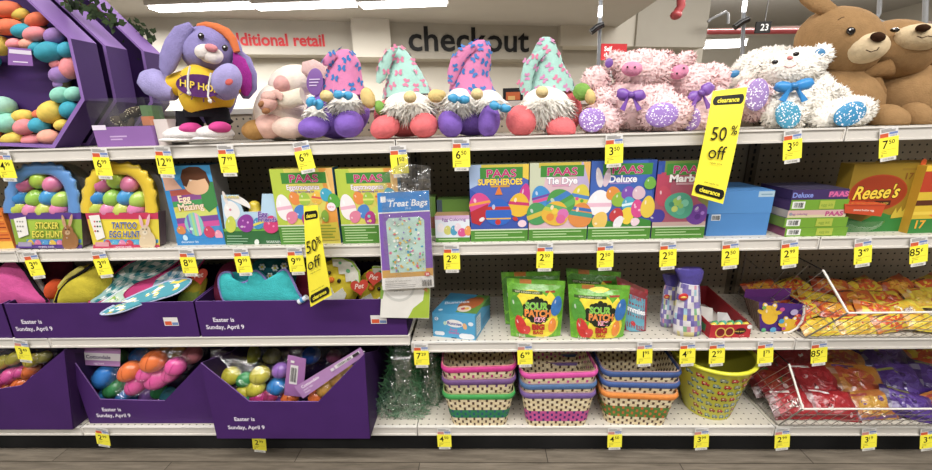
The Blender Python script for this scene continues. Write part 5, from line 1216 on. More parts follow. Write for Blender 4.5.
c = chick('yellow chick plush half hidden by the hanging treat bags', 378, 288, .09, .95); pet(c, 374, 278, 8.5, .035, -6)
o = empty('marker_roll', at(304, 299, -.01), 'small blue and white roll sticking out of the tray behind the clearance sign', 'roll')
m = MB(); m.tube([at(299, 302, .0), at(307, 297, .0)], .0085, '#d8dce6', 12); m.build('body', 'plastic', o); m = MB(); m.tube([at(301.5, 300.5, -.0), at(304, 299, -.0)], .0092, '#4a8fc8', 12); m.build('label_band', 'paper', o)

# ---- snack box, turned a little
def obox(name, label, cat, fl, fr, brx, vtop, z, base, front=None, topf=None, rightf=None, leftf=None, mat='paper', group=None, open_top=False):
    FL, FR, BR = atz(*fl, z), atz(*fr, z), atz(*brx, z); BL = FL+BR-FR; H = Zat(vtop, FL.x, FL.y)-z; up = Vector((0, 0, H))
    m = MB(); m.hexa([FL, FR, BR, BL, FL+up, FR+up, BR+up, BL+up], base)
    if open_top: pass
    def face(o_, ex, ey, nrm):
        return lambda s, t, d: o_+ex*s+ey*t+nrm*d
    ex, ed = FR-FL, BR-FR; nf = ex.cross(Vector((0, 0, 1))).normalized(); nr = ed.cross(Vector((0, 0, 1))).normalized()
    if front: front(Art(m, face(FL, ex, up, nf), ex.length, H))
    if topf: topf(Art(m, face(FL+up, ex, ed, Vector((0, 0, 1))), ex.length, ed.length))
    if rightf: rightf(Art(m, face(FR, ed, up, nr), ed.length, H))
    if leftf: leftf(Art(m, face(BL, -ed, up, -nr), ed.length, H))
    return tag(m.build(name, mat), label, cat, group)
def f_snack(a):
    a.rect(0, 0, 1, 1, '#4ba3cf'); a.ell(.52, .62, .2, .095, '#e8e4e0', -3); a.text('Bunnies', .52, .62, .13, '#3f4f9a', bold=.05, rot=-3); a.ell(.76, .54, .05, .08, '#e0b07a', 10); a.ell(.3, .6, .04, .05, '#b9d8c0')
    a.text('Fruit', .5, .36, .11, '#b86fa8', bold=.05); a.text('Snacks', .5, .24, .11, '#b86fa8', bold=.05)
    for s, r in ((.16, .1), (.22, .06), (.1, .06)): a.ell(s, .16, r, .05, '#e2e8ee')
    for s, r in ((.8, .16), (.88, .1), (.72, .1)): a.ell(s, .13, r, .07, '#e2e8ee')
    a.ell(.1, .76, .045, .045, '#d9e6ee'); a.ell(.1, .76, .03, .03, '#6f9ac0'); a.ell(.9, .66, .06, .05, '#d9e6ee'); a.text('24', .1, .76, .1, '#e8f0f6', bold=.03); a.rect(.44, .0, .56, .04, '#1f3a5a')
def t_snack(a):
    a.rect(0, 0, 1, 1, '#3f94bf'); a.poly([(.5, .1), (1, .1), (1, 1), (.7, 1)], '#5f8a3a'); a.ell(.7, .55, .22, .4, '#a85a2a', -20); a.ell(.64, .28, .16, .16, '#d8c9b8'); a.egg(.62, .28, .05, .06, '#c23a4a'); a.egg(.7, .3, .05, .06, '#e0b03a'); a.text('Bunnies', .36, .55, .12, '#cfd8e0', bold=.04, rot=20); a.ell(.14, .14, .05, .05, '#cfe0ea')
def r_snack(a): a.rect(0, 0, 1, 1, '#4a9ac4'); a.rect(.08, .1, .34, .86, '#c9d4d8'); a.lines(.1, .32, .78, 6, .11, .03, '#7f8f98'); a.poly([(.4, 1), (1, 1), (1, .6)], '#4f8a4a'); a.rect(.45, .15, .9, .5, '#3f88b0')
obox('snack_box', 'sky blue snack box lying on the shelf, reading Bunnies Fruit Snacks', 'box', (433.3, 336), (475.5, 340.5), (490, 318), 312.3, Z3R, '#4596c0', f_snack, t_snack, r_snack)

# ---- stand-up candy pouches
def pouch(label, quad, Y, th, art, base, group=None, name='candy_pouch', lean=.12):
    """quad: TL, TR, BR, BL as seen"""
    TL, TR_, BR_, BL = quad; m = MB()
    zb = at(*BL, Y).z
    def surf(s, t, d, sg=1):
        u = (BL[0]*(1-s)+BR_[0]*s)*(1-t)+(TL[0]*(1-s)+TR_[0]*s)*t; v = (BL[1]*(1-s)+BR_[1]*s)*(1-t)+(TL[1]*(1-s)+TR_[1]*s)*t
        v += 1.5*math.sin(math.pi*s)*(1-t)*.8
        p = at(u, v, Y+t*lean*.25)
        g = math.sin(math.pi*min(1, max(0, s)))**.6*(math.sin(math.pi*min(1, max(0.0, t*.86+.0)))**.7 if t > .35 else 1*(.55+.45*math.sin(math.pi*min(.5, t*1.43))))
        g *= 1 if t < .86 else .15
        return p-Vector((0, sg*(th*g)+d, 0))
    for sg in (1, -1):
        P = [[surf(i/12, j/14, 0, sg) for i in range(13)] for j in range(15)]
        if sg < 0: P = [r[::-1] for r in P]
        m.grid(P, base)
    wpx = abs(TR_[0]-TL[0]); hpx = abs(BL[1]-TL[1]); art(Art(m, surf, wpx, hpx, .00008, 10))
    return tag(m.build(name, 'foil'), label, 'pouch', group)
def art_sour(a):
    a.rect(0, 0, 1, 1, '#6fb51e'); a.rect(.0, .88, 1, 1, '#5f9f1c', 6); a.rect(.22, .9, .42, 1, '#b8702a'); a.rect(.65, .82, .82, .93, '#a8402a')
    a.poly([(.10, .84), (.92, .82), (.90, .1), (.16, .08)], '#6fb51e')
    for q, (s, t, rs, rt) in enumerate(((.5, .5, .40, .42), (.42, .62, .3, .24), (.62, .3, .3, .24))): a.ell(s, t, rs, rt, '#efd91a', 0, 26)
    a.rect(.08, .79, .6, .84, '#3a5a1a'); a.text('SOFT & CHEWY CANDY', .34, .815, .028, '#e8e2c0', bold=.02)
    rr = random.Random(11)
    for q in range(16): an = q*.393; a.ell(.50+.2*math.cos(an)*rr.uniform(.9, 1.2), .52+.17*math.sin(an)*rr.uniform(.9, 1.2), .05, .05, '#1c2412', 0, 10, 1)
    a.ell(.5, .52, .2, .19, '#1c2412')
    a.text('SOUR', .5, .605, .115, '#7fc83a', bold=.08, sx=.95, outline='#e8f0d8', ow=.012); a.text('PATCH', .52, .485, .115, '#ef8a2a', bold=.08, sx=.95, outline='#fbe8c8', ow=.012); a.text('KIDS', .56, .385, .07, '#f2b8c8', bold=.07, outline='#c8326a', ow=.04)
    a.egg(.14, .56, .11, .19, '#4f9a2e', 8); a.egg(.86, .60, .10, .17, '#2f72b8', -8); a.egg(.2, .27, .10, .16, '#d02f2a', 18); a.egg(.31, .2, .08, .07, '#d8403a', 60); a.egg(.80, .28, .075, .12, '#ea8a2f', -6)
    a.text('BIG', .53, .26, .09, '#c2281f', bold=.1, sx=1.25, outline='#7a1410', ow=.03); a.text('BAG', .53, .165, .06, '#c2281f', bold=.08, sx=1.2); a.text('RESEALABLE', .62, .075, .035, '#f0e8d0', bold=.02); a.text('1.9 LB', .2, .085, .05, '#f4ead8', bold=.04); a.rect(.15, .0, .3, .05, '#b8402a')
SB = '#5fa51c'
pouch('green SOUR PATCH pouch peeking out behind the left front one', ((501, 272), (560, 271), (556, 330), (506, 331)), .11, .015, art_sour, '#4a8a1c', 'sour candy pouches')
pouch('green SOUR PATCH pouch peeking out behind the right front one', ((566, 268), (621, 272), (618, 330), (572, 331)), .11, .015, art_sour, '#4a8a1c', 'sour candy pouches')
pouch('front green and yellow SOUR PATCH pouch, the left one', ((506.5, 278), (565.5, 281), (560, 338), (511, 337)), .035, .022, art_sour, SB, 'sour candy pouches')
pouch('front green and yellow SOUR PATCH pouch, the right one', ((568, 284), (630.5, 285.5), (622.5, 341), (571, 339.5)), .025, .022, art_sour, SB, 'sour candy pouches')
def art_blue(a): a.rect(0, 0, 1, 1, '#5fa3b8'); a.rect(.9, 0, 1, 1, '#a8323a'); a.rect(0, .86, .9, 1, '#7f3a34'); a.poly([(0, 0), (.9, 0), (.9, .2), (.5, .3), (0, .25)], '#a3242f'); a.poly([(.0, .0), (.9, .0), (.9, .07), (0, .05)], '#3f8a4a'); a.text('gummies', .45, .55, .10, '#eef2f2', bold=.08, outline='#2f4f8a', ow=.05); a.text('fruit', .6, .78, .07, '#b8323a', bold=.05); a.egg(.4, .3, .1, .08, '#c8323a')
pouch('narrow pale blue and red candy pouch right of the front sour pouch', ((616, 276), (648, 290), (645, 340), (625, 336)), .06, .012, art_blue, '#8f2f34')
# tied bags of jelly beans
def beanbag(label, u, w, v0, v1, Y, zb):
    o = empty('jelly_bean_bag', at(u, v1, Y), label, 'bag', 'tied jelly bean bags'); h = v1-v0
    m = MB()
    def colf(a_, b_):
        n = noise.noise(Vector((math.cos(a_*6.28)*3.2, math.sin(a_*6.28)*3.2, b_*9+u))); k = noise.noise(Vector((a_*37, b_*26, u))); return ['#7fb88a', '#e0d488', '#d88fa8', '#9fc8dc'][int(abs(k*97)) % 4] if k > .28 else '#e2dee2' if n > .02 else '#8478b8' if n > -.3 else '#6a5fa8'
    loft(m, [(u+1, v1, w*.42), (u, v1-3, w*.56), (u, v1-h*.12, w*.58), (u, v1-h*.2, w*.59), (u, v1-h*.28, w*.58), (u+.3, v1-h*.36, w*.56), (u+.5, v1-h*.45, w*.53), (u+.8, v1-h*.54, w*.5), (u+1.2, v1-h*.63, w*.48), (u+1.5, v1-h*.72, w*.46), (u+2, v1-h*.78, w*.43)], Y, colf, .5, 24, .06)
    loft(m, [(u+2, v1-h*.78, w*.43), (u+2.5, v1-h*.86, w*.52), (u+3, v1-h*.97, w*.60), (u+3, v1-h*1.0, w*.5)], Y, '#4f449a', .35, 24, .3); m.build('printed_film', 'foil', o)
    m = MB(); c = at(u-w*.15, v1-h*.58, Y-w*.0027*.32); m.ell(c, (w*.0027*.24, 0, 0), (0, .003, 0), (0, 0, w*.0027*.2), '#c8282a', 16, 8); m.ell(c+Vector((0, -.0028, 0)), (w*.0027*.16, 0, 0), (0, .001, 0), (0, 0, w*.0027*.05), '#e8c84a', 12, 6); m.build('logo_label', 'gloss', o)
beanbag('purple tied jelly bean bag standing behind the front one', 669, 15, 274, 328, .09, 0)
beanbag('purple tied jelly bean bag in front with a red oval label', 687, 24, 268, 337, .04, 0)
# red open display carton
FL, FR = atz(709, 338, Z3R), atz(749.5, 337.2, Z3R); dp = Vector((-.012, .235, 0)); ex = FR-FL; up = Vector((0, 0, .045)); hb = Vector((0, 0, .075)); t = .003
o = empty('candy_display_carton', (FL+FR)/2+dp*.5, 'open red display carton of small candy packs with a picture of glasses', 'carton')
def wall(a, b, ha, hb_, col, name, art=None):
    m = MB(); d = (b-a).cross(Vector((0, 0, 1))).normalized()*t; m.hexa([a, b, b-d, a-d, a+ha, b+hb_, b-d+hb_, a-d+ha], col)
    if art: art(Art(m, lambda s, tt, dd: a+(b-a)*s+(ha*(1-s)+hb_*s)*tt+d.normalized()*dd, (b-a).length, ha.length))
    return m.build(name, 'paper', o)
def art_red(a):
    a.rect(0, 0, 1, 1, '#b81f2c'); a.ell(.26, .42, .13, .14, '#d8b04a', 10); a.ell(.26, .42, .1, .11, '#7a121c', 10); a.ell(.48, .46, .12, .13, '#d8b04a'); a.ell(.48, .46, .09, .10, '#7a121c'); a.ell(.74, .5, .14, .09, '#3a1a14', 10); a.text('candy specs', .72, .5, .11, '#e0c040', bold=.04); a.ell(.95, .84, .06, .06, '#e9e6e2'); a.text('fun size', .8, .14, .08, '#e8d0c8')
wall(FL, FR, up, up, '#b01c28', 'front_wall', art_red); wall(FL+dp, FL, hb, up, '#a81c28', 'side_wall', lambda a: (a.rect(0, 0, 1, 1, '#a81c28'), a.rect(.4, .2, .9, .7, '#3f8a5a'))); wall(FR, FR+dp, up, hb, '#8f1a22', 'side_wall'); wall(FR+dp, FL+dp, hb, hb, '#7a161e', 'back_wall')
m = MB(); m.hexa([FL, FR, FR+dp, FL+dp]+[p+Vector((0, 0, .002)) for p in (FL, FR, FR+dp, FL+dp)], '#c9c2ba'); 
m.build('floor_panel', 'paper', o)
m = MB(); q0 = FL+dp*.3; m.add([q0+Vector((.005, 0, .02)), q0+ex*.42+Vector((0, 0, .02)), q0+ex*.42+dp*.05+Vector((0, 0, .062)), q0+Vector((.005, .01, .074))], [(0, 1, 2, 3)], '#cfcac4'); q0 = FL+dp*.22+ex*.45; m.add([q0+Vector((0, 0, .02)), q0+ex*.42+Vector((0, 0, .015)), q0+ex*.3+dp*.08+Vector((0, 0, .05)), q0+dp*.05+Vector((0, 0, .058))], [(0, 1, 2, 3)], '#b9b6b4'); m.build('flap', 'paper', o)
for q in range(9):
    b = FL+ex*(.08+.1*q)+dp*(.04+.05*(q % 2)); m = MB(); m.ell(b+Vector((.006, .004, .035)), (.012, 0, .003), (0, .012, 0), (-.002, 0, .012), ['#d8c42a', '#3f9a5a', '#e6d84a', '#4aa08a'][q % 4], 12, 7, lump=.2)
    tag(m.build('candy_pack', 'foil'), 'small yellow or green candy pack inside the open red carton', 'pack', 'packs inside the red carton')
# purple print pail with yellow shapes
o = empty('treat_pail', at(775, 332, .05), 'purple fabric treat pail with yellow animal shapes and a white handle', 'pail')
m = MB()
Q = [at(759, 300, .05), at(804, 304, .05), at(799, 331, .05), at(760, 332, .05)]; L0 = [at(744, 296, .17), at(749, 322, .17)]; B0 = [at(778, 291, .19)]
P4 = [at(760, 332, .05), at(799, 331.5, .05), at(789, 316, .17), at(748, 318, .17), at(759, 302, .05), at(804, 304, .05), at(790, 296, .17), at(744, 297, .17)]
m.add(P4, [(0, 1, 5, 4), (1, 2, 6, 5), (2, 3, 7, 6), (3, 0, 4, 7), (3, 2, 1, 0)], ['#4f2a7a', '#4f2a7a', '#6f3a8a', '#9a8272', '#4f2a7a']); m.add([P4[7], P4[6], P4[6]+Vector((0, 0, .03)), P4[7]+Vector((0, 0, .03))], [(0, 1, 2, 3)], '#7a3a8f')
for q in range(5): a_, b_ = P4[3].lerp(P4[0], .1+.18*q), P4[7].lerp(P4[4], .02+.18*q); m.tube([a_+Vector((-.001, 0, 0)), b_+Vector((-.001, 0, 0))], .0012, '#6f5648', 5)
def pf(s, t, d): a_ = P4[0].lerp(P4[1], s); b_ = P4[4].lerp(P4[5], s); return a_.lerp(b_, t)-Vector((0, d, 0))
a = Art(m, pf, 42, 30, .0003)
for (s, t, k, r) in ((.24, .62, 1, 0), (.72, .2, 1, 12)):
    a.egg(s, t-.04, .19*k, .23*k, '#e6b81a', r, spots=None)
    for e in (-1, 1): a.ell(s+.1*e, t+.26*k, .06, .08, '#e6b81a', -20*e); a.ell(s+.20*e, t+.06, .09, .05, '#e6b81a', 25*e); a.ell(s+.1*e, t+.3, .035, .03, '#e9e2e0')
for (s, t, r1, c) in ((.5, .8, .06, '#c8508f'), (.78, .72, .09, '#b9a8cf'), (.5, .4, .07, '#4a9fc8'), (.3, .1, .08, '#5fa8d0'), (.06, .1, .06, '#5fae7a'), (.95, .5, .05, '#c8508f'), (.56, .15, .05, '#c8508f'), (.08, .85, .05, '#7fae4a')): a.ell(s, t, r1, r1*.8, c, 20)
m.build('body', 'fabric', o)
m = MB(); m.tube([at(u, v, .04) for u, v in ((783, 333), (790, 332), (797, 328), (802, 321), (804, 313), (804, 306))], .0035, '#e6e2da', 8); m.build('handle', 'plastic', o)

# ---- wire dump baskets
def wire_basket(label, Xs, X1, zb, Yf, zr, Yr, zs_, Ys, uvs=None):
    """Xs left side; front slopes out from (y=Yf, z=zb) to the rim (Yr, zr); side rail runs back from the rim to (Ys, zs_) and on to the panel"""
    o = empty('wire_basket', ((Xs+X1)/2, .15, zb), label, 'basket', 'wire dump baskets')
    W = '#918c82'; A = Vector((Xs, Yf, zb+.004)); Bk = Vector((Xs, DEP-.015, zb+.004)); Rm = Vector((Xs, Yr, zr)); Sd = Vector((Xs, Ys, zs_)); Sb = Vector((Xs, DEP-.015, zs_+.02))
    m = MB(); m.tube([Rm, Vector((X1, Yr, zr))], .0032, '#e3dfd6', 8); m.tube([Sd, Rm], .0032, '#e3dfd6', 8); m.build('rim_rod', 'plastic', o)
    m = MB(); m.tube([Sb, Sd], .002, '#1c1a18', 6); m.tube([A, Vector((X1, Yf, zb+.004))], .0028, W, 8); m.tube([Bk, A], .0028, W, 8); m.tube([A, Rm], .0024, W, 8); m.tube([Sb, Bk], .0024, W, 8); m.build('frame', 'white', o)  # rear length of the rail coloured near-black for the upper shelf's shadow
    m = MB(); n = int((X1-Xs)/.034)
    for i in range(n+1): x = Xs+(X1-Xs)*i/n; m.tube([Vector((x, Yf, zb+.004)), Vector((x, Yr, zr))], .0009, W, 5, False)
    for k in (.33, .66): m.tube([A.lerp(Rm, k), Vector((X1, Yf+(Yr-Yf)*k, zb+(zr-zb)*k))], .0009, W, 5, False)
    m.build('front_grid', 'white', o)
    m = MB()
    for i in range(1, 13):
        k = i/13; b = A.lerp(Bk, k)
        top = Rm.lerp(Sd, k/.55) if k < .55 else Sd.lerp(Sb, (k-.55)/.45); m.tube([b, top], .0009, W, 5, False)
    for k in (.3, .6): m.tube([A.lerp(Rm, k), Bk.lerp(Sb, k)], .0009, W, 5, False)
    m.build('side_grid', 'white', o)
    m = MB()
    for i in range(n+1): x = Xs+(X1-Xs)*i/n; m.tube([Vector((x, Yf, zb+.004)), Vector((x, DEP-.015, zb+.004))], .0009, W, 5, False)
    m.build('floor_grid', 'white', o)
    return o
def solve_y(x, u, z0):   # depth at which a point of given X shows in column u
    best = None
    for i in range(900):
        Y = -.25+i*.0007; uu, vv = proj((x, Y, z0)); e = abs(uu-u)
        if best is None or e < best[0]: best = (e, Y)
    return best[1]
XA = Xat(806, .0, Z3R); YrA = -.06; pA = atx(848, 313, XA); pB = atx(823, 270, XA)
wire_basket('wire dump basket of yellow candy bags on the third shelf', XA, 2.3, Z3R, .004, pA.z, pA.y, pB.z, pB.y)
XB_ = Xat(779, .0, Z4); pC = atx(803, 409, XB_); pD = atx(789, 364, XB_)
wire_basket('wire dump basket of red, orange and purple candy bags on the base shelf', XB_, 2.3, Z4, .004, pC.z, pC.y, pD.z, pD.y)
print('WIRE', XA, pA, pB, XB_, pC, pD)

# candy bags lying in the baskets
def flatbag(label, c, L, W, rot, pitch, pal, txt=None, grp=None, th=.012, seed=0, troll=0, tc='#f3efe6', tout='#7a1a14'):
    """a sealed pillow bag, L x W metres, centred on c; pitch leans its face towards the aisle"""
    m = MB(); c = Vector(c); rr = random.Random(seed); q = R(rot); p = R(pitch)
    ex = Vector((math.cos(q), math.sin(q)*math.cos(p), math.sin(q)*math.sin(p))); ey = Vector((-math.sin(q), math.cos(q)*math.cos(p), math.cos(q)*math.sin(p))); nz = ex.cross(ey).normalized()
    def S(s, t, d=0, sg=1):
        a, b = s*2-1, t*2-1; g = max(0, (1-abs(a)**2.6)*(1-abs(b)**2.6))**.55; n = noise.noise(Vector((s*5+seed, t*4, seed*.7)))
        cr = .0035*noise.noise(Vector((s*16+seed, t*12, 3)))*(.3+g); wv = .004*math.sin(t*9+seed)*(abs(a)**6)
        return c+ex*(a*L/2+.003*n)+ey*(b*W/2*(1-.06*g)+.003*n+wv)+nz*(sg*(th*g*(1+.35*n))+(cr if sg > 0 else 0)+d)
    base, end, spot, ink = pal
    def cf(s, t):
        if s < .07 or s > .93: return jit(mixc(end, '#ffffff', .12 if int(t*16) % 2 else 0), .04)
        return jit(base if noise.noise(Vector((s*3+seed*2.1, t*2.5, 1))) < .22 else spot, .05)
    m.grid([[S(i/16, j/10) for i in range(17)] for j in range(11)], cf); m.grid([[S(1-i/16, j/10, 0, -1) for i in range(17)] for j in range(11)], end)
    a = Art(m, lambda s, t, d: S(s, t, d+.0006), L, W, .00012, 5)
    a.ell(.5, .5, .30, .30*W/L*1.1, spot, 0, 22); a.rect(.12, .06, .88, .14, end, 6); a.rect(.10, .86, .5, .93, ink, 6)
    for k in range(5): a.ell(rr.uniform(.14, .86), rr.uniform(.16, .84), rr.uniform(.03, .07), rr.uniform(.03, .06), [end, ink, base, mixc(spot, '#ffffff', .3)][k % 4], rr.uniform(0, 90), 12)
    if txt: a.text(txt, .5, .5, .30, tc, bold=.06, sx=min(1.2, 1.15*L/W/len(txt)*1.9), rot=troll, shear=.2, outline=tout, ow=.05)
    return tag(m.build('candy_bag', 'foil'), label, 'bag', grp)
YEL = ('#e0c21e', '#c8701a', '#d8541a', '#6a3414'); YEL2 = ('#e8d42c', '#d8a41c', '#e0b81e', '#c8481a'); ORG = ('#cc5a1c', '#a83a14', '#e0a01e', '#5a2410'); RDP = ('#98141f', '#6f0d16', '#a8222a', '#d8d0cc'); RD2 = ('#7f101a', '#560a12', '#94331f', '#336a33')
GLD = ('#b8781a', '#94581a', '#a84424', '#5a3060'); PPL = ('#432670', '#321c54', '#54378a', '#7a7a3a'); MIX = ('#a8662a', '#633c70', '#c0902f', '#8f3333')
ORD = ['first', 'second', 'third', 'fourth', 'fifth', 'sixth', 'seventh']
def heap(z0, Xl, rows, grp, where):
    n = 0
    for (y, z, x0, dx, L, W, pit, nm, pals) in rows:
        for k, (pal, txt, tr) in enumerate(pals):
            n += 1; rr = random.Random(n*7+int(z*1000)); kind = {YEL: 'yellow and orange', YEL2: 'bright yellow', ORG: 'orange', RDP: 'bright red', RD2: 'dark red', GLD: 'golden orange', PPL: 'purple', MIX: 'orange and purple'}[pal]
            lb = f'{kind} candy bag{" reading "+txt if txt else ""}, {ORD[k]} from left in {nm} of {where}'
            flatbag(lb, (x0+dx*k+rr.uniform(-.008, .008), y+rr.uniform(-.008, .008), z+rr.uniform(-.003, .01)), L, W, rr.uniform(-24, 22), pit+rr.uniform(-8, 8), pal, txt, grp, .011 if W < .09 else .016, n, tr)
G3, G4 = 'yellow candy bags in the upper wire basket', 'candy bags in the lower wire basket'
heap(Z3R, XA, [(.255, .545, XA+.03, .12, .13, .075, 30, 'back row', [(ORG, None, 0), (YEL, None, 0), (ORG, None, 0), (YEL, None, 0), (ORG, None, 0), (YEL, None, 0)]),
               (.18, .535, XA+.06, .115, .125, .075, 32, 'third row', [(YEL, None, 0), (YEL2, None, 0), (ORG, None, 0), (YEL, None, 0), (YEL2, None, 0)]),
               (.11, .527, XA+.065, .115, .125, .07, 34, 'second row', [(YEL, "Reese's", 0), (ORG, None, 0), (YEL, None, 0), (YEL2, "Reese's", 0)]),
               (.048, .512, XA+.07, .11, .115, .06, 40, 'front row', [(YEL2, None, 0), (YEL2, None, 0), (YEL, None, 0), (YEL2, None, 0)])], G3, 'upper basket')
m = MB(); m.ell((XA+.012, .07, Z3R+.035), (.03, 0, .01), (0, .03, 0), (-.008, 0, .032), '#c8361c', 18, 12, lump=.35, seed=3); m.ell((XA+.03, .1, Z3R+.05), (.03, 0, .0), (0, .025, 0), (.008, 0, .022), '#d8641c', 18, 12, lump=.35, seed=5)
tag(m.build('candy_bag', 'foil'), 'crumpled red-orange candy bag in the left corner of the upper wire basket', 'bag', G3)
heap(Z4, XB_, [(.26, .235, XB_+.06, .17, .19, .12, 38, 'back row', [(RD2, None, 0), (RDP, None, 0), (GLD, None, 0), (PPL, None, 0), (YEL, None, 0)]),
               (.16, .215, XB_+.08, .15, .18, .12, 36, 'middle row', [(RD2, None, 0), (RDP, None, 0), (GLD, None, 0), (PPL, None, 0), (PPL, None, 0)]),
               (.065, .187, XB_+.085, .13, .16, .10, 40, 'front row', [(RDP, 'Skittles', 0), (RDP, None, 70), (MIX, None, 0), (PPL, None, 0), (MIX, None, 0)])], G4, 'lower basket')
# ================================================================== base shelf
tray('purple display tray at the left end of the base shelf, its right edge peaked', (-150, 421), (73, 426), [(-230, 388), (0, 389), (21, 385.5), (64, 350)], -.012, Z4+.0008, .30, .245, group='purple base shelf trays')
tray('middle purple Easter is Sunday tray on the base shelf, set back', (90, 422), (222, 424), [(65, 349), (100, 399.5), (164.5, 401), (201, 363), (206, 363)], .018, Z4+.0008, .28, .245, text=.98, tx=.2, group='purple base shelf trays')
tray('right purple Easter is Sunday tray hanging over the base shelf front', (217, 435), (370, 436), [(200.5, 363), (249, 401.6), (318, 402), (364.4, 354)], -.052, Z4+.0008, .33, .245, text=1.3, tx=.21, group='purple base shelf trays')

def eggbag(label, eggs, film_pts, Y, header=None, hname=None, bar=None, grp='bags of plastic eggs in the base trays', er=6):
    us = [p[0] for p in film_pts]; vs = [p[1] for p in film_pts]
    o = empty('egg_bag', at(sum(us)/len(us), max(vs), Y), label, 'bag of eggs', grp)
    for (u, v, r, c, rot) in eggs:
        m = MB(); dy = random.uniform(-.006, .012); blob(m, u, v, Y+dy, r*1.12, r*.92, r*.95, c, rot, egg=.12, lump=0, nu=18, nv=12)
        c_, a_, d_, b_, s_ = axes(u, v, Y+dy, r*1.13, r*.93, r*.96, rot)
        pts = [c_+b_.normalized()*0+a_*0.02+d_*math.cos(t)*1.0+b_*math.sin(t)*1.0 for t in [2*math.pi*i/20 for i in range(21)]]
        m.tube(pts, .0008, mixc(c, '#000000', .2), 5, False); m.build('egg', 'egg', o)
    m = MB(); pillow(m, film_pts, Y-.002, .034, '#ffffff', rings=8, tilt=.25, wr=.3); m.build('clear_film', 'film', o)
    if header:
        m = MB(); P = [at(u, v, Y-.04) for u, v in header]; m.prism(P, (0, .0012, 0), '#b07fb8')
        BLc, BRc, TRc, TLc = header
        def fn(s, t, d):
            u = (BLc[0]*(1-s)+BRc[0]*s)*(1-t)+(TLc[0]*(1-s)+TRc[0]*s)*t; v = (BLc[1]*(1-s)+BRc[1]*s)*(1-t)+(TLc[1]*(1-s)+TRc[1]*s)*t
            return at(u, v, Y-.04)-Vector((0, d, 0))
        a = Art(m, fn, math.hypot(BRc[0]-BLc[0], BRc[1]-BLc[1]), math.hypot(TLc[0]-BLc[0], TLc[1]-BLc[1]), .0002); hname(a)
        m.build('header_card', 'gloss', o)
    return o
Y_, B_, G_, O_, P_, K_, Pu = '#d9cf3a', '#2f7fd0', '#3f9a5a', '#e2702f', '#dc4f9a', '#e2848f', '#8a5fb0'
eggbag('bag of yellow and pink eggs in the left base tray', [(2, 362, 7, Y_, 0), (15, 358, 7, '#c9c04a', 20), (33, 360, 7, '#c9b43a', 0), (10, 376, 8, P_, 30), (-4, 382, 8, P_, 0), (22, 384, 8, O_, -10), (31, 370, 8, O_, 20), (44, 357, 6, '#b8b04a', 0), (-8, 368, 7, O_, 0), (38, 378, 6, Pu, 0), (6, 390, 7, O_, 0), (20, 372, 6, P_, 0)],
       [(-20, 392), (-20, 350), (20, 347), (52, 350), (50, 372), (30, 392)], .08)
def h1(a): a.rect(0, 0, 1, 1, '#b07fb8'); a.rect(0, .30, 1, .72, '#e6e2e6'); a.text('Cottondale', .55, .5, .2, '#4a3a6a', bold=.04); a.text('egg hunt', .55, .15, .12, '#e9dcec', bold=.02)
eggbag('bag of blue and green eggs with a lilac Cottondale header in the middle tray', [(105, 376, 11, B_, 70), (114, 388, 9, G_, 10), (105, 394, 9, '#3a8fc8', -10), (97, 383, 6, '#7f8a3a', 0), (124, 395, 7, B_, 20)],
       [(68, 356), (70, 372), (94, 394), (116, 402), (128, 394), (122, 366), (96, 362)], .09, [(74, 364.5), (120, 366.5), (120.5, 349), (69, 347)], h1)
eggbag('bag of orange and magenta eggs bulging over the middle tray', [(130, 371, 10, O_, 20), (154, 361, 11, O_, 0), (137, 384, 10, P_, 30), (158, 378, 11, P_, 10), (176, 366, 9, P_, -20), (146, 374, 8, P_, 0), (147, 364, 6, '#e0a03a', 0), (170, 374, 8, P_, 0)],
       [(122, 392), (120, 368), (136, 352), (170, 350), (190, 362), (178, 378), (150, 390)], .05)
eggbag('bag of mixed eggs at the back of the middle tray', [(139, 355, 8, B_, 0), (178, 352, 7, '#e0a23a', 0), (192, 355, 9, K_, 0), (159, 391, 7, G_, 0), (148, 395, 8, Pu, 20), (133, 397, 8, B_, 0), (168, 394, 7, '#3f8fa0', 0), (120, 357, 7, '#4f8a4a', 0), (164, 352, 6, '#c9863a', 0)],
       [(112, 400), (112, 352), (150, 346), (200, 347), (202, 366), (178, 398)], .15)
eggbag('bag of yellow and green eggs at the left of the right tray', [(230, 376, 9, Y_, 0), (244.5, 379.5, 7.5, G_, 10), (260, 375, 9, '#c9c034', 0), (255.5, 388, 8.5, Y_, 10), (242, 393, 7, Y_, 0), (258, 398, 9, '#b8327a', 0), (270, 396, 7, '#a83a6a', 0), (248, 398, 6, G_, 0)],
       [(206, 352), (218, 372), (240, 400), (268, 404), (272, 376), (262, 366), (232, 358)], .03)
def h2(a): a.rect(0, 0, 1, 1, '#a86fae'); a.rect(.2, .3, .62, .78, '#e6e2e2'); a.bars(.24, .36, .58, .72, 10); a.rect(.2, .84, .4, .9, '#e6e2e2')
eggbag('bag of blue and purple eggs with a tilted lilac header card in the right tray', [(277, 386, 9, '#2f86d0', 0), (281, 370, 8, Pu, 0), (277, 398, 8, '#5f3a8a', 0), (290, 398, 8, O_, 0)],
       [(264, 396), (268, 370), (282, 356), (300, 358), (304, 394), (286, 404)], .05, [(284, 395), (303, 397), (306, 359), (288, 355)], h2)
def h3(a): a.rect(0, 0, 1, 1, '#b585bd'); a.text('Cottondale', .07, .72, .22, '#f0e6f2', 'l', bold=.05); a.text('plastic eggs', .07, .46, .12, '#ecdcf0', 'l', bold=.02); a.text('fillable', .07, .25, .12, '#ecdcf0', 'l', bold=.02); a.rect(.58, .48, .96, .82, '#e6e2e2'); a.bars(.62, .54, .84, .76, 10); a.rect(.86, .5, .95, .8, '#3a3438'); a.rect(.52, .5, .57, .76, '#e0dce0')
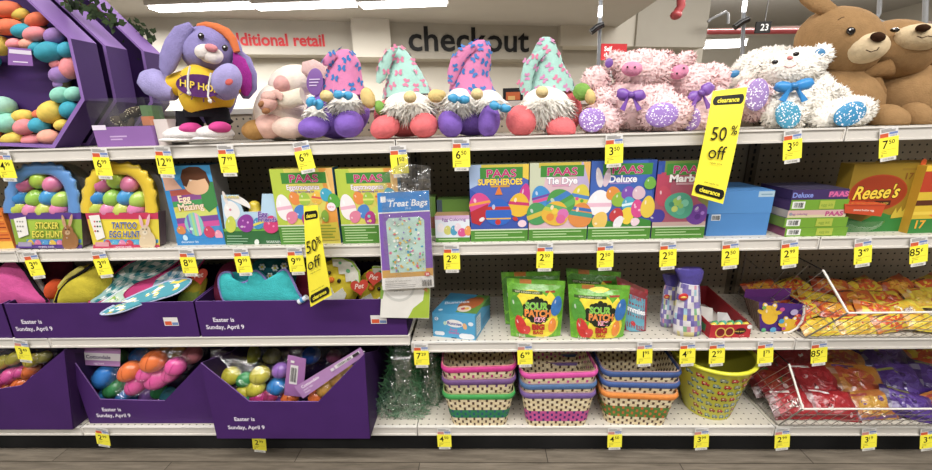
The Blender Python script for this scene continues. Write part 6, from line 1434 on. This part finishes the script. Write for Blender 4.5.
eggbag('bag of orange eggs under a long diagonal lilac header card in the right tray', [(325, 388, 8, '#d8a03a', 20), (338, 378, 8, '#cf9a44', 10), (316, 397, 7, O_, 0), (334, 390, 6, '#8a7a3a', 0), (346, 370, 7, '#c9a05a', 0)],
       [(302, 404), (306, 388), (330, 370), (356, 354), (364, 360), (344, 390), (322, 406)], .02, [(303, 398.5), (365, 355), (360.5, 347.5), (294.5, 387)], h3)
eggbag('bag of dark eggs at the back of the right tray', [(249, 355, 10, '#a8a82f', 0), (311, 355, 9, '#2450a0', 0), (296, 352, 7, '#5a2f6a', 0), (272, 356, 8, '#6f6a3a', 0), (334, 356, 7, '#7a3f5a', 0), (226, 360, 7, '#8a4f6a', 0)],
       [(214, 366), (220, 348), (280, 345), (340, 347), (350, 358), (300, 372), (250, 372)], .2)

# ---- grass bags
def grassbag(label, pts, Y, n, seed):
    o = empty('grass_bag', at(sum(p[0] for p in pts)/len(pts), max(p[1] for p in pts), Y), label, 'bag', 'bags of paper grass'); rr = random.Random(seed)
    us = [p[0] for p in pts]; vs = [p[1] for p in pts]; m = MB()
    def inside(u, v):
        r = False; j = len(pts)-1
        for i in range(len(pts)):
            (a, b), (c, d) = pts[i], pts[j]
            if (b > v) != (d > v) and u < (c-a)*(v-b)/(d-b)+a: r = not r
            j = i
        return r
    k = 0
    while k < n:
        u, v = rr.uniform(min(us), max(us)), rr.uniform(min(vs), max(vs))
        if not inside(u, v): continue
        k += 1; c = at(u, v, Y+rr.uniform(-.025, .03)); a = rr.uniform(0, 6.28); L = rr.uniform(.012, .03); d = Vector((math.cos(a), rr.uniform(-.3, .3), math.sin(a)))*L; w = Vector((-math.sin(a), .3, math.cos(a)))*.0011; b = Vector((rr.uniform(-1, 1), rr.uniform(-1, 1), rr.uniform(-1, 1)))*L*.25
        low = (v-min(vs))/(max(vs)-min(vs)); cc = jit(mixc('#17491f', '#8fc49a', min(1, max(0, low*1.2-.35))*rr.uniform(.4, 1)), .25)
        m.add([c-d-w, c-d+w, c+b+w, c+b-w], [(0, 1, 2, 3)], cc); m.add([c+b-w, c+b+w, c+d+w, c+d-w], [(0, 1, 2, 3)], cc)
    g = m.build('paper_grass', 'fabric', o); g['kind'] = 'stuff'
    m = MB(); pillow(m, pts, Y-.004, .036, '#ffffff', rings=8, wr=.5); m.build('clear_film', 'glossfilm', o)
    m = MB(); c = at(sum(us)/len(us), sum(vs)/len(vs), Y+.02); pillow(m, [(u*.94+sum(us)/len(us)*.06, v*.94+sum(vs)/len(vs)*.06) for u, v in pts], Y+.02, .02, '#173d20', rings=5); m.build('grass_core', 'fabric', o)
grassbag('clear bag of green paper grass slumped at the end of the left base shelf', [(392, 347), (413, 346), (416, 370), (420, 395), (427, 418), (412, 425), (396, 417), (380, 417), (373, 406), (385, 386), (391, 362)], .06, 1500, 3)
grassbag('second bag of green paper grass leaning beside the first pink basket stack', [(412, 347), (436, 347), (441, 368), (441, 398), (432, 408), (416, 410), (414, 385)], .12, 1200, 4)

# ---- woven baskets
def basket(label, cx, cy, z, hx, hy, h, yaw, rim, bands, grp, rimh=.021, flare=.87):
    """tapered rectangular splint basket; bands: list of (height fraction from, to, colour) dyed splints"""
    o = empty('woven_basket', (cx, cy, z), label, 'basket', grp, rot=(0, 0, R(yaw)))
    NL = 96
    def loop(k, zz, g=0):
        a, b = (hx+g)*k, (hy+g)*k; r = min(a, b)*.34; P = []
        seg = [(a-r, b-r, 0), (-a+r, b-r, 90), (-a+r, -b+r, 180), (a-r, -b+r, 270)]
        raw = []
        for sx, sy, a0 in seg:
            for q in range(7): t = R(a0+q*15); raw.append(Vector((sx+r*math.cos(t), sy+r*math.sin(t), zz)))
        L = [0]; n = len(raw)
        for i in range(n): L.append(L[-1]+(raw[(i+1) % n]-raw[i]).length)
        for i in range(NL):
            d = L[-1]*i/NL; j = max(x for x in range(n) if L[x] <= d+1e-9); P.append(raw[j].lerp(raw[(j+1) % n], (d-L[j])/max(1e-9, L[j+1]-L[j])))
        return P
    rows = max(3, round(h/.0125)); m = MB(); hh = h-rimh*.5
    nat, stake = ['#f8e8c0', '#eedaaa', '#f4e2b6'], '#5f4436'
    for sg, g in ((1, 0), (-1, -.003)):
        for j in range(rows):
            k0, k1 = flare+(1-flare)*j/rows, flare+(1-flare)*(j+1)/rows; z0, z1 = hh*j/rows, hh*(j+1)/rows
            A, B = loop(k0, z0+.0004, g), loop(k1, z1-.0004, g); c = None
            for b0, b1, bc in bands:
                if b0 <= (j+.5)/rows < b1: c = bc
            fs = []; cs = []; n = NL; V = A+B
            for i in range(n):
                w = (i//2+j) % 4; k = (i+1) % n; fs.append((i, k, n+k, n+i) if sg > 0 else (n+i, n+k, k, i))
                if i % 4 == (0 if j % 2 else 2): cs.append(c[1] if c else stake)
                else: cs.append(jit(c[0] if c else nat[(i//4+j) % 3], .07))
            m.add(V, fs, cs)
    bt = loop(flare, .001, -.002); m.add(bt, [tuple(range(NL))], '#b89c6a')
    # woven bottom seen from above
    for i in range(-5, 6):
        for j in range(-4, 5):
            x, y = i*hx*flare/6, j*hy*flare/5; dk = (i+j) % 3 == 0
            m.box((x-hx*.068, y-hy*.075, .0015), (x+hx*.068, y+hy*.075, .0025+.0006*((i+j) % 2)), '#4a352a' if dk else jit('#a08a60', .1))
    m.build('woven_body', 'wicker', o, rel=True)
    m = MB(); zz = h
    a, b, c2, d2 = loop(1.012, zz-rimh), loop(1.03, zz-rimh*.5, .002), loop(1.02, zz), loop(.985, zz-.001)
    e2 = loop(.975, zz-rimh)
    m.grid([a, b, c2, d2, e2], rim, True, True); edge = loop(1.0, zz+.0015); m.tube(edge+[edge[0]], .0022, mixc(rim, '#c9a07a', .5), 6, False)
    m.build('rim_band', 'wicker', o, rel=True)
    return o
def stack(u0b, u1b, vb, u0t, u1t, rims, Yf, hy, yaw, names, bodies, grp):
    """rims: list of (front rim top row in the photo, colour) from the lowest basket up"""
    x0, x1 = Xat(u0b, Yf, Z4), Xat(u1b, Yf, Z4); wb = (x1-x0)/2; cx = (x0+x1)/2
    zt = Zat(rims[-1][0], cx, Yf-.012); w1 = (Xat(u1t, Yf-.012, zt)-Xat(u0t, Yf-.012, zt))/2
    z0 = Z4+.0008; h0 = Zat(rims[0][0], cx, Yf-.01)-z0
    for i, (v, c) in enumerate(rims):
        top = Zat(v, cx, Yf-.01); hx = wb/.87*(1+.01*i) if False else w1*(1-.012*(len(rims)-1-i)); bz = top-h0
        basket(names[i], cx, Yf+hy*.87+.004*i, bz, hx, hy, h0, yaw+(i*1.2-1), c, bodies[i], grp, flare=max(.78, min(.93, wb/w1)))
SPL = lambda a, b: (a, b)
stack(451, 508, 424.5, 441, 516, [(394, '#3a9a4a'), (380, '#6a4a7c'), (368, '#c2307f')], .002, .085, 1, ['woven basket with green rim, lowest of the left basket stack', 'woven basket with purple rim in the middle of the left basket stack', 'woven basket with hot pink rim on top of the left basket stack'],
      [[(.25, .55, ('#2f8a5a', '#2f5f7a'))], [(.8, .9, ('#ead7aa', '#6a3f7a'))], [(.7, .85, ('#ead7aa', '#c2307f'))]], 'left stack of woven baskets')
stack(526, 588, 425, 518, 596, [(393, '#6f5490'), (384.5, '#4a6a94'), (374, '#d0489a')], .002, .085, 1, ['woven basket with lilac rim and pink band, lowest of the middle basket stack', 'woven basket with slate blue rim inside the middle basket stack', 'woven basket with bright pink rim on top of the middle basket stack'],
      [[(.18, .46, ('#d65a9f', '#4a2f7a'))], [], [(.7, .85, ('#ead7aa', '#d0489a'))]], 'middle stack of woven baskets')
stack(607, 668, 421.5, 599, 678, [(393.5, '#e08630'), (383, '#3f5a94'), (373, '#3a5286')], .006, .09, -3, ['woven basket with orange rim and green band, lowest of the right basket stack', 'woven basket with blue rim in the middle of the right basket stack', 'woven basket with navy blue rim on top of the right basket stack'],
      [[(.28, .62, ('#5f8a3a', '#d8702f'))], [], []], 'right stack of woven baskets')

# ---- yellow bucket
by = .1
for _ in range(6):
    rb = (Xat(738, by, Z4)-Xat(694, by, Z4))/2*.97; bx = (Xat(728, by, Z4)+Xat(684, by, Z4))/2; by = .03+rb
rt = rb*1.25
for _ in range(6):
    zt = Zat(374, bx, by-rt); rt = (Xat(757, by, zt)-Xat(679, by, zt))/2*.97
o = empty('toy_bucket', (bx, by, Z4), 'yellow plastic bucket printed with little trucks and animals', 'bucket')
m = MB(); H = zt-Z4; P = []
for k in range(9): r = rb+(rt-rb)*k/8; P.append([Vector((bx-.014*k/8+r*math.cos(q*2*math.pi/40), by+r*math.sin(q*2*math.pi/40), Z4+.001+H*k/8)) for q in range(40)])
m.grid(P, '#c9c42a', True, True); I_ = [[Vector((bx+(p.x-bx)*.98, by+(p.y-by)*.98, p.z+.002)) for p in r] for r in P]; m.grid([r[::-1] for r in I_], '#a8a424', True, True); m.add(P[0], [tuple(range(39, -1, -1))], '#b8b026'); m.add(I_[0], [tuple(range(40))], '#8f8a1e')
def bf(s, t, d):
    an = R(-155+130*s); r = rb+(rt-rb)*t+d; return Vector((bx-.014*t+r*math.cos(an), by+r*math.sin(an), Z4+H*t))
a = Art(m, bf, 2.27*(rb+rt)/2, H, .000012)
rr = random.Random(9)
for j in range(7):
    for i in range(8):
        s, t = .05+i*.122+.06*(j % 2), .09+j*.128; k = rr.choice([0, 1, 1, 2, 3]); c = ['#c03a2f', '#7f9a8a', '#8f9a7a', '#a8562f'][k]
        a.rect(s-.046, t-.028, s+.016, t+.034, c, 2); a.rect(s+.016, t-.028, s+.042, t+.008, c, 2); a.ell(s-.028, t-.032, .012, .012, '#3a3424', n=8, rings=1); a.ell(s+.026, t-.032, .012, .012, '#3a3424', n=8, rings=1); a.rect(s-.026, t+.0, s-.004, t+.02, '#e4dfb0', 1)
m.build('pail_body', 'plastic', o)
m = MB(); m.tube([Vector((bx-.014+rt*1.02*math.cos(q*2*math.pi/48), by+rt*1.02*math.sin(q*2*math.pi/48), zt)) for q in range(49)], .0068, '#dedc12', 10, False); m.build('rolled_rim', 'plastic', o)

# ================================================================== price tags on the shelf lips
def lean(u): return math.degrees(math.atan((u-500)/1350))
def price_tag(u, lip, dollars, cents, label, vtop=None, tilt=0, low=0, cent_sign=False, k=1.0, Y=-.004):
    if u > 560: tilt = -lean(u)*.62
    z = lip; X = Xat(u, Y, z-.02); w = .0245*k
    o = empty('price_tag', (X, Y, z-.035), label, 'price tag', 'yellow shelf price tags', rot=(R(tilt*.3), R(tilt), 0))
    top = .033-low
    m = MB(); m.box((-w*.95, -.0006, top-.026), (w*.95, 0, top), '#e2e0dc'); a = Art(m, lambda s, t, d: (-w*.95+1.9*w*s, -.0006-d, top-.026+.026*t), 1.9*w, .026)
    a.rect(.02, .04, .48, .46, '#d5592f' if (u*7) % 3 > .4 else '#cf8a80'); a.rect(.52, .30, .98, .52, '#6f86bd'); a.bars(.55, .06, .95, .26, 8, '#8f9ac0'); a.lines(.08, .92, .88, 3, .12, .06, '#8d8a88'); m.build('shelf_label', 'paper', o, rel=True)
    b = top-.025; h = .053*k
    m = MB(); m.box((-w, -.0016, b-h), (w, -.0008, b), '#fff51a'); a = Art(m, lambda s, t, d: (-w+2*w*s, -.0016-d, b-h+h*t), 2*w, h)
    a.text(dollars, .46 if len(dollars) < 2 else .56, .66, .42, '#100e04', 'r', bold=.025, sx=.95)
    a.text('¢' if cent_sign else cents, .50 if len(dollars) < 2 else .60, .76, .21, '#100e04', 'l', bold=.02)
    a.lines(.12, .55, .30, 2, .09, .03, '#a89f1c', int(u)); a.rect(.12, .37, .9, .385, '#b5ac1e'); a.rect(.12, .05, .2, .16, '#b5ac1e'); m.build('price_card', 'paper', o, rel=True)
    m = MB(); m.box((-w*.82, -.0014, b-h-.0105), (w*.82, -.0006, b-h-.0005), '#dedcd4'); Art(m, lambda s, t, d: (-w*.82+1.64*w*s, -.0014-d, b-h-.0105+.01*t), 1.64*w, .01).bars(.15, .25, .85, .75, 14, '#9f9c94'); m.build('barcode_flag', 'paper', o, rel=True)
    return o
T1 = [(3, '4', '99', 'price tag 4.99 at the left end of the top shelf lip', 3, .0), (100, '6', '99', 'price tag 6.99 under the clear bow box', 3, 0), (163, '12', '99', 'price tag 12.99 under the lavender bunny', 3, 0), (226, '7', '99', 'price tag 7.99 between the bunny and the cream plush', 0, 0), (303, '6', '99', 'price tag 6.99 under the first purple gnome, twisted', -9, -.004),
      (398, '1', '50', 'price tag 1.50 above the hanging treat bags', -2, .014), (461, '6', '50', 'price tag 6.50 under the second purple gnome', 0, 0), (614.5, '3', '50', 'price tag 3.50 under the pink pigs', 0, 0), (793.5, '3', '50', 'price tag 3.50 under the white cub plush', 0, 0), (890, '7', '50', 'price tag 7.50 under the brown bears', -2, 0)]
for u, d, c, lb, tl, lo in T1: price_tag(u, ZT, d, c, lb, tilt=tl, low=lo)
T2 = [(31.5, '3', '99', 'price tag 3.99 below the sticker egg hunt box', -6), (100, '3', '99', 'price tag 3.99 below the tattoo egg hunt box', -6), (187, '8', '99', 'price tag 8.99 below the tall rainbow striped box', 1), (241.5, '9', '99', 'price tag 9.99 below the low egg kit with the window', -2), (295, '9', '99', 'price tag 9.99 left of the lower part of the clearance sign', -1), (451.5, '2', '50', 'price tag 2.50 below the low egg colouring box', 0), (545, '2', '50', 'price tag 2.50 below the tie dye box', 0),
      (605.5, '2', '50', 'price tag 2.50 below the Deluxe box', 1), (668.5, '2', '50', 'price tag 2.50 below the Marble box', 0), (731, '2', '50', 'price tag 2.50 below the blue boxes', 0), (790.5, '2', '99', 'price tag 2.99 below the stack of lying egg dye boxes', 3), (864, '3', '49', 'price tag 3.49 below the clear bowl and candy box', -2)]
for u, d, c, lb, tl in T2: price_tag(u, Z2, d, c, lb, tilt=tl)
price_tag(920, Z2, '85', '', 'price tag 85 cents at the right end of the second shelf lip', tilt=5, cent_sign=True)
price_tag(21, Z3L, '3', '49', 'price tag 3.49 on the lip at the left end of the third shelf', tilt=8)
T3 = [(421, '7', '29', 'price tag 7.29 below the sky blue snack box', 0), (525, '6', '99', 'price tag 6.99 below the left sour pouch', -2), (645, '1', '95', 'price tag 1.95 below the narrow blue and red pouch', 0), (688, '4', '19', 'price tag 4.19 below the jelly bean bags', 0), (717.5, '2', '99', 'price tag 2.99 below the open red carton', 3), (766, '1', '75', 'price tag 1.75 below the purple pail', 0)]
for u, d, c, lb, tl in T3: price_tag(u, Z3R, d, c, lb, tilt=tl)
price_tag(820, Z3R, '85', '', 'price tag 85 cents below the upper wire basket', tilt=2, cent_sign=True)
T4 = [(101.5, '2', '99', 'price tag 2.99 below the middle base tray', 12, -.004), (258, '2', '99', 'price tag 2.99 peeking out under the right base tray', 7, .018), (444, '4', '50', 'price tag 4.50 below the left basket stack', 0, 0), (615, '4', '50', 'price tag 4.50 below the right basket stack', 0, 0), (702, '3', '99', 'price tag 3.99 below the yellow bucket', 1, 0), (783, '2', '99', 'price tag 2.99 below the left corner of the lower wire basket', 1, 0), (870, '3', '19', 'price tag 3.19 below the lower wire basket', 4, 0), (929, '3', '49', 'price tag 3.49 at the right edge under the lower wire basket', 4, 0)]
for u, d, c, lb, tl, lo in T4: price_tag(u, Z4, d, c, lb, tilt=tl, low=lo)

# ---- clearance signs
def clearance(label, quad, Ys, bow_=0):
    TL, TR_, BR_, BL = quad; C = [at(*p, y) for p, y in zip(quad, Ys)]
    cen = sum(C, Vector())/4; o = empty('clearance_sign', (cen.x, cen.y, min(p.z for p in C)), label, 'sign', 'hanging clearance signs'); m = MB()
    nr = (C[1]-C[0]).cross(C[0]-C[3]).normalized()
    if nr.y > 0: nr = -nr
    def fn(s, t, d): return (C[3].lerp(C[2], s)).lerp(C[0].lerp(C[1], s), t)+nr*(d+bow_*math.sin(math.pi*t))
    P = [[fn(i/3, j/14, 0) for i in range(4)] for j in range(15)]; Bk = [[fn(i/3, j/14, -.0008) for i in range(4)][::-1] for j in range(15)]
    m.grid(P, '#fff014'); m.grid(Bk, '#d8c618')
    W = (C[1]-C[0]).length*.55+(C[2]-C[3]).length*.45; H = (C[0]-C[3]).length; a = Art(m, fn, W, H, .0004, 6)
    for t in (.905, .075):
        a.rect(.14, t-.042, .86, t+.042, '#15130c'); a.ell(.14, t, .09*1, .042*H/W, '#15130c'); a.ell(.86, t, .09, .042*H/W, '#15130c'); a.text('clearance', .5, t, .042, '#fff014', bold=.05, sx=W/H*2.9)
    a.text('50', .40, .605, .125, '#15130c', bold=.0, sx=.92); a.text('%', .83, .64, .08, '#15130c', bold=.02, sx=.85); a.text('off', .46, .435, .125, '#15130c', bold=.0, sx=.92); a.text('regular price', .48, .335, .018, '#4a4414'); a.text('while supplies last', .48, .15, .015, '#4a4414')
    m.build('printed_panel', 'gloss', o)
    m = MB(); q = C[0].lerp(C[1], .5); m.box((q.x-.012, q.y, q.z-.004), (q.x+.012, -.001, q.z+.008), '#ffffff'); m.build('clip', 'acetate', o)
clearance('narrow twisted yellow clearance sign reading 50% off over the second shelf and trays', ((303.5, 206), (317.5, 205), (332, 295), (310.5, 307)), (-.03, -.045, -.075, -.04), .004)
clearance('wide yellow clearance sign reading 50% off hanging from the top shelf between pigs and cub', ((713, 91), (747.5, 87), (723, 204), (691.5, 195)), (-.02, -.02, -.06, -.06), .004)
